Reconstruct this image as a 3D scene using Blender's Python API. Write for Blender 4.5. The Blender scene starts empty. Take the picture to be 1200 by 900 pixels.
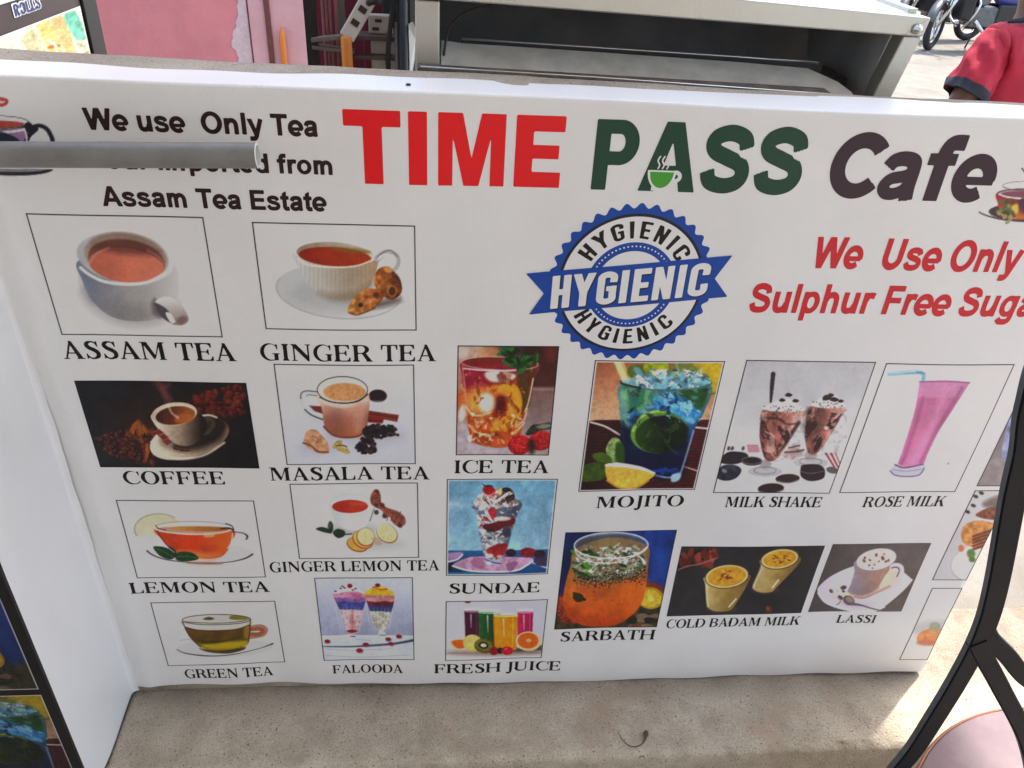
import bpy, math, random
import numpy as np
from mathutils import Vector, Matrix

R = math.radians
random.seed(7)
scene = bpy.context.scene

# ------------------------------------------------------------------ camera
cam_data = bpy.data.cameras.new("camera")
cam = bpy.data.objects.new("camera", cam_data)
scene.collection.objects.link(cam)
cam_data.sensor_fit = 'HORIZONTAL'
cam_data.sensor_width = 36.0
cam_data.lens = 934.92 / 1200 * 36.0
cam_data.clip_start = 0.02
cam_data.clip_end = 500
_right = Vector((0.9963, -0.0690, 0.0521)); _down = Vector((0.0063, -0.5435, -0.8394)); _fwd = Vector((0.0863, 0.8365, -0.5411))
_fwd.normalize(); _right = (_right - _fwd * _right.dot(_fwd)).normalized(); _down = _fwd.cross(_right)
cam.matrix_world = Matrix(((_right.x, -_down.x, -_fwd.x, 0.0), (_right.y, -_down.y, -_fwd.y, -0.9),
                           (_right.z, -_down.z, -_fwd.z, 1.2105), (0, 0, 0, 1)))
scene.camera = cam

# ------------------------------------------------------------------ light
SUN_DIR = Vector((0.76, 0.65, 0.0)).normalized()
SUN_EL = R(62)
world = bpy.data.worlds.new("World"); scene.world = world; world.use_nodes = True
nt = world.node_tree
sky = nt.nodes.new('ShaderNodeTexSky'); sky.sky_type = 'NISHITA'; sky.sun_disc = False
sky.sun_elevation = SUN_EL; sky.sun_rotation = math.atan2(SUN_DIR.x, SUN_DIR.y)
sky.air_density = 1.0; sky.dust_density = 2.5; sky.ozone_density = 1.0
hz = nt.nodes.new('ShaderNodeMix'); hz.data_type = 'RGBA'; hz.blend_type = 'MULTIPLY'; hz.inputs['Factor'].default_value = 1
hz.inputs['B'].default_value = (1.015, 1.0, 0.945, 1)      # hazy, slightly warm sky
nt.links.new(sky.outputs[0], hz.inputs['A']); nt.links.new(hz.outputs['Result'], nt.nodes['Background'].inputs[0])
nt.nodes['Background'].inputs[1].default_value = 0.15
sun_data = bpy.data.lights.new("sun", 'SUN'); sun_data.energy = 2.0; sun_data.angle = R(1.5); sun_data.color = (1.0, 0.95, 0.86)
sun = bpy.data.objects.new("sun", sun_data); scene.collection.objects.link(sun)
_s = Vector((SUN_DIR.x * math.cos(SUN_EL), SUN_DIR.y * math.cos(SUN_EL), math.sin(SUN_EL)))
sun.rotation_euler = _s.to_track_quat('Z', 'Y').to_euler(); sun.location = (6, 6, 9)
scene.view_settings.view_transform = 'Standard'; scene.view_settings.look = 'None'
scene.view_settings.gamma = 1; scene.view_settings.use_curve_mapping = False
scene.view_settings.exposure = 1.86

# ------------------------------------------------------------------ materials
def lin(c):
    c = np.asarray(c, float) / 255.0
    return np.where(c <= 0.04045, c / 12.92, ((c + 0.055) / 1.055) ** 2.4)

MATS = {}
def mat(name, col, rough=0.6, metal=0.0, spec=0.5, var=0.0, vscale=8.0, bump=0.0, bscale=60.0, col2=None, coat=0.0, detail=4.0):
    """procedural material: base colour, noise between two colours, noise bump"""
    if name in MATS: return MATS[name]
    m = bpy.data.materials.new(name); m.use_nodes = True
    n = m.node_tree.nodes; l = m.node_tree.links; b = n['Principled BSDF']
    b.inputs['Base Color'].default_value = (*col, 1); b.inputs['Roughness'].default_value = rough
    b.inputs['Metallic'].default_value = metal; b.inputs['Specular IOR Level'].default_value = spec
    b.inputs['Coat Weight'].default_value = coat
    tc = n.new('ShaderNodeTexCoord')
    if var or col2 is not None:
        tx = n.new('ShaderNodeTexNoise'); tx.inputs['Scale'].default_value = vscale; tx.inputs['Detail'].default_value = detail
        tx.inputs['Roughness'].default_value = 0.62
        l.new(tc.outputs['Object'], tx.inputs['Vector'])
        rp = n.new('ShaderNodeValToRGB')
        c2 = col2 if col2 is not None else tuple(max(0, c * (1 - var)) for c in col)
        rp.color_ramp.elements[0].position = 0.36; rp.color_ramp.elements[0].color = (*c2, 1)
        rp.color_ramp.elements[1].position = 0.64; rp.color_ramp.elements[1].color = (*col, 1)
        l.new(tx.outputs['Fac'], rp.inputs['Fac']); l.new(rp.outputs['Color'], b.inputs['Base Color'])
        mr = n.new('ShaderNodeMapRange'); mr.inputs['To Min'].default_value = max(0.02, rough - 0.1); mr.inputs['To Max'].default_value = min(1, rough + 0.1)
        l.new(tx.outputs['Fac'], mr.inputs['Value']); l.new(mr.outputs['Result'], b.inputs['Roughness'])
    if bump:
        t2 = n.new('ShaderNodeTexNoise'); t2.inputs['Scale'].default_value = bscale; t2.inputs['Detail'].default_value = 5
        l.new(tc.outputs['Object'], t2.inputs['Vector'])
        bp = n.new('ShaderNodeBump'); bp.inputs['Strength'].default_value = bump; bp.inputs['Distance'].default_value = 0.01
        l.new(t2.outputs['Fac'], bp.inputs['Height']); l.new(bp.outputs['Normal'], b.inputs['Normal'])
    MATS[name] = m
    return m

VINYL = (0.80, 0.79, 0.775)
def vinyl_mat(name, col=None, attr=None):
    """printed flex vinyl: woven backing shows through as a fine grid"""
    if name in MATS: return MATS[name]
    m = bpy.data.materials.new(name); m.use_nodes = True
    n = m.node_tree.nodes; l = m.node_tree.links; b = n['Principled BSDF']
    b.inputs['Roughness'].default_value = 0.36; b.inputs['Specular IOR Level'].default_value = 0.3
    tc = n.new('ShaderNodeNewGeometry')
    sep = n.new('ShaderNodeSeparateXYZ'); l.new(tc.outputs['Position'], sep.inputs[0])
    def wave(sock, k, warp):
        a = n.new('ShaderNodeMath'); a.operation = 'MULTIPLY'; a.inputs[1].default_value = k; l.new(sock, a.inputs[0])
        s = n.new('ShaderNodeMath'); s.operation = 'SINE'; l.new(a.outputs[0], s.inputs[0]); return s.outputs[0]
    wx = wave(sep.outputs['X'], 2 * math.pi / 0.0031, 0); wz = wave(sep.outputs['Z'], 2 * math.pi / 0.0031, 0)
    ad = n.new('ShaderNodeMath'); ad.operation = 'ADD'; l.new(wx, ad.inputs[0]); l.new(wz, ad.inputs[1])
    bp = n.new('ShaderNodeBump'); bp.inputs['Strength'].default_value = 0.12; bp.inputs['Distance'].default_value = 0.0006
    l.new(ad.outputs[0], bp.inputs['Height']); l.new(bp.outputs['Normal'], b.inputs['Normal'])
    # slight print mottling and dust
    tx = n.new('ShaderNodeTexNoise'); tx.inputs['Scale'].default_value = 9; tx.inputs['Detail'].default_value = 6; l.new(tc.outputs['Position'], tx.inputs['Vector'])
    mr = n.new('ShaderNodeMapRange'); mr.inputs['To Min'].default_value = 0.93; mr.inputs['To Max'].default_value = 1.04
    l.new(tx.outputs['Fac'], mr.inputs['Value'])
    wv = n.new('ShaderNodeMath'); wv.operation = 'MULTIPLY_ADD'; wv.inputs[1].default_value = 0.008; l.new(ad.outputs[0], wv.inputs[0]); l.new(mr.outputs[0], wv.inputs[2])
    mx = n.new('ShaderNodeMix'); mx.data_type = 'RGBA'; mx.blend_type = 'MULTIPLY'; mx.inputs['Factor'].default_value = 1
    if attr:
        at = n.new('ShaderNodeVertexColor'); at.layer_name = attr; l.new(at.outputs['Color'], mx.inputs['A'])
    else:
        mx.inputs['A'].default_value = (*col, 1)
    l.new(wv.outputs[0], mx.inputs['B']); l.new(mx.outputs['Result'], b.inputs['Base Color'])
    MATS[name] = m
    return m

# ------------------------------------------------------------------ object helpers
COL = scene.collection
def mesh_obj(name, verts, faces, material, parent=None, world_coords=False, smooth=False):
    me = bpy.data.meshes.new(name)
    if world_coords and parent is not None:
        p = parent
        off = Vector((0, 0, 0))
        while p is not None: off += p.location; p = p.parent
        verts = np.asarray(verts, float) - np.array(off)[None, :]
    me.from_pydata([tuple(v) for v in verts], [], [tuple(f) for f in faces]); me.update()
    if material is not None: me.materials.append(material)
    if smooth: me.shade_smooth()
    o = bpy.data.objects.new(name, me); COL.objects.link(o)
    if parent is not None: o.parent = parent
    return o

def tag(o, label=None, cat=None, group=None, kind=None):
    if label: o['label'] = label
    if cat: o['category'] = cat
    if group: o['group'] = group
    if kind: o['kind'] = kind
    return o

def empty(name, loc, label, cat, rz=0.0, group=None):
    o = bpy.data.objects.new(name, None); COL.objects.link(o); o.location = loc; o.rotation_euler = (0, 0, rz)
    o.empty_display_size = 0.1
    return tag(o, label, cat, group)

class MB:
    """collects simple shapes and links them as ONE mesh object"""
    def __init__(s): s.v = []; s.f = []
    def add(s, v, f):
        k = len(s.v); s.v += [tuple(p) for p in v]; s.f += [tuple(i + k for i in q) for q in f]; return s
    def box(s, lo, hi, rot=None, piv=None):
        (x0, y0, z0), (x1, y1, z1) = lo, hi
        v = [(x0, y0, z0), (x1, y0, z0), (x1, y1, z0), (x0, y1, z0), (x0, y0, z1), (x1, y0, z1), (x1, y1, z1), (x0, y1, z1)]
        if rot is not None:
            c = Vector(piv) if piv is not None else Vector(((x0 + x1) / 2, (y0 + y1) / 2, (z0 + z1) / 2))
            v = [tuple(rot @ (Vector(p) - c) + c) for p in v]
        return s.add(v, [(0, 3, 2, 1), (4, 5, 6, 7), (0, 1, 5, 4), (1, 2, 6, 5), (2, 3, 7, 6), (3, 0, 4, 7)])
    def hexa(s, v):
        return s.add(v, [(0, 3, 2, 1), (4, 5, 6, 7), (0, 1, 5, 4), (1, 2, 6, 5), (2, 3, 7, 6), (3, 0, 4, 7)])
    def tube(s, pts, r, n=12, cap=True, radii=None):
        P = [Vector(p) for p in pts]; rings = []
        up = None
        for i, p in enumerate(P):
            t = (P[min(i + 1, len(P) - 1)] - P[max(i - 1, 0)]).normalized()
            if up is None:
                up = Vector((0, 0, 1)) if abs(t.z) < 0.9 else Vector((1, 0, 0))
            a = t.cross(up).normalized(); b = a.cross(t).normalized(); up = b
            rr = radii[i] if radii else r
            rings.append([p + a * (rr * math.cos(2 * math.pi * k / n)) + b * (rr * math.sin(2 * math.pi * k / n)) for k in range(n)])
        v = [q for g in rings for q in g]; f = []
        for i in range(len(P) - 1):
            for k in range(n):
                f.append((i * n + k, i * n + (k + 1) % n, (i + 1) * n + (k + 1) % n, (i + 1) * n + k))
        if cap:
            f.append(tuple(range(n - 1, -1, -1))); f.append(tuple((len(P) - 1) * n + k for k in range(n)))
        return s.add(v, f)
    def bar(s, pts, w, t, normal):
        """flat bar of width w (in the plane) and thickness t along normal, with small chamfers"""
        P = [Vector(p) for p in pts]; N = Vector(normal).normalized(); v = []; f = []
        c = min(w, t) * 0.15
        sec = [(-w/2 + c, -t/2), (w/2 - c, -t/2), (w/2, -t/2 + c), (w/2, t/2 - c), (w/2 - c, t/2), (-w/2 + c, t/2), (-w/2, t/2 - c), (-w/2, -t/2 + c)]
        for i, p in enumerate(P):
            tg = (P[min(i + 1, len(P) - 1)] - P[max(i - 1, 0)]).normalized(); a = tg.cross(N).normalized()
            v += [p + a * x + N * y for x, y in sec]
        m = len(sec)
        for i in range(len(P) - 1):
            for k in range(m): f.append((i * m + k, i * m + (k + 1) % m, (i + 1) * m + (k + 1) % m, (i + 1) * m + k))
        f.append(tuple(range(m - 1, -1, -1))); f.append(tuple((len(P) - 1) * m + k for k in range(m)))
        return s.add(v, f)
    def lathe(s, prof, c=(0, 0, 0), n=32, axis='Z'):
        v = []; f = []
        for (r, h) in prof:
            for k in range(n):
                a = 2 * math.pi * k / n; x, y = r * math.cos(a), r * math.sin(a)
                p = (x, y, h) if axis == 'Z' else ((h, x, y) if axis == 'X' else (x, h, y))
                v.append((p[0] + c[0], p[1] + c[1], p[2] + c[2]))
        for i in range(len(prof) - 1):
            for k in range(n): f.append((i * n + k, i * n + (k + 1) % n, (i + 1) * n + (k + 1) % n, (i + 1) * n + k))
        f.append(tuple(range(n - 1, -1, -1))); f.append(tuple((len(prof) - 1) * n + k for k in range(n)))
        return s.add(v, f)
    def ellipsoid(s, c, r, n=16, m=10, rot=None):
        v = []; f = []
        for i in range(m + 1):
            th = math.pi * i / m
            for k in range(n):
                a = 2 * math.pi * k / n
                p = Vector((r[0] * math.sin(th) * math.cos(a), r[1] * math.sin(th) * math.sin(a), r[2] * math.cos(th)))
                if rot is not None: p = rot @ p
                v.append(p + Vector(c))
        for i in range(m):
            for k in range(n): f.append((i * n + k, (i + 1) * n + k, (i + 1) * n + (k + 1) % n, i * n + (k + 1) % n))
        return s.add(v, f)
    def build(s, name, material, parent=None, world_coords=False, smooth=False, bevel=0.0, seg=2):
        o = mesh_obj(name, s.v, s.f, material, parent, world_coords, smooth)
        if bevel:
            b = o.modifiers.new('bevel', 'BEVEL'); b.width = bevel; b.segments = seg; b.limit_method = 'ANGLE'; b.angle_limit = R(40)
        return o

def catmull(pts, n=8, closed=False):
    P = np.asarray(pts, float); m = len(P); out = []
    for i in range(m if closed else m - 1):
        if closed: a, b, c, d = P[(i - 1) % m], P[i], P[(i + 1) % m], P[(i + 2) % m]
        else: a, b, c, d = P[max(i - 1, 0)], P[i], P[i + 1], P[min(i + 2, m - 1)]
        for k in range(n):
            t = k / n
            out.append(0.5 * ((2 * b) + (c - a) * t + (2 * a - 5 * b + 4 * c - d) * t * t + (3 * b - a - 3 * c + d) * t ** 3))
    if not closed: out.append(P[-1])
    return np.array(out)

# ------------------------------------------------------------------ 2-D distance shapes (for lettering and printed artwork)
def sd_poly(X, Y, pts):
    P = np.asarray(pts, float); n = len(P)
    d = np.full(X.shape, 1e18); inside = np.zeros(X.shape, bool)
    for i in range(n):
        ax, ay = P[i]; bx, by = P[(i + 1) % n]; ex, ey = bx - ax, by - ay; L = ex * ex + ey * ey
        if L < 1e-12: continue
        wx, wy = X - ax, Y - ay
        t = np.clip((wx * ex + wy * ey) / L, 0, 1)
        d = np.minimum(d, (wx - ex * t) ** 2 + (wy - ey * t) ** 2)
        if ay != by:
            c = (ay > Y) != (by > Y)
            inside ^= c & (X < (bx - ax) * (Y - ay) / (by - ay) + ax)
    d = np.sqrt(d)
    return np.where(inside, -d, d)

def sd_ell(X, Y, cx, cy, rx, ry, rot=0.0):
    c, s = math.cos(R(rot)), math.sin(R(rot)); dx, dy = X - cx, Y - cy
    u = (dx * c + dy * s) / rx; v = (-dx * s + dy * c) / ry
    k0 = np.sqrt(u * u + v * v) + 1e-9; k1 = np.sqrt((u / rx) ** 2 + (v / ry) ** 2) + 1e-9
    return k0 * (k0 - 1) / k1

def sd_line(X, Y, pts, w, butt=False):
    """stroke of half width w (number or per-point list)"""
    P = np.asarray(pts, float); n = len(P); W = np.full(n, w, float) if np.isscalar(w) else np.asarray(w, float)
    d = np.full(X.shape, 1e9)
    for i in range(n - 1):
        ax, ay = P[i]; ex, ey = P[i + 1] - P[i]; L = math.hypot(ex, ey)
        if L < 1e-9: continue
        wx, wy = X - ax, Y - ay
        tr = (wx * ex + wy * ey) / (L * L); t = np.clip(tr, 0, 1)
        q = np.sqrt((wx - ex * t) ** 2 + (wy - ey * t) ** 2) - (W[i] + (W[i + 1] - W[i]) * t)
        d = np.minimum(d, q)
    if butt:
        for e, f_, w_ in ((P[0], P[1], W[0]), (P[-1], P[-2], W[-1])):
            t = (e - f_) / (np.hypot(*(e - f_)) + 1e-9); sx, sy = X - e[0], Y - e[1]; s = sx * t[0] + sy * t[1]
            d = np.where((s > 0) & (np.hypot(sx, sy) < 1.17 * w_ + 4), np.maximum(d, s), d)
    return d
# ------------------------------------------------------------------ lettering: heavy grotesque, condensed stamp face, wide bracketed serif
def rc(x0, y0, x1, y1): return ('p', [(x0, y0), (x1, y0), (x1, y1), (x0, y1)])
def arc(cx, cy, rx, ry, a0, a1, n=28):
    return [(cx + rx * math.cos(R(a0 + (a1 - a0) * k / n)), cy + ry * math.sin(R(a0 + (a1 - a0) * k / n))) for k in range(n + 1)]
def P(*pts): return ('p', list(pts))
def K(pts, w, n=7): return ('k', catmull(pts, n), w)
def KA(pts, w): return ('k', np.array(pts), w)
def E_(cx, cy, rx, ry): return ('e', (cx, cy, rx, ry))
def M_(s): return ('-', s)

def glyph_eval(ops, X, Y):
    d = np.full(X.shape, 1e9)
    def ev(o):
        if o[0] == 'p': return sd_poly(X, Y, o[1])
        if o[0] == 'e': return sd_ell(X, Y, *o[1])
        return sd_line(X, Y, o[1], o[2], butt=True)
    for o in ops:
        d = np.maximum(d, -ev(o[1])) if o[0] == '-' else np.minimum(d, ev(o))
    return d

SANS = {   # (advance, shapes); capital height 1466
 ' ': (569, []),
 'T': (1251, [rc(30, 1214, 1221, 1466), rc(477, 0, 775, 1300)]),
 'I': (569, [rc(136, 0, 433, 1466)]),
 'M': (1706, [P((142, 0), (142, 1466), (588, 1466), (853, 440), (1117, 1466), (1564, 1466), (1564, 0), (1288, 0), (1288, 1154), (998, 0), (708, 0), (418, 1154), (418, 0))]),
 'E': (1366, [rc(149, 0, 447, 1466), rc(149, 0, 1270, 247), rc(149, 620, 1190, 868), rc(149, 1219, 1240, 1466)]),
 'F': (1251, [rc(149, 0, 447, 1466), rc(149, 600, 1090, 848), rc(149, 1219, 1155, 1466)]),
 'P': (1366, [rc(149, 540, 800, 1466), E_(800, 1003, 466, 463), M_(rc(447, 780, 770, 1228)), M_(E_(770, 1004, 195, 224)), rc(149, 0, 447, 1466)]),
 'A': (1479, [P((0, 0), (570, 1466), (890, 1466), (1476, 0), (1155, 0), (1027, 333), (440, 333), (318, 0)), M_(P((530, 575), (735, 1130), (938, 575)))]),
 'S': (1366, [K([(1085, 1010), (1010, 1230), (690, 1347), (350, 1285), (225, 1085), (330, 905), (680, 775), (1020, 650), (1140, 430), (1025, 205), (690, 118), (330, 185), (196, 440)], [132, 132, 130, 140, 142, 148, 152, 148, 142, 140, 130, 135, 138] if False else 140, 8)]),
 'C': (1479, [KA(arc(770, 733, 560, 610, 36, 322, 40), 152)]),
 'G': (1593, [KA(arc(790, 733, 590, 610, 36, 325, 40), 150), rc(800, 560, 1430, 800), rc(1150, 250, 1430, 800)]),
 'O': (1593, [E_(797, 733, 740, 760), M_(E_(797, 733, 432, 506))]),
 'U': (1479, [KA([(293, 1466), (293, 600)] + arc(737, 565, 444, 442, 180, 360, 24) + [(1181, 600), (1181, 1466)], 149)]),
 'W': (1933, [P((5, 1466), (308, 1466), (655, 0), (340, 0)), P((340, 0), (655, 0), (1140, 1466), (790, 1466)), P((1928, 1466), (1625, 1466), (1278, 0), (1593, 0)), P((1593, 0), (1278, 0), (793, 1466), (1143, 1466))]),
 'H': (1479, [rc(149, 0, 447, 1466), rc(1030, 0, 1328, 1466), rc(300, 610, 1180, 860)]),
 'a': (1139, [K([(215, 740), (300, 905), (560, 963), (800, 900), (862, 700), (862, 330), (905, 0)], 134), K([(862, 610), (640, 540), (330, 470), (205, 300), (300, 135), (520, 105), (770, 210), (862, 400)], 126)]),
 'e': (1139, [KA([(235, 470), (1040, 470)], 96), KA(arc(575, 531, 425, 432, -8, 312, 40), 134), M_(P((720, 375), (1300, 375), (1300, 330), (1060, 285), (720, 375)))]),
 'f': (682, [rc(167, 0, 448, 1062), K([(307, 900), (310, 1190), (420, 1345), (690, 1352)], 138), rc(15, 841, 640, 1062)]),
 'u': (1251, [K([(275, 1062), (275, 470), (350, 190), (560, 115), (800, 200), (930, 470)], 140), rc(829, 0, 1110, 1062)]),
 's': (1139, [K([(905, 760), (815, 900), (560, 962), (300, 905), (222, 775), (320, 650), (560, 570), (850, 480), (940, 315), (850, 160), (560, 98), (280, 155), (165, 330)], 122)]),
 'n': (1251, [rc(137, 0, 418, 1062), K([(290, 640), (420, 860), (640, 940), (850, 870), (960, 640), (970, 0)], 140)]),
 'l': (569, [rc(147, 0, 428, 1466)]),
 'i': (569, [rc(147, 0, 428, 1062), rc(147, 1206, 428, 1466)]),
 'y': (1139, [P((10, 1062), (312, 1062), (700, 20), (480, -120)), K([(975, 1062), (660, 130), (560, -150), (420, -285), (120, -290)], 136)]),
 'o': (1251, [E_(620, 531, 545, 555), M_(E_(620, 531, 270, 325))]),
 'r': (797, [rc(137, 0, 418, 1062), K([(280, 600), (390, 850), (540, 945), (780, 915)], 134)]),
 'm': (1821, [rc(127, 0, 408, 1062), K([(280, 660), (390, 870), (580, 942), (740, 870), (772, 640), (772, 0)], 138), K([(790, 660), (920, 870), (1110, 942), (1290, 870), (1410, 640), (1412, 0)], 138)]),
 'p': (1251, [rc(137, -404, 418, 1062), E_(640, 531, 515, 555), M_(E_(640, 531, 240, 325))]),
 'd': (1251, [rc(829, 0, 1110, 1466), E_(608, 531, 515, 555), M_(E_(608, 531, 240, 325)), rc(829, 0, 1110, 1466)]),
 't': (682, [P((180, 200), (460, 200), (460, 1430), (180, 1260)), rc(20, 841, 640, 1062), K([(320, 420), (345, 180), (450, 112), (650, 130)], 136)]),
 'h': (1251, [rc(137, 0, 418, 1466), K([(290, 640), (420, 860), (640, 940), (850, 870), (960, 640), (970, 0)], 140)]),
 'g': (1251, [E_(608, 531, 515, 545), M_(E_(608, 531, 240, 315)), rc(829, -60, 1110, 1062), K([(970, 60), (945, -180), (800, -295), (580, -315), (350, -290), (205, -150)], 134)]),
}
SANS['p'][1].append(rc(137, -404, 418, 1062))
HEAVY = {   # extra heavy headline face, height 1466
 'T': (1250, [rc(0, 1150, 1191, 1466), rc(398, 0, 798, 1250)]),
 'I': (560, [rc(40, 0, 435, 1466)]),
 'M': (1600, [P((50, 0), (50, 1466), (570, 1466), (770, 560), (970, 1466), (1490, 1466), (1490, 0), (1180, 0), (1180, 1010), (935, 0), (605, 0), (360, 1010), (360, 0))]),
 'E': (1160, [rc(50, 0, 435, 1466), rc(50, 0, 1070, 325), rc(50, 600, 1010, 880), rc(50, 1150, 1110, 1466)]),
 'P': (1150, [E_(640, 1000, 440, 466), rc(50, 534, 640, 1466), M_(E_(620, 1000, 130, 180)), M_(rc(400, 820, 620, 1180)), rc(50, 0, 400, 1466)]),
 'A': (1370, [P((0, 0), (480, 1466), (890, 1466), (1370, 0), (985, 0), (915, 270), (455, 270), (385, 0)), M_(P((535, 560), (685, 1060), (835, 560)))]),
 'S': (1270, [K([(1035, 985), (950, 1190), (635, 1292), (330, 1215), (230, 1060), (325, 895), (620, 775), (945, 640), (1035, 430), (920, 245), (620, 172), (295, 255), (195, 480)], 170, 9)]),
 'C': (1150, [KA(arc(715, 733, 510, 562, 38, 320, 44), 174)]),
 'a': (1050, [K([(205, 735), (315, 880), (550, 925), (770, 860), (815, 680), (815, 300), (850, 0)], 164), K([(815, 610), (600, 530), (340, 470), (220, 300), (320, 155), (510, 138), (700, 230), (815, 400)], 138)]),
 'f': (690, [rc(180, 0, 530, 1000), K([(355, 850), (365, 1110), (480, 1285), (790, 1298)], 170), rc(10, 800, 690, 1062)]),
 'e': (1060, [KA(arc(530, 531, 360, 390, -6, 308, 44), 162), rc(300, 385, 1025, 570), M_(P((700, 385), (1250, 385), (1250, 345), (940, 290), (700, 345)))]),
}
STAMP = {   # condensed stamp capitals, height 1000
 'H': (560, [rc(60, 0, 220, 1000), rc(350, 0, 510, 1000), rc(150, 420, 420, 570)]),
 'Y': (540, [P((0, 1000), (175, 1000), (360, 380), (200, 380)), P((540, 1000), (365, 1000), (180, 380), (340, 380)), rc(190, 0, 350, 480)]),
 'G': (560, [K([(445, 690), (440, 860), (290, 925), (150, 860), (135, 700), (135, 300), (150, 140), (290, 75), (440, 140), (445, 300), (445, 480)], 78), rc(290, 420, 523, 545)]),
 'I': (280, [rc(60, 0, 220, 1000)]),
 'E': (500, [rc(60, 0, 220, 1000), rc(60, 0, 470, 145), rc(60, 430, 430, 570), rc(60, 855, 470, 1000)]),
 'N': (580, [rc(60, 0, 205, 1000), rc(375, 0, 520, 1000), P((60, 1000), (215, 1000), (520, 0), (365, 0))]),
 'C': (550, [K([(445, 650), (440, 860), (290, 925), (150, 860), (135, 700), (135, 300), (150, 140), (290, 75), (440, 140), (445, 350)], 78)]),
 'R': (570, [rc(60, 0, 220, 1000), K([(140, 925), (340, 925), (430, 830), (430, 640), (340, 520), (140, 510)], 76), P((240, 520), (400, 520), (545, 0), (370, 0))]),
 'O': (570, [K([(135, 500), (135, 720), (160, 860), (290, 925), (420, 860), (440, 720), (440, 280), (420, 140), (290, 75), (160, 140), (135, 280), (135, 500)], 78)]),
 'L': (460, [rc(60, 0, 220, 1000), rc(60, 0, 440, 150)]),
 'S': (540, [K([(430, 700), (420, 860), (280, 925), (140, 860), (125, 720), (200, 590), (360, 450), (430, 300), (410, 140), (275, 75), (130, 140), (115, 310)], 76)]),
}
def V(x, top=True, bot=True, w=190, s=72):
    o = [rc(x, 0, x + w, 1000)]
    if bot: o += [rc(x - s, 0, x + w + s, 52), P((x - s * .8, 50), (x + w + s * .8, 50), (x + w, 120), (x, 120))]
    if top: o += [rc(x - s, 948, x + w + s, 1000), P((x - s * .8, 950), (x + w + s * .8, 950), (x + w, 880), (x, 880))]
    return o
def barserif(x0, y, x1, up, h=260, th=62):
    """thin horizontal bar ending in a wedge serif going up or down"""
    yy = (y, y + th); e = y + h if up else y + th - h; b = y if up else y + th
    return [rc(x0, yy[0], x1, yy[1]), P((x1 - 190, (yy[1] if up else yy[0])), (x1, b), (x1 + 8, e), (x1 - 52, e), (x1 - 90, (yy[1] + 60 if up else yy[0] - 60)))]
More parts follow.
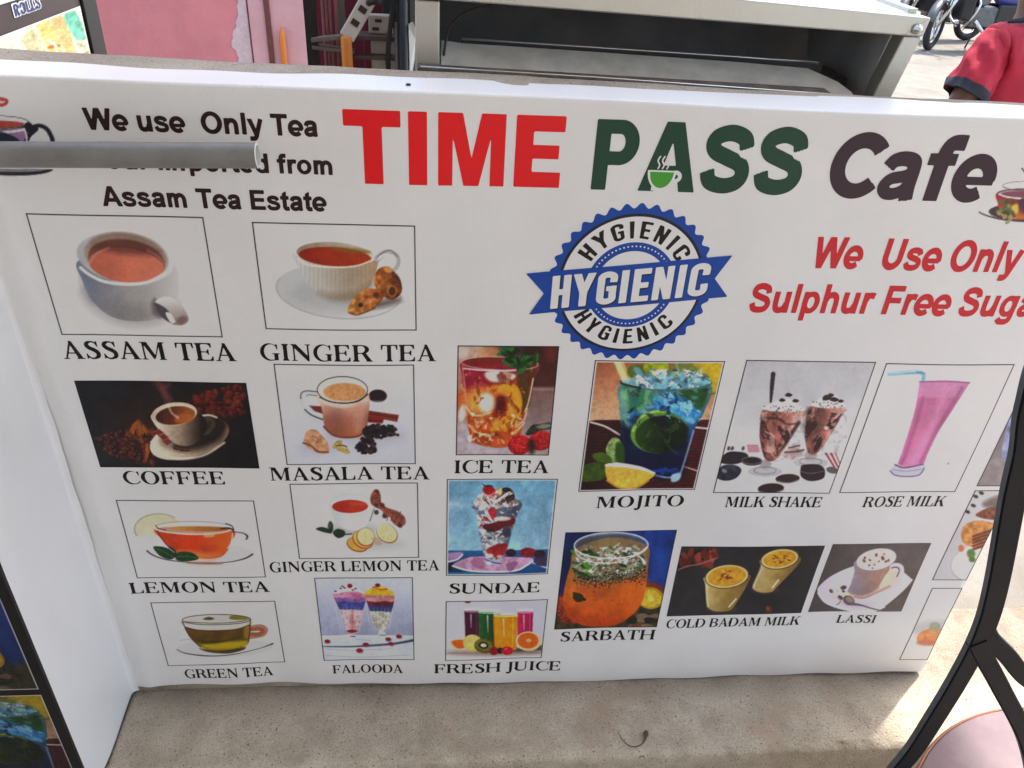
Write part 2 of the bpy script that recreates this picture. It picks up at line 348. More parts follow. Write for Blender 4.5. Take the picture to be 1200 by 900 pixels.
SERIF = {
 ' ': (330, []),
 'A': (920, [P((345, 1010), (480, 1010), (865, 0), (640, 0)), P((395, 1010), (440, 860), (150, 0), (75, 0)), rc(190, 300, 640, 365), rc(-10, 0, 260, 52), rc(560, 0, 935, 52)]),
 'B': (880, [E_(430, 745, 350, 255), rc(160, 490, 430, 1000), E_(450, 270, 395, 270), rc(160, 0, 450, 540), M_(E_(410, 745, 178, 195)), M_(rc(260, 550, 410, 940)), M_(E_(420, 270, 212, 210)), M_(rc(260, 60, 420, 480))] + V(75, w=190)[:1] + [rc(5, 0, 300, 52), rc(5, 948, 300, 1000)]),
 'C': (900, [E_(480, 500, 445, 518), M_(E_(560, 500, 335, 458)), M_(P((560, 500), (620, 230), (1100, 60), (1100, 940), (620, 770))), P((840, 640), (880, 640), (880, 1000), (820, 960), (780, 960)), K([(540, 15), (700, 50), (800, 120), (890, 250)], [28, 38, 34, 20] + [0] if False else 30)]),
 'D': (970, [rc(170, 0, 470, 1000), E_(470, 500, 460, 500), M_(E_(440, 500, 285, 442)), M_(rc(265, 58, 440, 942)), rc(75, 0, 265, 1000), rc(5, 0, 300, 52), rc(5, 948, 300, 1000)]),
 'E': (860, V(75) + barserif(170, 938, 740, False) + barserif(170, 0, 780, True) + [rc(200, 475, 560, 535), P((500, 475), (570, 340), (610, 340), (610, 670), (570, 670), (500, 535))]),
 'F': (800, V(75) + barserif(170, 938, 740, False) + [rc(200, 455, 550, 515), P((490, 455), (560, 320), (600, 320), (600, 650), (560, 650), (490, 515))]),
 'G': (990, [E_(490, 500, 450, 518), M_(E_(560, 500, 335, 458)), M_(P((560, 500), (640, 60), (1100, 0), (1100, 900), (620, 760))), P((830, 640), (870, 640), (870, 1000), (810, 960), (770, 960)), rc(690, 20, 880, 430), rc(600, 390, 960, 442), K([(540, 12), (700, 40), (800, 90)], 30)]),
 'H': (1040, V(75) + V(770) + [rc(200, 470, 850, 535)]),
 'I': (430, V(120)),
 'J': (480, [rc(190, 60, 380, 1000), rc(110, 948, 460, 1000), K([(285, 150), (275, -60), (190, -190), (50, -200)], 80), E_(55, -170, 75, 75)]),
 'K': (960, V(75) + [P((250, 430), (330, 430), (790, 960), (700, 960)), rc(620, 948, 880, 1000), P((380, 580), (540, 690), (930, 0), (680, 0)), rc(600, 0, 985, 52)]),
 'L': (800, V(75) + barserif(170, 0, 740, True, 330)),
 'M': (1180, [rc(120, 0, 195, 960), rc(20, 0, 300, 52), rc(20, 948, 300, 1000), P((130, 1000), (345, 1000), (660, 190), (560, 0)), P((560, 0), (640, 120), (930, 1000), (860, 1000)), rc(850, 0, 1040, 1000), rc(780, 0, 1120, 52), rc(850, 948, 1120, 1000)]),
 'N': (1020, [rc(130, 0, 205, 960), rc(30, 0, 310, 52), P((30, 1000), (300, 1000), (880, 210), (880, -15), (800, -15)), rc(800, 0, 880, 1000), rc(700, 948, 980, 1000), rc(30, 948, 250, 1000)]),
 'O': (1020, [E_(510, 500, 475, 518), M_(E_(510, 500, 265, 460))]),
 'R': (960, [E_(440, 735, 370, 265), rc(160, 470, 440, 1000), M_(E_(420, 735, 190, 205)), M_(rc(260, 530, 420, 940)), P((430, 520), (640, 520), (950, 0), (700, 0)), rc(640, 0, 975, 52)] + V(75)),
 'S': (740, [KA(catmull([(600, 790), (520, 930), (370, 965), (210, 900), (170, 760), (270, 620), (460, 500), (590, 350), (575, 150), (400, 38), (240, 55), (120, 210)], 7), None), P((585, 690), (640, 690), (640, 1000), (595, 1000), (560, 930)), P((80, 320), (130, 320), (165, 120), (110, 0), (75, 0))]),
 'T': (860, V(330, top=False) + [rc(40, 938, 820, 1000), P((32, 1000), (90, 938), (130, 900), (80, 690), (32, 690)), P((828, 1000), (770, 938), (730, 900), (780, 690), (828, 690))]),
 'U': (980, [rc(85, 300, 275, 1000), rc(10, 948, 350, 1000), rc(760, 330, 835, 1000), rc(660, 948, 930, 1000), KA(arc(465, 320, 330, 300, 180, 360, 24), None)]),
}
def _w(n, prof): return np.interp(np.linspace(0, 1, n), np.linspace(0, 1, len(prof)), prof)
_s = SERIF['S'][1]; _s[0] = ('k', _s[0][1], _w(len(_s[0][1]), [32, 36, 40, 80, 98, 105, 108, 100, 88, 45, 38, 34]))
_u = SERIF['U'][1]; _u[4] = ('k', _u[4][1], _w(len(_u[4][1]), [95, 90, 60, 42, 37]))

def sdf_mesh(fn, x0, y0, x1, y1, step):
    """vertices/faces of the area where fn(X, Y) < 0, cut exactly along its outline"""
    nx = max(2, int(math.ceil((x1 - x0) / step)) + 1); ny = max(2, int(math.ceil((y1 - y0) / step)) + 1)
    xs = np.linspace(x0, x1, nx); ys = np.linspace(y0, y1, ny)
    X, Y = np.meshgrid(xs, ys); D = fn(X, Y); D = np.where(np.abs(D) < 1e-9, 1e-9, D)
    verts = []; faces = []; vid = {}
    ins = D < 0
    def corner(j, i):
        k = (j, i)
        if k not in vid: vid[k] = len(verts); verts.append((xs[i], ys[j]))
        return vid[k]
    def edge(j, i, j2, i2):
        k = (j, i, j2, i2)
        if k not in vid:
            a, b = D[j, i], D[j2, i2]; t = a / (a - b)
            vid[k] = len(verts); verts.append((xs[i] + (xs[i2] - xs[i]) * t, ys[j] + (ys[j2] - ys[j]) * t))
        return vid[k]
    cnt = ins[:-1, :-1].astype(int) + ins[1:, :-1] + ins[:-1, 1:] + ins[1:, 1:]
    for j, i in zip(*np.nonzero(cnt)):
        cs = ((j, i), (j, i + 1), (j + 1, i + 1), (j + 1, i))
        poly = []
        for k in range(4):
            a, b = cs[k], cs[(k + 1) % 4]
            if ins[a]: poly.append(corner(*a))
            if ins[a] != ins[b]:
                lo, hi = (a, b) if a < b else (b, a)
                poly.append(edge(*lo, *hi))
        if len(poly) >= 3: faces.append(poly)
    return np.array(verts).reshape(-1, 2), faces

_GC = {}
def glyph(font, ch, H, rows, bold=0.0):
    key = (id(font), ch, rows, bold)
    if key not in _GC:
        adv, ops = font[ch]
        if not ops: _GC[key] = (adv, np.zeros((0, 2)), [])
        else:
            st = H / rows
            v, f = sdf_mesh(lambda X, Y: glyph_eval(ops, X, Y) - bold, -0.12 * H, -0.36 * H, adv + 0.12 * H, 1.1 * H, st)
            _GC[key] = (adv, v, f)
    return _GC[key]

def text_layout(text, font, H, rows, track=0.0, bold=0.0):
    """verts in em units from the left of the first glyph, total width"""
    V_, F_ = [], []; x = 0.0; n = 0
    for ch in text:
        adv, v, f = glyph(font, ch, H, rows, bold)
        if len(v):
            V_.append(v + np.array([x, 0.0])); F_ += [[i + n for i in q] for q in f]; n += len(v)
        x += adv + track
    Vv = np.concatenate(V_)
    return Vv, F_
# ------------------------------------------------------------------ printed artwork (the colours of the ink, painted on a fine grid)
WHITE_SEEN = np.array([172., 167., 163.])
def ink(seen, power=1.28):
    return np.clip((lin(seen) / lin(WHITE_SEEN)[None, :]) ** power * np.array(VINYL)[None, :], 0.004, np.array(VINYL)[None, :])

def hash2(ix, iy, seed):
    h = np.sin(ix * 127.1 + iy * 311.7 + seed * 74.7) * 43758.5453
    return h - np.floor(h)
def noise2(X, Y, s, seed=0, octv=3):
    out = np.zeros(X.shape); amp = 0.5; tot = 0
    for k in range(octv):
        x, y = X / s, Y / s; ix, iy = np.floor(x), np.floor(y); fx, fy = x - ix, y - iy
        fx = fx * fx * (3 - 2 * fx); fy = fy * fy * (3 - 2 * fy)
        a = hash2(ix, iy, seed + k); b = hash2(ix + 1, iy, seed + k); c = hash2(ix, iy + 1, seed + k); d = hash2(ix + 1, iy + 1, seed + k)
        out += amp * ((a + (b - a) * fx) * (1 - fy) + (c + (d - c) * fx) * fy); tot += amp; amp *= 0.5; s *= 0.5
    return out / tot

class Art:
    def __init__(s, X, Y, px, bg=(172, 167, 163)):
        s.X, s.Y, s.px = X, Y, px
        s.c = np.tile(np.array(bg, float), (len(X), 1)); s.rnd = random.Random(3)
    def _idx(s, box, soft):
        m = soft * 1.5 + 2
        return np.nonzero((s.X > box[0] - m) & (s.X < box[2] + m) & (s.Y > box[1] - m) & (s.Y < box[3] + m))[0]
    def _blend(s, i, d, col, soft, a):
        m = np.clip(0.5 - d / soft, 0, 1) * a
        if callable(col): col = col(s.X[i], s.Y[i])
        col = np.asarray(col, float)
        s.c[i] += (col - s.c[i]) * m[:, None]
    def ell(s, cx, cy, rx, ry, col, rot=0, soft=None, a=1.0, clip=None):
        soft = soft or s.px; r = max(rx, ry); i = s._idx((cx - r, cy - r, cx + r, cy + r), soft)
        if not len(i): return
        d = sd_ell(s.X[i], s.Y[i], cx, cy, rx, ry, rot)
        if clip is not None: d = np.maximum(d, clip(s.X[i], s.Y[i]))
        s._blend(i, d, col, soft, a)
    def ring(s, cx, cy, rx, ry, w, col, rot=0, soft=None, a=1.0, clip=None):
        soft = soft or s.px; r = max(rx, ry) + w; i = s._idx((cx - r, cy - r, cx + r, cy + r), soft)
        if not len(i): return
        d = np.abs(sd_ell(s.X[i], s.Y[i], cx, cy, rx, ry, rot)) - w
        if clip is not None: d = np.maximum(d, clip(s.X[i], s.Y[i]))
        s._blend(i, d, col, soft, a)
    def poly(s, pts, col, soft=None, a=1.0):
        p = np.asarray(pts, float); soft = soft or s.px
        i = s._idx((p[:, 0].min(), p[:, 1].min(), p[:, 0].max(), p[:, 1].max()), soft)
        if len(i): s._blend(i, sd_poly(s.X[i], s.Y[i], p), col, soft, a)
    def spl(s, pts, col, soft=None, a=1.0): s.poly(catmull(pts, 6, True), col, soft, a)
    def line(s, pts, w, col, soft=None, a=1.0, smooth=True):
        p = catmull(pts, 6) if smooth and len(pts) > 2 else np.asarray(pts, float); soft = soft or s.px
        ww = w if np.isscalar(w) else np.interp(np.linspace(0, 1, len(p)), np.linspace(0, 1, len(w)), w)
        mw = np.max(ww)
        i = s._idx((p[:, 0].min() - mw, p[:, 1].min() - mw, p[:, 0].max() + mw, p[:, 1].max() + mw), soft)
        if len(i): s._blend(i, sd_line(s.X[i], s.Y[i], p, ww), col, soft, a)
    def blot(s, pts, col, sc, thr, seed, sx=1.0, sy=1.0, rot=0.0, edge=.07, a=1.0, smooth=True):
        """irregular patches of one colour inside an outline"""
        p = catmull(pts, 6, True) if smooth else np.asarray(pts, float)
        i = s._idx((p[:, 0].min(), p[:, 1].min(), p[:, 0].max(), p[:, 1].max()), s.px)
        if not len(i): return
        x, y = s.X[i], s.Y[i]; c, q = math.cos(R(rot)), math.sin(R(rot))
        wx = (noise2(x, y, sc * 1.5, seed + 40, 2) - .5) * sc * 1.2
        n = noise2((x * c + y * q + wx) * sx + 500, (-x * q + y * c + wx) * sy + 500, sc, seed, 4)
        m = np.clip((n - thr) / edge, 0, 1) * np.clip(0.5 - sd_poly(x, y, p) / (s.px * 2), 0, 1) * a
        s.c[i] += (np.asarray(col, float) - s.c[i]) * m[:, None]
    def mottle(s, sc, amt, seed=1, box=None, mask=None):
        i = np.arange(len(s.X)) if box is None else s._idx(box, 0)
        n = (noise2(s.X[i], s.Y[i], sc, seed) - 0.5) * 2 * amt
        if mask is not None: n = n * np.clip(0.5 - mask(s.X[i], s.Y[i]) / s.px, 0, 1)
        s.c[i] *= (1 + n)[:, None]
    def beans(s, n, box, r, cols, inside=None, hi=None, squash=0.62):
        k = 0; g = 0
        while k < n and g < n * 20:
            g += 1
            x = s.rnd.uniform(box[0], box[2]); y = s.rnd.uniform(box[1], box[3])
            if inside is not None and sd_poly(np.array([x]), np.array([y]), inside)[0] > 0: continue
            rr = r * s.rnd.uniform(.75, 1.25); ro = s.rnd.uniform(0, 180)
            s.ell(x, y, rr, rr * squash, s.rnd.choice(cols), ro)
            if hi is not None: s.ell(x - rr * .2, y - rr * .25, rr * .4, rr * .2, hi, ro, soft=r * .5, a=.7)
            k += 1

def gx(c0, c1, x0, x1, axis=0, mid=None):
    c0 = np.array(c0, float); c1 = np.array(c1, float)
    def f(X, Y):
        t = np.clip(((X if axis == 0 else Y) - x0) / (x1 - x0), 0, 1)[:, None]
        if mid is not None:
            m = np.array(mid, float); return np.where(t < .5, c0 + (m - c0) * t * 2, m + (c1 - m) * (t * 2 - 1))
        return c0 + (c1 - c0) * t
    return f
def gy(c0, c1, y0, y1, mid=None): return gx(c0, c1, y0, y1, 1, mid)
def tex(fn, sc, amt, seed=5, sx=1.0, sy=1.0):
    def f(X, Y):
        c = fn(X, Y) if callable(fn) else np.tile(np.array(fn, float), (len(X), 1))
        return c * (1 + (noise2(X * sx, Y * sy, sc, seed) - .5) * 2 * amt)[:, None]
    return f
WH = (172, 167, 163)

def art_assam(a):
    a.spl([(380, 250), (398, 350), (440, 440), (520, 510), (620, 536), (720, 530), (790, 500), (835, 430), (845, 370), (815, 270), (600, 230)],
          gx((112, 114, 124), (168, 163, 158), 400, 840, mid=(140, 133, 129)))
    a.spl([(410, 400), (470, 480), (600, 537), (740, 524), (820, 460), (700, 480), (540, 450)], (112, 105, 103), soft=90, a=.55)
    a.spl([(398, 300), (405, 390), (450, 450), (470, 380), (430, 320)], (100, 104, 118), soft=50, a=.5)
    a.ell(597, 240, 228, 116, gx((150, 148, 146), (172, 168, 164), 380, 820), 9, soft=10)
    a.ell(600, 236, 196, 112, gy((128, 104, 90), (165, 148, 136), 120, 350), 10, soft=16)
    a.ell(602, 250, 180, 96, gy((96, 60, 50), (150, 95, 78), 170, 340), 9, soft=10)
    a.ell(602, 275, 176, 80, gx((172, 92, 72), (186, 112, 88), 430, 780), 8, soft=5)
    a.ell(602, 200, 150, 22, (92, 50, 46), 6, soft=30, a=.7)
    a.line([(430, 262), (470, 215), (520, 192)], 4, (186, 138, 116), soft=12, a=.6)
    a.line([(700, 205), (750, 235), (775, 270)], 4, (182, 130, 110), soft=12, a=.5)
    a.line([(388, 285), (430, 318), (500, 350), (600, 362), (700, 352), (780, 312)], 7, (186, 182, 178), soft=8)
    a.spl([(720, 450), (735, 430), (760, 490), (760, 520), (725, 500)], (96, 84, 82), soft=20, a=.8)
    a.spl([(735, 445), (780, 420), (830, 432), (872, 480), (890, 528), (860, 552), (822, 550), (790, 530), (750, 480)], gy((180, 175, 171), (140, 122, 116), 420, 550))
    a.spl([(735, 448), (790, 480), (828, 545), (800, 540), (760, 510), (738, 470)], (78, 72, 76))
    a.spl([(784, 495), (808, 500), (828, 538), (812, 545), (796, 525)], (196, 191, 189))
    a.ell(860, 530, 26, 18, (120, 98, 92), -20, soft=14)

def art_ginger(a):
    a.ell(470, 395, 292, 124, gx((160, 157, 154), (172, 168, 164), 190, 760), 6)
    a.ring(470, 395, 290, 122, 2, (128, 124, 121), 6, soft=7, a=.55, clip=lambda X, Y: 330 - Y)
    a.ell(440, 420, 200, 60, (148, 145, 142), 6, soft=60, a=.7)
    rib = lambda X, Y: gx((164, 160, 156), (150, 125, 96), 300, 660)(X, Y) * (1 + .022 * np.sin(X / 3.2))[:, None]
    a.spl([(268, 212), (280, 268), (320, 335), (375, 398), (440, 430), (510, 436), (580, 408), (628, 350), (655, 265), (650, 235), (450, 200)], rib)
    a.spl([(380, 400), (450, 434), (560, 425), (640, 350), (560, 390), (470, 405)], (110, 95, 80), soft=40, a=.6)
    a.ell(452, 214, 192, 66, gy((178, 172, 164), (186, 180, 172), 150, 280), 5)
    a.ell(455, 222, 180, 56, gx((132, 112, 96), (176, 165, 150), 280, 620), 5)
    a.ell(455, 233, 170, 45, gx((126, 38, 18), (150, 56, 24), 280, 630, mid=(146, 50, 24)), 5)
    a.ell(530, 205, 90, 12, (120, 90, 30), 6, soft=14, a=.7)
    a.line([(280, 240), (330, 268), (450, 281), (560, 275), (640, 245)], 4, (196, 178, 164), soft=6)
    a.line([(652, 243), (690, 218), (735, 232), (742, 270), (712, 305), (660, 325)], 15, (152, 148, 144))
    a.line([(655, 243), (690, 226), (728, 238), (732, 268), (705, 296)], 6, (188, 184, 180), soft=6)
    a.line([(650, 243), (665, 225), (710, 205), (745, 235)], 2.5, (96, 90, 86), soft=4, a=.7)
    a.ell(690, 450, 70, 16, (96, 82, 74), -12, soft=30, a=.8)
    g1 = tex(gx((160, 96, 48), (92, 48, 22), 640, 765), 22, .45, 3)
    a.spl([(650, 300), (692, 280), (722, 298), (757, 340), (764, 400), (722, 436), (682, 420), (638, 362)], g1)
    a.ell(702, 296, 20, 14, (190, 130, 70), 20, soft=6); a.ell(722, 398, 18, 22, (84, 44, 24), soft=8); a.ring(720, 395, 20, 24, 3, (176, 116, 66), soft=6, a=.8)
    g2 = tex(gx((182, 124, 66), (120, 62, 28), 510, 690), 20, .45, 9)
    a.spl([(515, 484), (545, 420), (600, 385), (668, 388), (682, 420), (640, 472), (560, 502)], g2)
    a.ell(575, 457, 11, 11, (62, 32, 20), soft=6); a.ell(646, 414, 14, 16, (84, 46, 26), soft=8); a.ell(620, 440, 30, 10, (196, 140, 84), -25, soft=14, a=.6)
    a.line([(520, 490), (560, 502), (640, 474)], 3, (96, 48, 24), soft=7, a=.7)

def art_coffee(a):
    a.c[:] = tex((25, 24, 27), 60, .25, 2)(a.X, a.Y)
    a.ell(620, 330, 300, 160, (66, 34, 22), soft=240, a=.6)
    for p, w in (([(590, 75), (620, 130), (640, 190), (690, 250)], 16), ([(640, 85), (610, 120), (650, 170), (630, 215)], 10), ([(560, 75), (600, 110), (620, 150)], 9)):
        a.line(p, w, (112, 62, 54), soft=34, a=.6)
    reg = [(740, 190), (800, 140), (900, 110), (1050, 90), (1062, 240), (900, 255), (830, 250), (780, 240)]
    a.beans(110, (740, 90, 1064, 255), 19, [(66, 22, 18), (82, 30, 24), (48, 16, 14), (96, 36, 28)], reg, (128, 60, 48))
    reg2 = [(235, 400), (330, 350), (460, 330), (560, 380), (570, 515), (460, 520), (340, 480)]
    a.spl([(240, 385), (330, 360), (440, 330), (480, 290), (520, 330), (560, 330), (560, 380), (430, 380)], (120, 62, 28), soft=24, a=.8)
    a.beans(120, (235, 330, 570, 520), 20, [(44, 18, 16), (60, 26, 20), (34, 14, 14), (76, 34, 24)], reg2, (132, 84, 62))
    a.blot([(430, 330), (475, 285), (530, 330), (570, 350), (550, 400), (520, 500), (490, 490), (470, 400)], (156, 90, 38), 36, .46, 81, 1.4, .6, 10, .12, .8); a.line([(474, 290), (484, 350), (494, 400)], [8, 10, 5], (150, 88, 38), soft=18, a=.7); a.line([(500, 420), (512, 495)], 7, (120, 44, 24), soft=14, a=.7)
    a.ell(752, 378, 222, 106, gx((202, 184, 162), (120, 96, 74), 560, 960), -17)
    a.ell(770, 350, 190, 84, gx((150, 132, 112), (40, 30, 26), 600, 900), -17, soft=30)
    a.ell(800, 385, 130, 50, (36, 26, 24), -15, soft=50, a=.9)
    a.line([(545, 400), (600, 460), (700, 492), (830, 470), (940, 400)], 6, (216, 200, 176), soft=10, a=.8)
    a.line([(825, 275), (870, 275), (880, 305), (850, 345), (815, 355)], 11, (70, 56, 48))
    a.line([(820, 255), (860, 250), (900, 262)], 5, (190, 176, 160), soft=8)
    a.spl([(549, 250), (560, 300), (610, 360), (680, 412), (760, 418), (825, 365), (850, 300), (800, 240), (660, 230)], gx((205, 188, 168), (40, 28, 24), 560, 820, mid=(150, 128, 108)))
    a.ell(670, 247, 124, 62, gx((176, 156, 138), (206, 184, 162), 550, 790), -8)
    a.ell(676, 256, 108, 50, gx((60, 32, 24), (150, 84, 40), 570, 760, mid=(98, 48, 24)), -8)
    a.ell(725, 268, 54, 28, (166, 92, 44), -12, soft=26, a=.8)
    a.line([(638, 200), (655, 240), (690, 268)], 5, (216, 190, 176), soft=10, a=.7)
    for q in ([(560, 345), (590, 333), (612, 350), (582, 368)], [(585, 370), (612, 355), (640, 376), (612, 394)], [(606, 396), (634, 380), (658, 398), (632, 420)]):
        a.poly(q, (116, 46, 38)); a.line([q[0], q[1]], 3, (150, 74, 60), soft=4, smooth=False)
    for x, y, r in ((680, 432, 8), (712, 438, -5), (734, 440, 14)): a.ell(x, y, 19, 12, (58, 32, 26), r); a.line([(x - 14, y - 2), (x + 14, y + 2)], 2, (110, 70, 56), soft=3)

def art_lemon(a):
    cl = lambda X, Y: np.maximum(Y - 335, -9999)
    a.ell(375, 275, 158, 96, (176, 168, 134), -4, soft=8, a=.75, clip=lambda X, Y: np.maximum(Y - 322, X - 560))
    a.ring(375, 275, 158, 98, 3.5, (150, 138, 92), -4, soft=6, a=.8, clip=lambda X, Y: np.maximum(Y - 330 + (X - 230) * .5, X - 545))
    a.ell(660, 430, 358, 66, (168, 163, 160), 0, soft=8, a=.7)
    a.line([(305, 425), (340, 450), (420, 478), (560, 495), (720, 498), (860, 488), (960, 465), (1010, 438)], [5, 4, 3, 2, 2, 2, 4, 5], (54, 48, 48), soft=5)
    a.ell(690, 500, 120, 8, (170, 92, 56), soft=12, a=.6)
    tea = tex(gx((176, 62, 26), (196, 92, 40), 380, 860, mid=(184, 60, 24)), 70, .12)
    a.spl([(362, 275), (400, 345), (470, 415), (560, 462), (660, 472), (780, 462), (840, 420), (870, 350), (880, 285), (620, 262)], tea)
    a.spl([(500, 425), (600, 465), (720, 470), (800, 440), (700, 430), (600, 420)], (214, 140, 74), soft=40, a=.7)
    a.spl([(690, 300), (750, 300), (752, 322), (690, 326)], (214, 160, 116), soft=10, a=.8)
    a.ell(620, 268, 262, 44, (176, 170, 164), 0, a=.65)
    a.ell(655, 272, 200, 17, gx((176, 130, 66), (150, 82, 30), 470, 860), 0, soft=8)
    a.ring(620, 268, 262, 45, 2, (110, 100, 98), 0, soft=4, a=.5, clip=lambda X, Y: Y - 268)
    a.line([(358, 262), (372, 285), (480, 302), (640, 308), (800, 296), (880, 272)], [5, 6, 5, 5, 5, 4], (198, 170, 156), soft=5)
    a.line([(360, 255), (380, 275), (430, 285)], 3, (74, 34, 30), soft=4); a.line([(800, 268), (850, 266), (882, 280), (878, 310)], 5, (70, 32, 40), soft=5)
    a.line([(372, 290), (420, 365), (480, 420)], 3, (96, 30, 16), soft=5); a.line([(878, 300), (868, 360), (845, 400)], 3.5, (226, 196, 180), soft=5)
    a.line([(830, 235), (870, 250), (885, 275)], 3, (60, 56, 66), soft=4); a.line([(890, 290), (950, 300), (975, 320), (968, 340)], [2, 3, 7, 4], (70, 60, 60), soft=5)
    a.line([(640, 470), (720, 478), (790, 466)], 7, (214, 170, 150), soft=8, a=.8)
    for pts in ([(346, 402), (380, 394), (440, 405), (490, 440), (485, 470), (450, 478), (390, 455)], [(498, 440), (540, 425), (610, 432), (652, 468), (600, 486), (540, 490), (500, 478)]):
        a.spl(pts, tex((28, 62, 30), 14, .3, 4))
    a.line([(360, 404), (420, 430), (480, 465)], 2, (80, 112, 70), soft=4); a.line([(505, 462), (570, 455), (640, 466)], 2, (80, 112, 70), soft=4)
    a.line([(455, 400), (490, 420), (495, 460)], 6, (24, 52, 28), soft=5)

def art_green(a):
    a.ell(660, 420, 350, 66, (166, 162, 157), 0, soft=10, a=.7)
    a.line([(305, 425), (360, 452), (480, 472), (600, 478), (720, 470), (820, 452), (930, 425), (1012, 395)], [2, 3, 4, 3, 3, 2, 2, 6], (58, 52, 44), soft=5, a=.9)
    a.line([(330, 360), (380, 352), (430, 362)], 2, (120, 114, 108), soft=5, a=.5)
    a.line([(850, 270), (920, 262), (962, 285), (940, 325), (850, 345)], 14, (158, 118, 96), soft=5)
    a.line([(855, 285), (910, 282), (940, 296), (915, 320), (850, 322)], 14, (148, 86, 58), soft=8)
    body = tex(gy((98, 66, 32), (128, 112, 24), 270, 420, mid=(84, 62, 22)), 60, .2, 2)
    a.spl([(340, 215), (370, 265), (410, 340), (470, 400), (540, 440), (680, 450), (800, 425), (835, 370), (848, 280), (845, 205), (600, 175)], (160, 152, 140), a=.6)
    a.spl([(365, 262), (410, 340), (470, 400), (540, 436), (680, 446), (795, 420), (832, 370), (846, 255), (760, 282), (600, 292), (460, 284)], body)
    a.spl([(500, 390), (640, 380), (800, 372), (830, 372), (800, 410), (660, 428), (540, 420)], (166, 140, 22), soft=18)
    a.spl([(420, 345), (500, 360), (640, 360), (780, 345), (640, 378), (510, 386)], (60, 46, 18), soft=20, a=.8)
    a.spl([(800, 270), (842, 258), (836, 350), (800, 345)], (150, 112, 40), soft=20, a=.8)
    a.line([(480, 415), (540, 440), (650, 450), (760, 438), (820, 405)], 6, (188, 170, 130), soft=7, a=.8)
    a.spl([(470, 420), (540, 448), (680, 462), (790, 440), (810, 418), (760, 425), (640, 440), (540, 432)], (60, 40, 24), soft=8, a=.85)
    a.ell(596, 212, 252, 40, (168, 162, 152), 0, a=.7)
    a.ell(596, 250, 235, 30, (172, 164, 156), 0, soft=12, a=.8, clip=lambda X, Y: 225 - Y)
    a.spl([(495, 205), (540, 190), (580, 204), (540, 212)], (74, 66, 26)); a.spl([(700, 185), (760, 180), (835, 195), (800, 212), (700, 208)], (122, 108, 30), soft=6)
    a.ring(596, 210, 252, 38, 3, (66, 56, 36), 0, soft=4, a=.8)
    a.line([(345, 220), (480, 232), (640, 236), (780, 224), (845, 205)], 2.5, (80, 66, 48), soft=4)
    a.line([(362, 262), (460, 285), (600, 292), (740, 284), (845, 250)], 3, (54, 38, 22), soft=4); a.line([(346, 225), (400, 330), (480, 410)], 4, (70, 52, 34), soft=5); a.line([(846, 205), (842, 300), (832, 380)], 4, (64, 46, 26), soft=5)

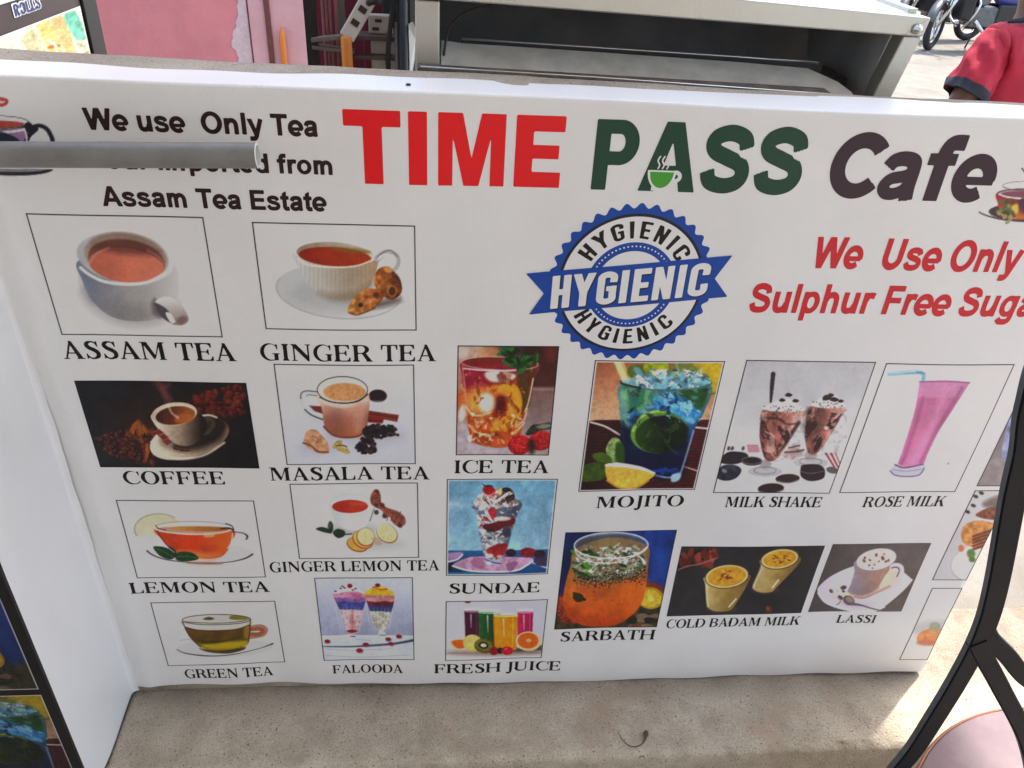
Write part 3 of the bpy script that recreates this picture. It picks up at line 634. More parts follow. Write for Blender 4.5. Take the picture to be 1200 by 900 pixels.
def art_masala(a):
    a.c[:] = gy((174, 169, 167), (166, 163, 168), 20, 660)(a.X, a.Y)
    a.ell(700, 480, 240, 60, (146, 140, 146), soft=90, a=.5); a.ell(400, 560, 120, 40, (150, 145, 150), soft=70, a=.5)
    a.ell(785, 215, 66, 52, (182, 178, 176)); a.ell(782, 222, 58, 42, (44, 28, 30), soft=8); a.ell(785, 262, 60, 20, (176, 172, 170), soft=20, a=.8, clip=lambda X, Y: 255 - Y)
    a.poly([(345, 285), (440, 290), (440, 340), (380, 320)], (110, 42, 38), soft=8)
    a.poly([(700, 312), (915, 345), (905, 390), (700, 350)], (118, 48, 38)); a.line([(700, 330), (910, 364)], 3, (76, 26, 24), soft=5, smooth=False)
    a.poly([(700, 350), (822, 365), (812, 400), (700, 390)], (124, 40, 32)); a.line([(710, 378), (815, 384)], 3, (80, 22, 20), soft=5, smooth=False)
    a.line([(405, 205), (330, 195), (298, 215), (300, 275), (350, 335), (430, 372)], 14, (168, 163, 162)); 
    a.line([(400, 196), (330, 190), (296, 205), (292, 240)], 3, (70, 66, 66), soft=5); a.line([(400, 222), (345, 215), (330, 222)], 3, (110, 105, 105), soft=5); a.line([(318, 310), (360, 345), (430, 374)], 4, (56, 50, 52), soft=5)
    body = lambda X, Y: gy((196, 160, 140), (150, 88, 62), 250, 480, mid=(156, 100, 82))(X, Y) * (1 + .10 * np.cos((X - 640) / 40))[:, None]
    a.spl([(400, 215), (425, 300), (445, 420), (490, 470), (560, 488), (650, 482), (708, 450), (718, 380), (720, 200), (560, 160)], body)
    a.spl([(410, 220), (435, 270), (560, 300), (700, 260), (712, 240), (600, 262), (480, 255)], (196, 172, 158), soft=16, a=.8)
    a.spl([(640, 280), (690, 270), (690, 420), (640, 440)], (186, 140, 118), soft=40, a=.6)
    a.line([(440, 420), (490, 470), (560, 490), (650, 484), (708, 452)], 6, (116, 56, 44), soft=8)
    a.ell(558, 182, 160, 86, (176, 168, 160), a=.75)
    a.ell(572, 196, 134, 58, tex((188, 134, 88), 12, .14, 6), soft=8)
    a.ring(558, 182, 160, 86, 3, (66, 62, 62), soft=4)
    a.line([(415, 230), (480, 258), (570, 268), (660, 254), (718, 210)], 4, (58, 48, 46), soft=5)
    a.spl([(308, 520), (330, 450), (380, 440), (420, 470), (465, 530), (470, 580), (430, 598), (370, 575), (320, 540)], tex((178, 132, 98), 26, .28, 8))
    a.line([(308, 525), (360, 545), (400, 580), (466, 585)], 5, (104, 60, 44), soft=8); a.line([(370, 480), (400, 500), (390, 530)], 4, (120, 76, 56), soft=8, a=.7)
    for x, y, r in ((525, 535, -40), (552, 566, 10), (570, 575, 25), (540, 545, 60)): a.ell(x, y, 36, 18, tex((160, 136, 82), 9, .2), r)
    a.line([(520, 545), (560, 542), (585, 552)], 4, (84, 70, 36), soft=6)
    for n, c, r in ((100, (770, 455), 66), (46, (840, 448), 50), (70, (712, 556), 55), (30, (720, 500), 34)):
        for k in range(n):
            t = a.rnd.uniform(0, 6.28); q = math.sqrt(a.rnd.random()) * r
            a.ell(c[0] + q * 1.2 * math.cos(t), c[1] + q * .72 * math.sin(t), 12, 10, a.rnd.choice([(40, 30, 34), (52, 40, 42), (66, 48, 48), (30, 24, 28)]))
    a.ell(908, 474, 10, 9, (44, 34, 36))

def art_gingerlemon(a):
    a.ell(560, 345, 150, 34, (150, 146, 143), soft=50, a=.6); a.ell(730, 440, 160, 30, (156, 150, 146), soft=50, a=.5)
    a.spl([(432, 175), (436, 240), (470, 310), (530, 345), (600, 350), (650, 320), (678, 260), (690, 200), (560, 130)], gx((164, 160, 158), (186, 182, 178), 430, 690))
    a.ell(555, 178, 132, 56, (182, 178, 175)); a.ring(555, 178, 132, 56, 2, (150, 146, 143), soft=6, a=.5)
    a.ell(550, 198, 114, 42, gx((150, 44, 30), (172, 54, 36), 440, 660), soft=5); a.ell(600, 180, 60, 14, (190, 96, 70), soft=18, a=.4)
    a.line([(680, 255), (690, 215), (722, 200), (748, 225), (745, 258), (715, 275)], 13, (178, 173, 170)); a.ell(718, 237, 15, 15, (70, 62, 64), soft=6); a.line([(676, 290), (690, 250), (702, 215)], 4, (128, 122, 120), soft=8)
    g = lambda s: tex((136, 76, 58), 16, .4, s)
    a.spl([(680, 140), (700, 100), (725, 92), (745, 130), (750, 180), (790, 210), (850, 230), (895, 265), (900, 310), (860, 330), (820, 300), (800, 265), (760, 272), (755, 230), (690, 190)], g(2))
    for x, y in ((722, 105), (715, 190), (770, 262), (866, 322), (755, 190)): a.ell(x, y, 16, 12, (66, 34, 30), 30, soft=10, a=.8)
    for y in (120, 140, 160): a.line([(688, y + 18), (740, y)], 2.5, (90, 44, 36), soft=4, a=.6)
    for x in (800, 825, 850, 872): a.line([(x, 232), (x - 16, 290)], 2.5, (96, 50, 40), soft=4, a=.6)
    for pts in ([(332, 342), (370, 328), (420, 345), (430, 368), (385, 362)], [(425, 290), (442, 318), (436, 360), (415, 345), (410, 310)], [(440, 365), (470, 340), (515, 355), (512, 385), (470, 398)]):
        a.spl(pts, tex((38, 54, 40), 14, .3, 3))
    a.line([(515, 375), (560, 372)], 4, (60, 62, 48), soft=6, smooth=False); a.ell(420, 318, 10, 26, (74, 90, 70), 20, soft=10, a=.6)
    for (cx, cy, rx, ry, ro, c) in ((596, 440, 70, 46, 15, (206, 150, 70)), (630, 410, 70, 54, 30, (214, 164, 90)), (648, 394, 60, 58, 40, (200, 184, 136))):
        a.ell(cx, cy, rx, ry, (150, 86, 40), ro); a.ell(cx + 2, cy - 4, rx - 5, ry - 5, tex(c, 20, .1), ro, soft=5)
    a.ell(720, 420, 36, 24, (176, 146, 120), 20, soft=10, a=.6)
    a.ell(785, 372, 72, 56, (150, 110, 60), 35); a.ell(782, 367, 68, 52, (196, 184, 150), 35, soft=4); a.ell(784, 368, 56, 42, tex((200, 182, 120), 12, .12), 35, soft=6)
    for k in range(8): a.line([(784, 368), (784 + 46 * math.cos(k * .785 + .3), 368 + 40 * math.sin(k * .785 + .3))], 2, (212, 204, 176), soft=5, smooth=False)

def art_falooda(a):
    a.c[:] = np.where((a.Y < 545)[:, None], gy((170, 168, 176), (140, 140, 158), 100, 545)(a.X, a.Y), (172, 172, 180))
    a.line([(190, 560), (500, 552), (900, 545)], 6, (190, 190, 194), soft=12)
    a.line([(190, 632), (400, 634), (600, 622), (760, 604), (900, 575)], [3, 5, 7, 8, 9], (66, 64, 80), soft=10)
    for p in ([(200, 650), (420, 662), (640, 652)], [(420, 575), (560, 586)], [(620, 660), (740, 640)], [(210, 700), (500, 716), (880, 690)]): a.line(p, 2, (130, 130, 142), soft=5, a=.7)
    def glass(pts, bands, base):
        p = catmull(pts, 6, True)
        for (y0, y1, col, wob) in bands:
            i = a._idx((p[:, 0].min(), p[:, 1].min(), p[:, 0].max(), p[:, 1].max()), 4)
            d = sd_poly(a.X[i], a.Y[i], p); yy = a.Y[i] + wob * (noise2(a.X[i], a.Y[i], 40, 4) - .5)
            d = np.maximum(d, np.maximum(y0 - yy, yy - y1)); a._blend(i, d, tex(col, 22, .22, 8), a.px, 1)
        xs = p[:, 0]
        for k in range(8):
            x = xs.min() + (xs.max() - xs.min()) * (k + .5) / 8
            a.line([(x, 330), (x + (base - x) * .35, 500)], 3, (196, 190, 190), soft=8, a=.3, smooth=False)
    L = [(285, 215), (300, 300), (335, 380), (365, 470), (385, 525), (455, 525), (485, 450), (502, 360), (508, 220)]
    glass(L, [(190, 262, (176, 118, 140), 10), (255, 300, (120, 84, 132), 30), (285, 352, (60, 66, 120), 30), (345, 530, (178, 150, 148), 10)], 415)
    a.ell(420, 440, 14, 80, (166, 60, 70), soft=24, a=.5); a.ell(418, 514, 40, 13, (140, 20, 30), soft=6)
    a.spl([(285, 222), (310, 180), (370, 160), (410, 150), (460, 175), (508, 215), (470, 205), (400, 200)], tex((196, 176, 180), 14, .15), soft=8)
    for x, y in ((290, 204), (330, 180), (345, 165), (360, 176), (425, 192), (445, 180)): a.ell(x, y, 10, 5, (50, 34, 44), 10)
    a.ell(402, 160, 20, 17, (122, 24, 34)); a.ell(455, 232, 34, 22, (170, 70, 110), soft=20, a=.6)
    Rr = [(525, 205), (540, 300), (565, 380), (590, 460), (625, 510), (665, 510), (695, 460), (720, 380), (738, 205)]
    glass(Rr, [(185, 235, (206, 156, 50), 16), (228, 285, (180, 120, 116), 12), (278, 322, (96, 30, 46), 26), (312, 362, (52, 58, 96), 20), (356, 515, (156, 150, 136), 8)], 645)
    a.spl([(524, 215), (560, 180), (610, 160), (660, 162), (700, 180), (738, 200), (690, 215), (600, 222)], tex((214, 160, 40), 16, .2), soft=6)
    a.ell(618, 152, 20, 14, (104, 22, 34)); a.line([(585, 165), (640, 185), (690, 180)], 5, (170, 80, 30), soft=8)
    a.ell(400, 560, 60, 20, (200, 196, 200), soft=20, a=.8); a.ell(425, 555, 22, 4, (60, 56, 66)); a.ell(650, 530, 30, 20, (176, 174, 180), soft=12, a=.8); a.ell(655, 542, 22, 3, (90, 86, 92))
    for x, y, r in ((226, 592, 24), (525, 618, 26), (476, 664, 28), (700, 572, 24), (722, 608, 24), (784, 548, 24)):
        a.ell(x + 4, y + 6, r, r * .6, (100, 84, 96), soft=12, a=.6); a.ell(x, y, r * .95, r * .6, tex((132, 26, 36), 9, .35), soft=4)

def art_icetea(a):
    a.c[:] = np.where((a.X > 640)[:, None], gy((60, 24, 24), (74, 40, 38), 20, 290)(a.X, a.Y), gy((176, 150, 130), (160, 110, 80), 20, 400)(a.X, a.Y))
    a.ell(560, 50, 160, 60, (52, 26, 24), soft=80, a=.9); a.ell(820, 60, 40, 60, (110, 40, 30), soft=60, a=.7)
    a.poly([(600, 290), (880, 290), (880, 760), (600, 760)], gy((116, 84, 78), (150, 134, 130), 290, 700), soft=30)
    a.ell(760, 300, 130, 10, (150, 118, 110), soft=16, a=.8)
    a.poly([(190, 520), (620, 520), (620, 740), (190, 740)], tex((160, 146, 150), 40, .1, 3), soft=40)
    a.ell(420, 60, 70, 40, (180, 126, 84), soft=40, a=.8); a.ell(230, 60, 50, 40, (176, 160, 150), soft=30); a.ell(225, 380, 36, 70, (170, 84, 40), soft=40); a.ell(235, 460, 26, 60, (180, 168, 160), 10, soft=20)
    tea = tex(gy((132, 34, 44), (170, 72, 28), 160, 560, mid=(160, 70, 26)), 50, .3, 3)
    a.spl([(232, 120), (250, 250), (262, 400), (275, 560), (300, 640), (380, 672), (500, 680), (590, 645), (640, 520), (665, 420), (700, 250), (735, 130), (480, 95)], tea)
    a.spl([(600, 180), (720, 150), (690, 280), (655, 430), (600, 430)], (70, 52, 22), soft=40, a=.85)
    a.spl([(245, 170), (400, 175), (400, 290), (250, 300)], (128, 24, 48), soft=50, a=.8)
    a.ell(375, 120, 125, 32, (110, 34, 28), -3, soft=12)
    a.spl([(380, 195), (470, 180), (580, 205), (560, 240), (470, 255), (410, 245)], (196, 178, 166), soft=18); a.ell(520, 215, 40, 22, (160, 100, 70), soft=22, a=.7)
    a.ell(520, 420, 105, 165, tex((206, 128, 34), 40, .15, 2), 12, soft=10); a.ell(470, 420, 60, 84, (140, 40, 22), 12, soft=40); a.ell(485, 405, 34, 56, (84, 18, 26), 10, soft=30)
    a.ell(350, 385, 90, 90, (206, 136, 62), soft=80); a.ell(395, 395, 46, 62, (236, 226, 210), soft=40)
    a.line([(440, 290), (560, 300), (604, 400), (560, 520), (430, 570)], 14, (216, 144, 40), soft=20, a=.8)
    for p in ([(262, 420), (300, 470), (360, 475), (420, 455)], [(280, 540), (330, 590), (420, 610)], [(600, 540), (640, 500), (660, 430)], [(300, 640), (380, 600), (430, 640)], [(560, 600), (610, 560), (640, 520)]):
        a.line(p, 6, (214, 190, 164), soft=9, a=.75)
    for k in range(34):
        t = a.rnd.uniform(270, 620); a.ell(t, a.rnd.uniform(440, 650), a.rnd.uniform(8, 26), a.rnd.uniform(4, 12), a.rnd.choice([(120, 46, 16), (206, 140, 70), (150, 60, 24), (226, 206, 186)]), a.rnd.uniform(0, 180), soft=8, a=.7)
    TB = [(245, 180), (265, 400), (278, 560), (305, 640), (380, 668), (500, 675), (585, 640), (632, 520), (660, 420), (690, 250), (715, 160)]
    a.blot(TB, (92, 26, 18), 50, .60, 71, 1.3, .8, 0, .08, .6); a.blot(TB, (214, 160, 96), 34, .66, 72, 1.4, .7, 0, .08, .5); a.blot([(270, 450), (300, 640), (420, 670), (590, 640), (650, 440), (500, 560), (360, 500)], (216, 186, 150), 26, .63, 73, 1, 1, 30, .07, .6); a.blot([(250, 170), (400, 180), (400, 280), (250, 290)], (176, 60, 84), 26, .6, 74, 1, 1, 0, .08, .6)
    a.line([(300, 650), (380, 674), (500, 684), (590, 650)], 6, (166, 84, 44), soft=8)
    a.ring(480, 132, 250, 44, 4, (176, 150, 140), 2, soft=6, a=.7)
    a.line([(245, 165), (360, 176), (520, 180), (640, 172)], 5, (206, 170, 170), soft=7)
    a.line([(700, 230), (670, 380), (645, 450)], 4, (210, 180, 140), soft=6)
    a.line([(236, 150), (255, 300), (268, 420)], 3, (190, 130, 120), soft=6, a=.8)
    for k in range(46):
        x, y = a.rnd.choice([(540, 80), (600, 120), (570, 130), (680, 100), (530, 50), (620, 150)]); a.ell(x + a.rnd.uniform(-50, 50), y + a.rnd.uniform(-24, 24), 34, 13, a.rnd.choice([(26, 60, 24), (38, 82, 34), (18, 44, 18), (50, 96, 44)]), a.rnd.uniform(0, 180))
    for cx, cy in ((612, 670), (750, 640)):
        a.ell(cx, cy, 78, 66, tex(gy((176, 30, 38), (140, 22, 30), cy - 60, cy + 60), 12, .3), -10)
        for k in range(30): a.ell(cx + a.rnd.uniform(-60, 60), cy + a.rnd.uniform(-45, 45), 4, 4, (206, 90, 70), a=.6)
    a.ell(690, 680, 26, 50, (46, 30, 24), soft=30, a=.9); a.spl([(650, 600), (690, 540), (740, 530), (810, 520), (815, 560), (740, 575), (700, 600)], tex((44, 48, 34), 14, .4)); a.ell(770, 545, 50, 16, (120, 112, 100), -6, soft=16)

def art_mojito(a):
    a.c[:] = tex(gy((150, 88, 58), (186, 150, 116), 60, 380), 30, .07)(a.X, a.Y)
    a.ell(820, 140, 140, 110, tex((170, 140, 26), 40, .14), soft=6); a.ell(800, 150, 120, 80, (186, 158, 40), soft=40, a=.7); a.line([(800, 240), (850, 225), (890, 190)], 5, (120, 84, 20), soft=8)
    a.poly([(60, 395), (180, 378), (900, 378), (900, 800), (60, 800)], tex(gx((46, 24, 24), (74, 28, 30), 100, 800), 16, .4, 3, 1, 4))
    for k in range(22): a.line([(100, 420 + k * 17), (900, 400 + k * 17)], 2, (28, 14, 16), soft=5, a=.5, smooth=False)
    a.line([(150, 390), (230, 415), (310, 462)], 5, (196, 170, 160), soft=6); a.line([(720, 420), (810, 430)], 5, (196, 170, 160), soft=6, smooth=False); a.line([(660, 640), (745, 668)], 4, (176, 140, 130), soft=6, smooth=False)
    a.line([(300, 50), (360, 190)], 24, (206, 180, 126), soft=8, smooth=False); a.line([(318, 50), (378, 190)], 6, (176, 140, 90), soft=8, smooth=False)
    a.ell(400, 110, 50, 40, (84, 96, 24), soft=10); a.ell(510, 85, 70, 50, tex((140, 146, 26), 20, .25), 0, soft=8); a.ell(660, 110, 90, 50, (96, 120, 50), soft=20, a=.8)
    body = lambda X, Y: gy((84, 124, 112), (12, 20, 50), 190, 600, mid=(34, 80, 112))(X, Y) * (1 + .5 * (noise2(X, Y, 34, 7) - .5))[:, None]
    a.spl([(318, 180), (308, 300), (318, 400), (325, 520), (345, 640), (420, 690), (560, 705), (640, 690), (680, 560), (730, 420), (780, 330), (812, 180), (560, 150)], body)
    a.spl([(320, 420), (380, 440), (400, 560), (640, 600), (650, 690), (520, 700), (380, 680), (340, 620)], (12, 20, 48), soft=60, a=.9)
    a.spl([(330, 200), (420, 200), (500, 250), (430, 310), (360, 310)], (52, 110, 66), soft=36, a=.8); a.spl([(310, 230), (345, 230), (370, 400), (345, 420), (312, 370)], (140, 176, 140), soft=26, a=.6)
    a.spl([(640, 220), (790, 200), (780, 290), (740, 322), (690, 290)], (38, 78, 26), soft=14)
    a.spl([(500, 260), (600, 230), (700, 320), (760, 340), (700, 400), (600, 370), (520, 320)], tex((62, 130, 176), 20, .4), soft=30)
    for k in range(40): a.ell(a.rnd.uniform(360, 740), a.rnd.uniform(250, 400), a.rnd.uniform(10, 34), a.rnd.uniform(6, 14), a.rnd.choice([(140, 196, 220), (44, 110, 170), (90, 160, 190), (30, 84, 140)]), a.rnd.uniform(-40, 40), soft=14, a=.55)
    a.ell(530, 450, 160, 116, (96, 132, 50), -6, soft=6, clip=lambda X, Y: np.maximum((X - 700), 330 - Y)); a.ell(545, 462, 150, 108, tex(gx((40, 62, 26), (18, 32, 20), 400, 560), 26, .25), -6, soft=10, clip=lambda X, Y: X - 690)
    a.line([(384, 440), (420, 370), (490, 335), (560, 330)], 7, (150, 180, 90), soft=8); a.line([(560, 490), (590, 540), (630, 570)], 4, (70, 88, 62), soft=14, a=.6)
    for k in range(26): a.ell(a.rnd.uniform(500, 640), a.rnd.uniform(655, 685), 14, 6, (28, 60, 130), a.rnd.uniform(-30, 30), soft=8, a=.7)
    a.line([(500, 690), (580, 705), (640, 690), (668, 620), (720, 440)], 5, (130, 160, 190), soft=7, a=.8); a.spl([(600, 690), (650, 680), (640, 720), (600, 730)], (150, 170, 190), soft=10)
    a.ell(560, 170, 246, 40, (120, 160, 170), 0, soft=10, a=.75)
    for k in range(60): a.ell(a.rnd.uniform(400, 790), a.rnd.uniform(105, 205), a.rnd.uniform(10, 42), a.rnd.uniform(6, 18), a.rnd.choice([(172, 186, 186), (96, 146, 166), (58, 104, 134), (46, 74, 66), (126, 166, 176), (190, 200, 196), (36, 60, 64)]), a.rnd.uniform(-60, 60), soft=12, a=.6)
    IC = [(400, 140), (440, 108), (560, 95), (690, 100), (790, 140), (806, 180), (700, 205), (520, 208), (410, 190)]
    a.blot(IC, (206, 212, 210), 44, .55, 51, 1, 1.5, 20, .05, .9); a.blot(IC, (34, 62, 70), 36, .60, 52, 1, 1.4, -20, .06, .8); a.blot(IC, (120, 176, 196), 24, .58, 53, 1, 1, 0, .06, .8)
    GL = [(322, 205), (312, 300), (322, 400), (332, 520), (350, 640), (430, 685), (560, 698), (636, 684), (676, 560), (726, 420), (774, 330), (800, 205)]
    a.blot(GL, (10, 22, 44), 60, .62, 54, 1, 1.2, 20, .09, .6); a.blot([(330, 215), (330, 400), (480, 330), (560, 240), (480, 210)], (120, 168, 130), 50, .58, 55, 1.3, .8, 0, .1, .6); a.blot([(520, 250), (640, 225), (770, 330), (720, 400), (560, 360)], (150, 200, 224), 30, .60, 56, 1, 1.4, 25, .07, .7); a.blot([(400, 380), (540, 345), (690, 400), (680, 540), (520, 560), (400, 520)], (70, 96, 40), 40, .60, 57, 1, 1, 0, .12, .5); a.ring(566, 172, 250, 38, 4, (56, 90, 96), 0, soft=6, a=.8, clip=lambda X, Y: 172 - Y)
    a.line([(316, 165), (330, 178), (420, 200)], 5, (36, 30, 24), soft=6); a.ring(760, 165, 58, 22, 4, (60, 110, 104), 10, soft=12, a=.6); a.line([(620, 60), (640, 110), (700, 150)], 5, (140, 166, 160), soft=12, a=.7)
    a.spl([(240, 520), (270, 480), (310, 490), (330, 560), (310, 620), (260, 610), (235, 560)], tex((120, 140, 84), 14, .4)); a.spl([(290, 510), (330, 520), (335, 620), (290, 610)], (44, 70, 24), soft=16)
    a.spl([(160, 570), (220, 560), (270, 600), (240, 620), (180, 604)], (70, 90, 26)); a.spl([(100, 640), (180, 612), (240, 630), (230, 700), (150, 720), (95, 710)], tex((58, 76, 28), 24, .3))
    a.spl([(230, 640), (255, 620), (330, 645), (420, 655), (505, 682), (470, 720), (400, 760), (310, 755), (245, 715)], tex((206, 156, 62), 20, .14)); a.line([(235, 632), (300, 630), (420, 650), (505, 680)], [7, 12, 10, 4], (214, 206, 190), soft=7); a.line([(240, 715), (310, 758), (400, 762), (470, 722)], 5, (176, 130, 40), soft=7)

def art_sarbath(a):
    a.c[:] = tex(gx((30, 40, 84), (26, 52, 110), 60, 900), 90, .5, 4, 1, .6)(a.X, a.Y)
    a.ell(200, 300, 80, 300, (20, 24, 56), soft=120, a=.6); a.spl([(720, 250), (880, 200), (860, 350), (760, 420)], (36, 66, 130), soft=60, a=.6)
    a.poly([(40, 660), (160, 600), (500, 640), (640, 600), (820, 590), (1000, 560), (1000, 760), (40, 760)], tex((56, 50, 34), 30, .5), soft=40)
    a.spl([(60, 540), (140, 510), (230, 640), (220, 700), (100, 690)], tex((130, 52, 34), 14, .5, 5), soft=14)
    for k in range(60): a.ell(a.rnd.uniform(70, 210), a.rnd.uniform(540, 690), 8, 5, a.rnd.choice([(160, 70, 40), (80, 30, 24)]), a.rnd.uniform(0, 90), soft=5, a=.7)
    a.ell(735, 470, 90, 50, (120, 50, 30), 10, soft=16); a.ell(730, 530, 95, 74, (170, 132, 30), 5); a.ell(730, 532, 78, 58, tex((190, 160, 50), 16, .14), 5, soft=8); a.ell(735, 535, 22, 18, (214, 190, 100), soft=14)
    for k in range(16): a.ell(a.rnd.uniform(540, 790), a.rnd.uniform(650, 730), 46, 18, a.rnd.choice([(30, 36, 24), (66, 74, 40), (96, 60, 40), (110, 90, 70)]), a.rnd.uniform(-30, 30), soft=8)
    body = tex(gy((128, 96, 52), (168, 66, 20), 250, 720, mid=(182, 92, 30)), 50, .1)
    a.spl([(205, 190), (170, 300), (135, 420), (118, 540), (145, 650), (220, 705), (330, 730), (480, 720), (600, 650), (670, 560), (700, 440), (715, 300), (705, 170), (450, 110)], body)
    a.spl([(130, 560), (160, 650), (260, 715), (420, 728), (560, 680), (460, 690), (300, 680), (190, 620)], (146, 52, 14), soft=60, a=.6)
    a.spl([(560, 440), (700, 400), (690, 480), (640, 600), (560, 640)], (206, 96, 30), soft=60, a=.5)
    a.spl([(200, 460), (330, 440), (460, 470), (400, 540), (280, 520)], (156, 74, 34), soft=30, a=.6)
    a.ell(450, 190, 255, 110, (126, 110, 84), soft=12, a=.5)
    a.spl([(185, 330), (190, 260), (300, 200), (450, 170), (600, 180), (690, 240), (690, 330), (620, 370), (440, 410), (260, 400)], tex((128, 126, 100), 20, .45, 6), soft=16)
    for k in range(90): a.ell(a.rnd.uniform(215, 680), a.rnd.uniform(165, 330), a.rnd.uniform(8, 40), a.rnd.uniform(5, 16), a.rnd.choice([(190, 188, 180), (160, 158, 140), (112, 88, 58), (74, 92, 50), (176, 176, 168), (130, 116, 88), (96, 84, 60)]), a.rnd.uniform(-40, 40), soft=9, a=.62)
    TP = [(190, 330), (195, 255), (300, 200), (450, 172), (600, 182), (688, 245), (686, 330), (600, 360), (440, 385), (270, 375)]
    a.blot(TP, (58, 62, 38), 40, .55, 61, 1, 1.6, 0, .07, .8); a.blot(TP, (188, 188, 182), 34, .59, 62, 1, 1.6, 10, .05, .9); a.blot(TP, (120, 84, 48), 30, .62, 63, 1, 1.5, 0, .06, .7)
    a.blot([(140, 400), (125, 540), (160, 650), (330, 722), (500, 705), (620, 600), (690, 440)], (206, 120, 52), 120, .56, 64, 1, .7, 0, .2, .5)
    for k in range(16): a.ell(a.rnd.choice([240, 270, 300, 540, 220]) + a.rnd.uniform(-25, 25), a.rnd.choice([230, 340, 350, 310]) + a.rnd.uniform(-20, 20), 30, 12, a.rnd.choice([(40, 74, 26), (70, 120, 44), (30, 56, 22)]), a.rnd.uniform(0, 90))
    for k in range(420):
        x = a.rnd.uniform(190, 700); y = 395 - (x - 420) ** 2 / 2600 + a.rnd.gauss(0, 26) + (12 if x < 420 else -8); a.ell(x, y, 5.5, 5, a.rnd.choice([(40, 36, 30), (60, 54, 44), (24, 22, 20), (96, 84, 66)]), soft=5, a=.85)
    a.ell(225, 525, 40, 30, (34, 36, 20), 20); a.ell(268, 540, 12, 10, (40, 24, 16)); a.spl([(185, 490), (230, 500), (260, 540), (210, 555)], (44, 44, 22), soft=8)
    a.ring(455, 165, 258, 90, 5, (196, 196, 200), 0, soft=6, a=.85); a.ring(455, 165, 246, 80, 3, (130, 140, 160), 0, soft=6, a=.7, clip=lambda X, Y: Y - 165)
    a.line([(200, 190), (230, 240), (330, 280), (470, 285), (620, 240), (705, 180)], 4, (206, 196, 186), soft=6, a=.8)

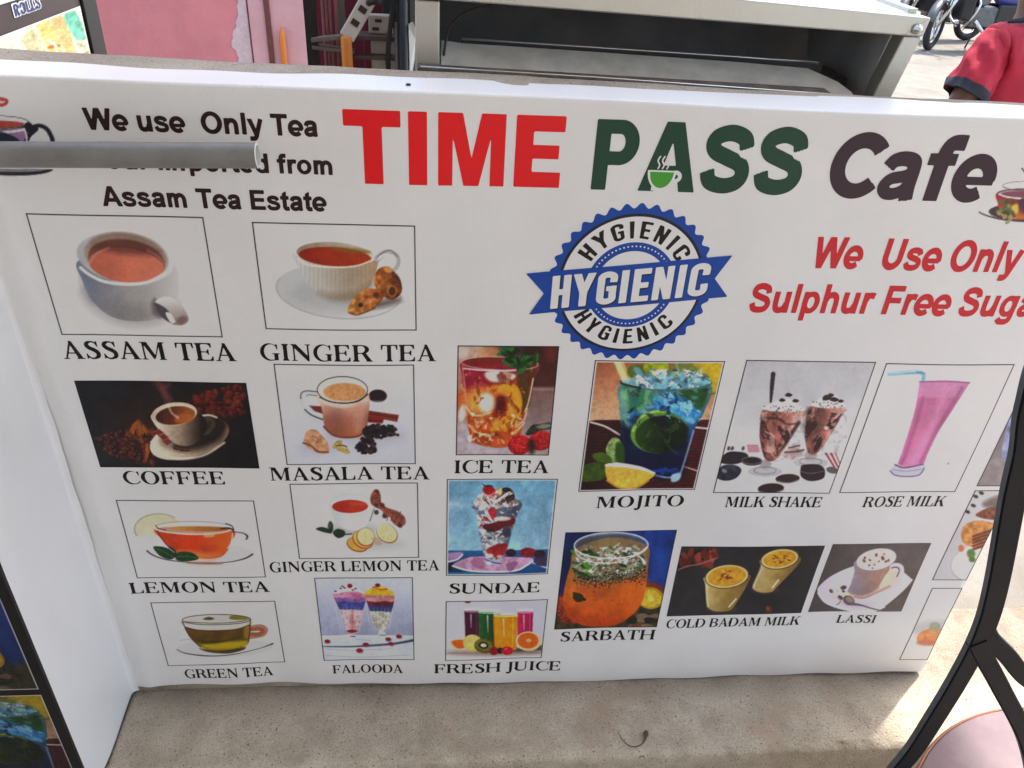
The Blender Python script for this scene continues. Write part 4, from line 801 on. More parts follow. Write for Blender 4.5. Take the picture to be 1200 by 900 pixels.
def art_shake(a):
    a.c[:] = gy((160, 156, 156), (172, 167, 164), 50, 500)(a.X, a.Y); a.mottle(160, .04)
    a.ell(420, 520, 400, 60, (182, 178, 176), soft=120, a=.6)
    a.poly([(100, 510), (290, 515), (290, 560), (90, 570)], (176, 168, 168), soft=16)
    for k in range(7): a.line([(215 + k * 9, 522), (222 + k * 9, 560)], 2.5, (170, 66, 80), soft=5, smooth=False, a=.8)
    for x in (110, 190, 130): a.ell(x, 540, 8, 12, (80, 70, 80), 20, soft=6)
    for k in range(9): a.line([(640 + k * 7, 560), (690 + k * 5, 640)], 2.5, a.rnd.choice([(150, 30, 44), (196, 180, 178)]), soft=5, smooth=False)
    a.spl([(405, 570), (460, 530), (520, 560), (510, 595), (440, 600)], (160, 140, 138), soft=8); a.line([(420, 560), (480, 555), (520, 545)], 5, (110, 60, 56), soft=8); a.line([(440, 535), (500, 520)], 4, (120, 60, 60), soft=6, smooth=False)
    def glass(pts, foot, seed, x0, x1):
        a.ell(foot[0], foot[1], 100, 36, (150, 146, 146), soft=8, a=.6); a.ring(foot[0], foot[1], 98, 34, 3, (206, 202, 200), soft=5); a.ell(foot[0], foot[1] - 40, 36, 26, (140, 130, 128), soft=14, a=.8); a.ring(foot[0], foot[1] - 5, 60, 20, 3, (110, 104, 104), soft=6, a=.5)
        a.spl(pts, tex(gx((120, 74, 66), (176, 130, 116), x0, x1, mid=(146, 92, 82)), 60, .2, seed))
    glass([(300, 325), (285, 400), (282, 480), (300, 570), (318, 605), (355, 608), (400, 570), (450, 480), (500, 390), (530, 325), (410, 315)], (310, 668), 3, 290, 520)
    a.spl([(480, 330), (528, 326), (490, 410), (420, 540), (370, 600), (400, 520), (450, 420)], (186, 150, 138), soft=16, a=.8)
    G1 = [(300, 335), (286, 400), (284, 480), (302, 570), (320, 600), (355, 603), (398, 565), (446, 480), (496, 392), (522, 335)]
    a.line([(296, 392), (340, 370), (395, 378), (430, 402), (492, 398)], [4, 8, 6, 5, 3], (64, 40, 38), soft=12, a=.9); a.line([(496, 392), (455, 455), (410, 530), (370, 585)], [9, 10, 7, 3], (60, 38, 36), soft=12, a=.9)
    a.blot(G1, (58, 36, 35), 64, .53, 3, .8, 1.5, 55, .05, .95); a.blot(G1, (60, 36, 34), 34, .62, 8, .7, 1.4, 60, .05, .8); a.blot(G1, (190, 150, 138), 40, .62, 15, .6, 1.6, 65, .06, .6)
    a.mottle(26, .22, 12, (280, 330, 530, 610))
    glass([(565, 295), (535, 370), (528, 450), (535, 520), (552, 565), (585, 565), (620, 530), (680, 440), (730, 350), (750, 300), (650, 285)], (560, 615), 5, 540, 740)
    a.spl([(540, 330), (640, 310), (620, 420), (560, 500), (532, 460)], (92, 60, 54), soft=40, a=.7); a.spl([(720, 310), (750, 302), (700, 400), (610, 545), (660, 440)], (180, 146, 136), soft=14, a=.8)
    G2 = [(566, 300), (537, 370), (530, 450), (537, 520), (553, 562), (583, 562), (618, 526), (676, 440), (725, 352), (745, 305)]
    a.blot(G2, (54, 35, 34), 70, .49, 21, 1.4, .8, 30, .05, .95); a.blot(G2, (52, 34, 33), 30, .62, 5, 1.4, .8, 40, .05, .8); a.blot(G2, (186, 146, 134), 36, .64, 11, 1.5, .7, 30, .06, .6)
    a.mottle(26, .22, 14, (530, 300, 755, 570))
    a.ell(645, 420, 12, 10, (190, 170, 164), soft=6)
    for cx, cy, w in ((415, 305, 112), (660, 280, 96)):
        a.spl([(cx - w, cy + 18), (cx - w * .7, cy - 10), (cx - 10, cy - 40), (cx + 40, cy - 36), (cx + w * .8, cy), (cx + w * .95, cy + 20), (cx, cy + 30)], tex((196, 190, 186), 14, .1), soft=8)
        for k in range(26): a.ell(cx + a.rnd.gauss(0, w * .42), cy + a.rnd.uniform(-4, 26), 5, 3, a.rnd.choice([(60, 50, 50), (110, 100, 96)]), a.rnd.uniform(0, 180), soft=4, a=.8)
    for x, y, r in ((440, 240, 20), (405, 270, 18), (478, 272, 18), (650, 252, 26), (690, 262, 24), (725, 270, 16), (670, 238, 18), (640, 260, 16)): a.spl([(x - r, y + 4), (x - r * .2, y - r * .6), (x + r, y - 2), (x + r * .3, y + r * .5)], (44, 34, 36)); 
    a.line([(355, 125), (348, 200), (342, 280)], [13, 11, 6], (46, 38, 40), soft=5)
    ck = (46, 38, 42)
    a.spl([(65, 600), (110, 560), (200, 565), (215, 595), (160, 625), (80, 625)], ck); a.ell(238, 612, 56, 24, ck); a.ring(238, 608, 54, 20, 2, (110, 100, 104), soft=4)
    a.spl([(45, 700), (70, 640), (140, 632), (180, 660), (150, 705), (90, 720)], tex((52, 50, 62), 20, .4)); a.ell(85, 665, 16, 10, (150, 150, 166), 30, soft=10, a=.7)
    a.spl([(505, 650), (520, 628), (600, 624), (636, 650), (630, 700), (560, 718), (510, 695)], ck); a.line([(508, 665), (560, 675), (634, 660)], 3, (96, 84, 86), soft=4)
    a.ell(434, 706, 66, 25, (54, 40, 42), -4); a.line([(375, 722), (440, 730), (495, 712)], 3, (120, 104, 104), soft=4); a.ell(342, 762, 72, 28, (52, 38, 40), -4); a.line([(275, 778), (345, 790), (412, 768)], 3, (110, 96, 96), soft=4); a.ell(680, 655, 34, 18, (90, 84, 88), 10)

def art_rose(a):
    a.c[:] = gx((174, 172, 168), (172, 165, 161), 60, 1000)(a.X, a.Y)
    a.line([(330, 118), (420, 110), (500, 106), (518, 120), (514, 165)], 10, (120, 160, 176), soft=5, smooth=False); a.line([(330, 112), (500, 100)], 3, (160, 190, 200), soft=4, smooth=False); a.line([(480, 105), (520, 112)], 4, (90, 130, 150), soft=5, smooth=False)
    body = lambda X, Y: (gy((176, 102, 134), (184, 112, 142), 240, 630)(X, Y) * (1 + .05 * (noise2(X, Y, 8, 3) - .5))[:, None])
    g = [(496, 160), (488, 220), (470, 320), (440, 430), (400, 560), (378, 625), (430, 640), (515, 628), (545, 560), (600, 440), (680, 310), (768, 168), (640, 158)]
    a.poly(catmull(g[:6], 6).tolist() + catmull(g[6:12], 6).tolist() + [g[12]], body)
    a.poly([(496, 160), (768, 166), (720, 248), (484, 248)], (190, 140, 168), soft=12, a=.55)
    a.line([(512, 250), (494, 330), (466, 430), (424, 560), (402, 615)], 8, (146, 74, 112), soft=22, a=.8); a.line([(728, 195), (668, 300), (588, 430), (530, 560), (505, 612)], 8, (144, 76, 112), soft=22, a=.8); a.line([(620, 260), (570, 400), (500, 540), (460, 610)], 16, (206, 140, 172), soft=46, a=.6)
    a.line([(496, 160), (640, 156), (770, 166)], 3.5, (140, 84, 120), soft=5)
    a.spl([(345, 645), (375, 622), (430, 640), (520, 620), (528, 650), (500, 685), (430, 692), (360, 682), (338, 665)], (164, 158, 168), soft=6)
    a.line([(365, 625), (420, 642), (520, 622)], 4, (110, 70, 104), soft=5); a.line([(338, 660), (370, 685), (440, 692), (500, 682), (526, 645)], 3.5, (110, 104, 116), soft=5); a.line([(350, 652), (430, 662), (510, 650)], 3, (130, 124, 134), soft=6, a=.7)
    a.ell(658, 618, 5, 4, (130, 124, 122))

def art_sundae(a):
    a.c[:] = tex(gy((108, 150, 172), (136, 168, 184), 60, 550), 110, .16, 5)(a.X, a.Y)
    a.ell(130, 230, 60, 30, (170, 184, 190), soft=60, a=.6)
    a.poly([(60, 552), (870, 545), (870, 760), (60, 760)], gy((40, 84, 124), (26, 66, 110), 550, 720), soft=8); a.poly([(60, 670), (300, 690), (300, 740), (60, 740)], (20, 40, 66), soft=30, a=.8); a.poly([(80, 705), (240, 700), (420, 715), (80, 730)], (60, 130, 160), soft=14, a=.7)
    a.spl([(80, 575), (190, 565), (170, 610), (80, 635)], (150, 120, 150), soft=10); a.line([(85, 632), (150, 615), (190, 580)], 4, (214, 200, 210), soft=6); a.poly([(80, 640), (150, 635), (110, 690), (80, 690)], (26, 30, 50), soft=10)
    a.spl([(120, 655), (230, 600), (330, 590), (560, 595), (690, 610), (640, 660), (560, 690), (380, 695), (220, 690)], tex((170, 130, 152), 40, .18)); a.line([(120, 660), (230, 690), (380, 698), (560, 690), (640, 655), (690, 620)], 5, (214, 204, 214), soft=6); a.spl([(250, 620), (340, 600), (340, 680), (270, 660)], (140, 84, 116), soft=14, a=.7); a.spl([(500, 640), (580, 630), (540, 690), (510, 690)], (120, 70, 100), soft=12, a=.7)
    a.line([(660, 625), (740, 660), (785, 675)], 6, (160, 160, 190), soft=7)
    for x, y, rx, ry in ((530, 566, 36, 28), (650, 566, 58, 34), (735, 580, 40, 30)): a.ell(x, y, rx, ry, tex((120, 34, 38) if rx > 40 else (52, 28, 40), 12, .35))
    a.spl([(690, 610), (790, 600), (785, 650), (720, 660)], (60, 50, 74), soft=14)
    g = [(262, 225), (285, 290), (300, 360), (310, 440), (330, 520), (345, 580), (400, 615), (460, 605), (490, 570), (520, 480), (555, 360), (580, 290), (602, 220), (430, 215)]
    a.spl(g, tex(gx((160, 162, 164), (74, 88, 104), 280, 590, mid=(150, 152, 152)), 26, .45, 4))
    a.spl([(262, 225), (300, 240), (310, 300), (285, 290)], (90, 120, 150), soft=12, a=.7); a.spl([(560, 240), (602, 220), (580, 290), (545, 330)], (60, 84, 116), soft=14, a=.8)
    a.blot(g, (66, 70, 84), 44, .56, 31, 1, 1, 0, .08, .7); a.blot(g, (196, 192, 188), 30, .60, 32, 1, 1.3, 0, .08, .8); a.blot(g, (128, 32, 38), 40, .63, 33, .7, 1.3, 0, .05, .9)
    a.spl([(335, 370), (400, 360), (480, 335), (556, 330), (550, 370), (490, 385), (430, 415), (350, 405)], tex((92, 30, 34), 14, .35)); a.spl([(360, 545), (410, 515), (500, 500), (495, 560), (460, 590), (380, 580)], tex((140, 36, 40), 18, .25)); a.spl([(370, 270), (410, 250), (430, 300), (410, 340), (385, 310)], tex((156, 40, 50), 12, .3))
    for x, y, rx, ry, c in ((390, 412, 28, 12, (50, 34, 40)), (383, 463, 16, 7, (40, 40, 46)), (335, 490, 12, 5, (60, 70, 80)), (380, 585, 26, 14, (214, 190, 180)), (450, 590, 20, 12, (200, 150, 140)), (500, 420, 30, 40, (60, 56, 70)), (470, 330, 60, 16, (190, 176, 170))): a.ell(x, y, rx, ry, c, soft=10, a=.85)
    a.spl([(270, 225), (300, 170), (340, 150), (420, 130), (480, 118), (540, 150), (560, 190), (600, 215), (540, 250), (430, 240), (320, 245)], tex(gx((180, 174, 168), (92, 84, 84), 280, 600, mid=(166, 158, 154)), 18, .5), soft=8)
    a.spl([(430, 170), (520, 120), (560, 180), (520, 215), (440, 225)], tex((70, 50, 46), 14, .5), soft=8); a.line([(400, 230), (460, 190), (520, 150)], 10, (206, 196, 186), soft=10); a.line([(350, 190), (420, 170), (450, 165)], 12, (150, 96, 84), soft=10); a.line([(395, 215), (420, 180)], 10, (206, 150, 150), soft=10, smooth=False)
    CR = [(272, 225), (300, 170), (340, 150), (420, 130), (480, 118), (540, 150), (560, 190), (598, 215), (540, 250), (430, 240), (320, 245)]
    a.blot(CR, (84, 58, 54), 36, .57, 41, 1, 1.4, 30, .06, .8); a.blot(CR, (206, 198, 190), 26, .58, 42, 1, 1.4, 30, .07, .9); a.blot(CR, (150, 60, 62), 26, .66, 43, 1, 1, 0, .05, .8)
    a.ell(500, 130, 32, 16, (40, 34, 26)); a.ell(455, 145, 14, 22, (206, 176, 120), soft=8)
    a.ell(378, 135, 46, 32, tex((150, 26, 32), 10, .3), 15); a.spl([(330, 85), (350, 98), (385, 96), (410, 110), (370, 108), (345, 108)], (30, 40, 30)); a.line([(355, 165), (380, 168), (420, 150)], 4, (200, 120, 110), soft=6)
    a.spl([(350, 605), (400, 612), (470, 605), (430, 645), (380, 650), (345, 630)], (150, 150, 170), soft=10, a=.8); a.line([(350, 610), (400, 630), (460, 640)], 4, (60, 66, 96), soft=6); a.ell(375, 636, 18, 10, (220, 214, 216), soft=8)

def art_juice(a):
    a.c[:] = np.where((a.Y < 480)[:, None], gx((168, 164, 166), (164, 160, 164), 150, 1000)(a.X, a.Y), np.array((180, 174, 172.))[None, :])
    a.ell(340, 82, 24, 9, (140, 30, 50)); a.ell(560, 500, 400, 26, (110, 76, 60), soft=40, a=.5); a.poly([(700, 470), (950, 440), (950, 480), (720, 495)], (60, 44, 40), soft=24, a=.8)
    def glass(x0, x1, y0, y1, c, c2, tap=.06):
        w = (x1 - x0) * tap
        a.poly([(x0, y0 - 28), (x1, y0 - 28), (x1 - w * .1, y0), (x0 + w * .1, y0)], (178, 172, 172), soft=8, a=.8)
        a.poly([(x0, y0), (x1, y0), (x1 - w, y1), (x0 + w, y1)], tex(gx(c, c2, x0, x1), 30, .15))
        a.line([(x0 + 6, y0 + 3), ((x0 + x1) / 2, y0 + 8), (x1 - 6, y0 + 3)], 5, tuple(min(230, q + 90) for q in c), soft=6)
        a.line([(x0 + (x1 - x0) * .42, y0 + 30), (x0 + (x1 - x0) * .44, y0 + (y1 - y0) * .6)], [6, 2], (216, 206, 206), soft=9, a=.7)
        a.line([(x1 - (x1 - x0) * .2, y0 + 20), (x1 - (x1 - x0) * .22, y1 - 30)], 3, tuple(min(240, q + 60) for q in c), soft=8, a=.6)
    glass(745, 878, 160, 420, (176, 36, 84), (150, 24, 66)); glass(312, 440, 155, 380, (76, 22, 48), (58, 16, 40)); glass(425, 610, 165, 440, (36, 84, 40), (22, 54, 30)); glass(550, 752, 190, 480, (206, 132, 18), (196, 118, 14))
    a.line([(555, 190), (560, 470)], 4, (160, 96, 20), soft=8, smooth=False)
    a.spl([(195, 405), (250, 385), (330, 400), (330, 460), (260, 470), (210, 450)], (206, 170, 130)); a.spl([(205, 408), (260, 392), (325, 402), (310, 455), (250, 458)], tex((200, 92, 24), 16, .2)); 
    a.ell(378, 418, 78, 70, (206, 160, 80), 10); a.ell(372, 412, 66, 58, tex((200, 168, 96), 14, .12), 10, soft=6)
    a.ell(476, 442, 84, 60, (92, 66, 34), 8); a.ell(470, 438, 72, 48, tex((104, 100, 36), 12, .3), 8, soft=6); a.ell(470, 438, 42, 28, (36, 34, 20), 8, soft=10); a.ell(470, 438, 24, 15, (206, 200, 170), 8, soft=8)
    a.ell(840, 405, 105, 82, (214, 176, 130)); a.ell(836, 400, 86, 66, tex((206, 88, 22), 24, .14), soft=6); a.ell(842, 398, 20, 14, (226, 180, 130), soft=10)
    for k in range(9): a.line([(840, 400), (840 + 76 * math.cos(k * .7), 400 + 58 * math.sin(k * .7))], 1.6, (222, 140, 80), soft=6, smooth=False, a=.6)
    a.ell(556, 486, 36, 34, tex((136, 20, 34), 8, .4)); a.ell(608, 484, 26, 26, (30, 22, 40)); a.ell(665, 485, 48, 36, tex((180, 26, 36), 10, .35)); a.ell(655, 470, 12, 8, (216, 110, 110), soft=8, a=.7)

def art_badam(a):
    a.c[:] = tex((48, 45, 46), 80, .12, 3)(a.X, a.Y)
    a.spl([(135, 240), (150, 150), (230, 110), (330, 110), (395, 150), (380, 180), (260, 215)], (40, 30, 30), soft=20)
    for k in range(26): a.ell(a.rnd.uniform(150, 385), a.rnd.uniform(118, 200), 30, 19, a.rnd.choice([(116, 52, 42), (138, 66, 52), (96, 40, 34), (80, 34, 30)]), a.rnd.uniform(40, 110), soft=6)
    a.line([(140, 238), (200, 215), (280, 200), (390, 160)], 5, (140, 104, 92), soft=8, a=.8)
    def cup(cx, cy, rx, ry, rot, bx, by, brx, seed):
        a.ell(bx + 6, by + 4, brx + 12, 34, (70, 60, 50), soft=14, a=.9)
        a.spl([(cx - rx, cy + 6), (cx - rx + 4, cy + 60), (bx - brx, by - 20), (bx - brx * .5, by + 20), (bx + brx * .5, by + 20), (bx + brx, by - 15), (cx + rx - 4, cy + 40), (cx + rx, cy - 14), (cx, cy - 10)], tex(gx((176, 152, 100), (112, 88, 46), cx - rx, cx + rx, mid=(150, 120, 64)), 40, .12, seed))
        a.line([(cx - rx + 10, cy + 40), (bx - brx + 6, by - 10)], 7, (200, 184, 146), soft=14, a=.7, smooth=False); a.line([(bx + brx * .6, by - 8), (bx + brx * 1.1, by - 60)], 5, (214, 204, 186), soft=7, a=.8, smooth=False)
        a.ell(cx, cy, rx, ry, (150, 134, 100), rot); a.ell(cx, cy, rx - 8, ry - 6, (206, 184, 130), rot, soft=4); a.ell(cx, cy, rx - 16, ry - 12, tex((182, 134, 44), 24, .14, seed), rot, soft=8)
        a.ring(cx, cy, rx, ry, 2.5, (70, 56, 40), rot, soft=4)
        for k in range(24): a.ell(cx + a.rnd.gauss(0, rx * .22), cy + a.rnd.gauss(0, ry * .2), a.rnd.uniform(4, 16), 4, a.rnd.choice([(110, 50, 24), (90, 40, 24), (140, 74, 30), (200, 160, 70)]), a.rnd.uniform(-60, 40), soft=5, a=.9)
    cup(815, 160, 128, 66, -8, 718, 358, 82, 2); cup(463, 278, 146, 78, -8, 424, 486, 92, 5)
    a.ell(745, 494, 22, 26, (104, 50, 40), -30); a.ell(740, 488, 8, 12, (140, 80, 66), -30, soft=6)

def art_lassi(a):
    a.c[:] = gx((76, 68, 66), (92, 82, 80), 100, 1060)(a.X, a.Y); a.mottle(90, .08)
    a.spl([(182, 480), (200, 430), (300, 350), (470, 275), (640, 240), (800, 290), (908, 370), (915, 390), (830, 480), (680, 600), (600, 626), (470, 628), (330, 600), (230, 560)], gx((176, 164, 172), (196, 188, 188), 200, 900))
    a.line([(185, 490), (240, 560), (340, 604), (480, 630), (600, 628), (700, 590)], 5, (206, 196, 200), soft=7); a.spl([(300, 500), (480, 560), (640, 560), (560, 610), (400, 600)], (160, 144, 152), soft=50, a=.6)
    a.spl([(640, 410), (760, 300), (840, 340), (780, 420), (680, 460)], (206, 178, 150), soft=30, a=.8)
    a.line([(740, 285), (790, 268), (832, 282), (838, 330), (810, 390), (760, 440), (640, 465)], 17, (180, 166, 166)); a.line([(760, 290), (800, 285), (818, 310), (800, 355)], 5, (106, 90, 96), soft=7)
    a.line([(435, 510), (540, 522), (640, 480), (740, 430)], 9, (176, 138, 124), soft=12)
    a.spl([(482, 235), (470, 320), (440, 420), (415, 480), (440, 500), (520, 505), (600, 480), (650, 440), (700, 360), (745, 290), (700, 220)], tex(gx((146, 130, 136), (168, 130, 108), 420, 740, mid=(138, 116, 116)), 40, .06))
    a.spl([(490, 300), (560, 320), (700, 310), (640, 440), (560, 490), (560, 400)], (160, 120, 104), soft=60, a=.5)
    a.line([(415, 485), (500, 508), (590, 490), (660, 440)], 6, (176, 140, 128), soft=8)
    a.ell(640, 225, 158, 82, (186, 172, 170), -12); a.ell(640, 222, 142, 70, tex((190, 172, 164), 16, .06), -12, soft=8); a.ring(640, 225, 158, 82, 3, (140, 122, 122), -12, soft=5, a=.7)
    for x, y, r in ((640, 190, 14), (690, 215, 18), (735, 232, 12), (550, 212, 12), (545, 236, 16), (585, 270, 9), (625, 265, 8), (610, 292, 7), (700, 185, 8), (715, 240, 12), (660, 240, 8), (590, 230, 10)):
        a.ell(x, y, r, r * .7, a.rnd.choice([(110, 60, 50), (130, 70, 56), (90, 56, 44), (120, 90, 60)]), a.rnd.uniform(0, 180), soft=6)
    for x, y, r, c in ((288, 474, 18, (96, 70, 70)), (385, 446, 24, (84, 62, 70)), (385, 476, 14, (90, 66, 66)), (360, 524, 22, (96, 66, 60)), (325, 505, 18, (206, 190, 150)), (410, 495, 24, (206, 188, 150)), (340, 470, 12, (190, 160, 130)), (318, 540, 16, (200, 176, 150)), (450, 512, 16, (200, 170, 140))): a.ell(x, y, r, r * .66, c, a.rnd.uniform(-20, 50), soft=6)
    a.ell(425, 545, 46, 36, (96, 80, 82), 25); a.ell(432, 540, 32, 22, (140, 120, 116), 25, soft=10); a.line([(455, 572), (520, 580), (590, 600), (680, 620)], [12, 6, 5, 6], (104, 88, 92), soft=6); a.line([(330, 580), (350, 570), (360, 550)], 3, (100, 84, 88), soft=5)

def art_mug_photo(a):   # dim picture of pale cloth and a jug on a dark table
    a.c[:] = gy((112, 102, 102), (128, 118, 116), 200, 900)(a.X, a.Y); a.mottle(80, .1)
    a.poly([(480, 740), (1400, 690), (1400, 920), (380, 920)], tex((134, 122, 120), 30, .08), soft=20)
    a.spl([(690, 330), (900, 320), (1000, 480), (980, 720), (850, 740), (680, 750), (590, 740), (600, 600), (620, 520)], tex((130, 132, 158), 60, .22)); a.spl([(640, 500), (720, 480), (690, 560), (640, 540)], (90, 92, 110), soft=30); a.spl([(700, 330), (780, 330), (760, 430), (690, 440)], (146, 142, 146), soft=30)
    a.ell(900, 800, 260, 30, (90, 80, 80), soft=50, a=.7)

def art_sandwich(a):
    a.c[:] = gx((162, 158, 156), (170, 164, 160), 200, 700)(a.X, a.Y)
    a.ell(520, 380, 250, 110, (186, 182, 178), -10); a.ring(520, 380, 250, 110, 3, (140, 136, 132), -10, soft=6, a=.6); a.ell(440, 400, 180, 60, (166, 160, 156), soft=40, a=.6)
    a.spl([(320, 300), (330, 240), (400, 215), (520, 240), (640, 230), (640, 330), (480, 340), (360, 330)], tex((176, 120, 66), 20, .35)); a.spl([(380, 190), (460, 150), (560, 130), (660, 140), (660, 220), (520, 210), (440, 210)], tex((120, 70, 50), 20, .45)); a.ell(500, 125, 90, 24, (110, 98, 92), -14, soft=20)
    for k in range(5): a.line([(370, 285 + k * 14), (440, 262 + k * 14), (540, 250 + k * 14)], 5, (104, 50, 34), soft=7)
    a.ell(360, 360, 18, 20, (84, 116, 50), soft=8); a.ell(365, 385, 14, 12, (70, 100, 40), soft=6); a.ell(318, 338, 12, 14, (190, 110, 60), soft=8)
    for x, y in ((405, 95), (380, 110), (345, 178), (370, 150)): a.ell(x, y, 11, 7, (52, 48, 44), 20, soft=5)

def art_bowl(a):
    a.ell(230, 690, 130, 40, (156, 150, 146), soft=26, a=.8); a.ell(185, 722, 66, 36, tex((196, 122, 76), 14, .18), -8); a.ell(200, 680, 26, 22, (130, 130, 110), soft=10, a=.8); a.ell(160, 745, 40, 12, (150, 96, 70), soft=14, a=.7); a.ell(260, 710, 40, 34, tex((200, 130, 84), 14, .2), 10)

def art_cup_logo(a):   # steaming striped mug with a saucer, black outline
    ol = (36, 34, 40)
    a.line([(-190, 250), (-90, 150), (40, 160), (90, 175), (70, 205), (-20, 222), (-80, 260)], 13, (172, 66, 56)); a.line([(-60, 205), (20, 190), (60, 182)], 4, (206, 150, 140), soft=6)
    a.spl([(-380, 330), (-350, 560), (-200, 720), (40, 720), (190, 600), (270, 480), (290, 380)], ol); a.spl([(-330, 370), (-300, 540), (-180, 690), (40, 690), (150, 600), (220, 500), (235, 400), (-60, 420)], (140, 104, 132))
    a.line([(-320, 420), (-60, 440), (120, 430), (228, 412)], 10, (186, 180, 184), soft=5)
    a.line([(226, 420), (240, 480), (235, 540)], 6, (190, 184, 188), soft=5)
    a.spl([(-220, 470), (0, 430), (120, 460), (190, 520), (150, 620), (-60, 680)], (34, 44, 54)); a.ell(40, 540, 70, 30, (56, 66, 60), soft=16)
    a.ell(-55, 355, 310, 56, (186, 182, 180)); a.ell(-55, 370, 285, 34, tex((158, 66, 58), 40, .1)); a.line([(-60, 402), (120, 396), (225, 376)], 4, (90, 80, 40), soft=5)
    a.ring(-55, 352, 312, 56, 3, (60, 66, 70), soft=4, clip=lambda X, Y: Y - 355); a.ell(262, 400, 34, 50, ol, -20)
    a.line([(280, 400), (340, 382), (400, 410), (435, 470), (445, 520), (420, 590), (330, 620), (240, 610)], 17, ol)
    a.ell(150, 735, 300, 52, ol, clip=lambda X, Y: 735 - Y); a.ell(150, 733, 250, 24, (120, 116, 122), soft=8, clip=lambda X, Y: 733 - Y)

def art_glass_logo(a):   # glass of amber tea with mint on a dark saucer
    dk = (66, 48, 54)
    a.line([(105, 650), (150, 700), (250, 740), (420, 775), (700, 785), (1000, 740), (1100, 650)], [5, 7, 8, 9, 9, 7, 5], dk, soft=6)
    a.ell(600, 690, 360, 90, dk); a.line([(590, 235), (625, 275), (680, 250), (700, 200)], 9, dk, soft=6)
    a.spl([(335, 490), (335, 600), (380, 740), (620, 770), (860, 740), (910, 600), (910, 490), (620, 450)], tex(gy((128, 40, 48), (190, 112, 46), 500, 740, mid=(150, 60, 44)), 60, .3))
    a.spl([(540, 560), (700, 500), (900, 540), (880, 700), (700, 690), (560, 690)], (66, 40, 66), soft=50, a=.8); a.spl([(470, 640), (540, 610), (540, 700), (480, 700)], (190, 160, 70), soft=20)
    for k in range(26): a.ell(a.rnd.gauss(415, 40), a.rnd.gauss(680, 45), 34, 18, a.rnd.choice([(60, 70, 40), (110, 116, 70), (84, 90, 56), (140, 132, 90)]), a.rnd.uniform(0, 180), soft=8)
    a.ell(622, 500, 286, 48, (150, 130, 132), a=.9); a.ell(622, 505, 250, 34, (112, 66, 76), soft=8); a.line([(340, 500), (430, 535), (570, 550)], 7, (206, 180, 180), soft=7); a.ring(622, 500, 286, 50, 6, (84, 56, 66), soft=6, clip=lambda X, Y: Y - 505)
    a.ring(650, 420, 262, 50, 3.5, (110, 104, 108), soft=5, a=.8); a.line([(395, 430), (500, 462), (650, 470)], 4, (96, 80, 86), soft=5)

def art_rolls(a):     # fried snacks in a paper cone, bright blurred photograph (left edge to right edge 0..1000, top 0..1000)
    a.c[:] = tex((190, 178, 160), 160, .12)(a.X, a.Y)
    for p, c in (([(480, 60), (620, 30), (700, 900), (600, 700)], (196, 158, 96)), ([(640, 20), (760, 10), (900, 960), (780, 980)], (190, 150, 100)), ([(300, 160), (460, 90), (520, 620), (380, 500)], (176, 166, 130))): a.spl(p, tex(c, 60, .2), soft=40)
    a.spl([(780, 60), (930, 30), (980, 500), (860, 460)], tex((96, 160, 136), 70, .3), soft=50); a.spl([(840, 560), (960, 560), (1000, 960), (900, 980)], tex((166, 160, 136), 50, .25), soft=40)
    a.ell(420, 700, 180, 150, (176, 172, 204), soft=90, a=.9); a.ell(330, 560, 70, 60, (104, 98, 160), soft=50, a=.8); a.ell(720, 860, 100, 90, (146, 130, 190), soft=50, a=.9); a.ell(780, 930, 40, 40, (70, 60, 110), soft=30); a.ell(600, 420, 80, 26, (150, 96, 40), 20, soft=20); a.line([(560, 300), (620, 440), (600, 700)], 12, (220, 210, 190), soft=24); a.line([(830, 420), (880, 980)], 10, (226, 220, 204), soft=20, smooth=False)
    a.mottle(24, .1, 6)

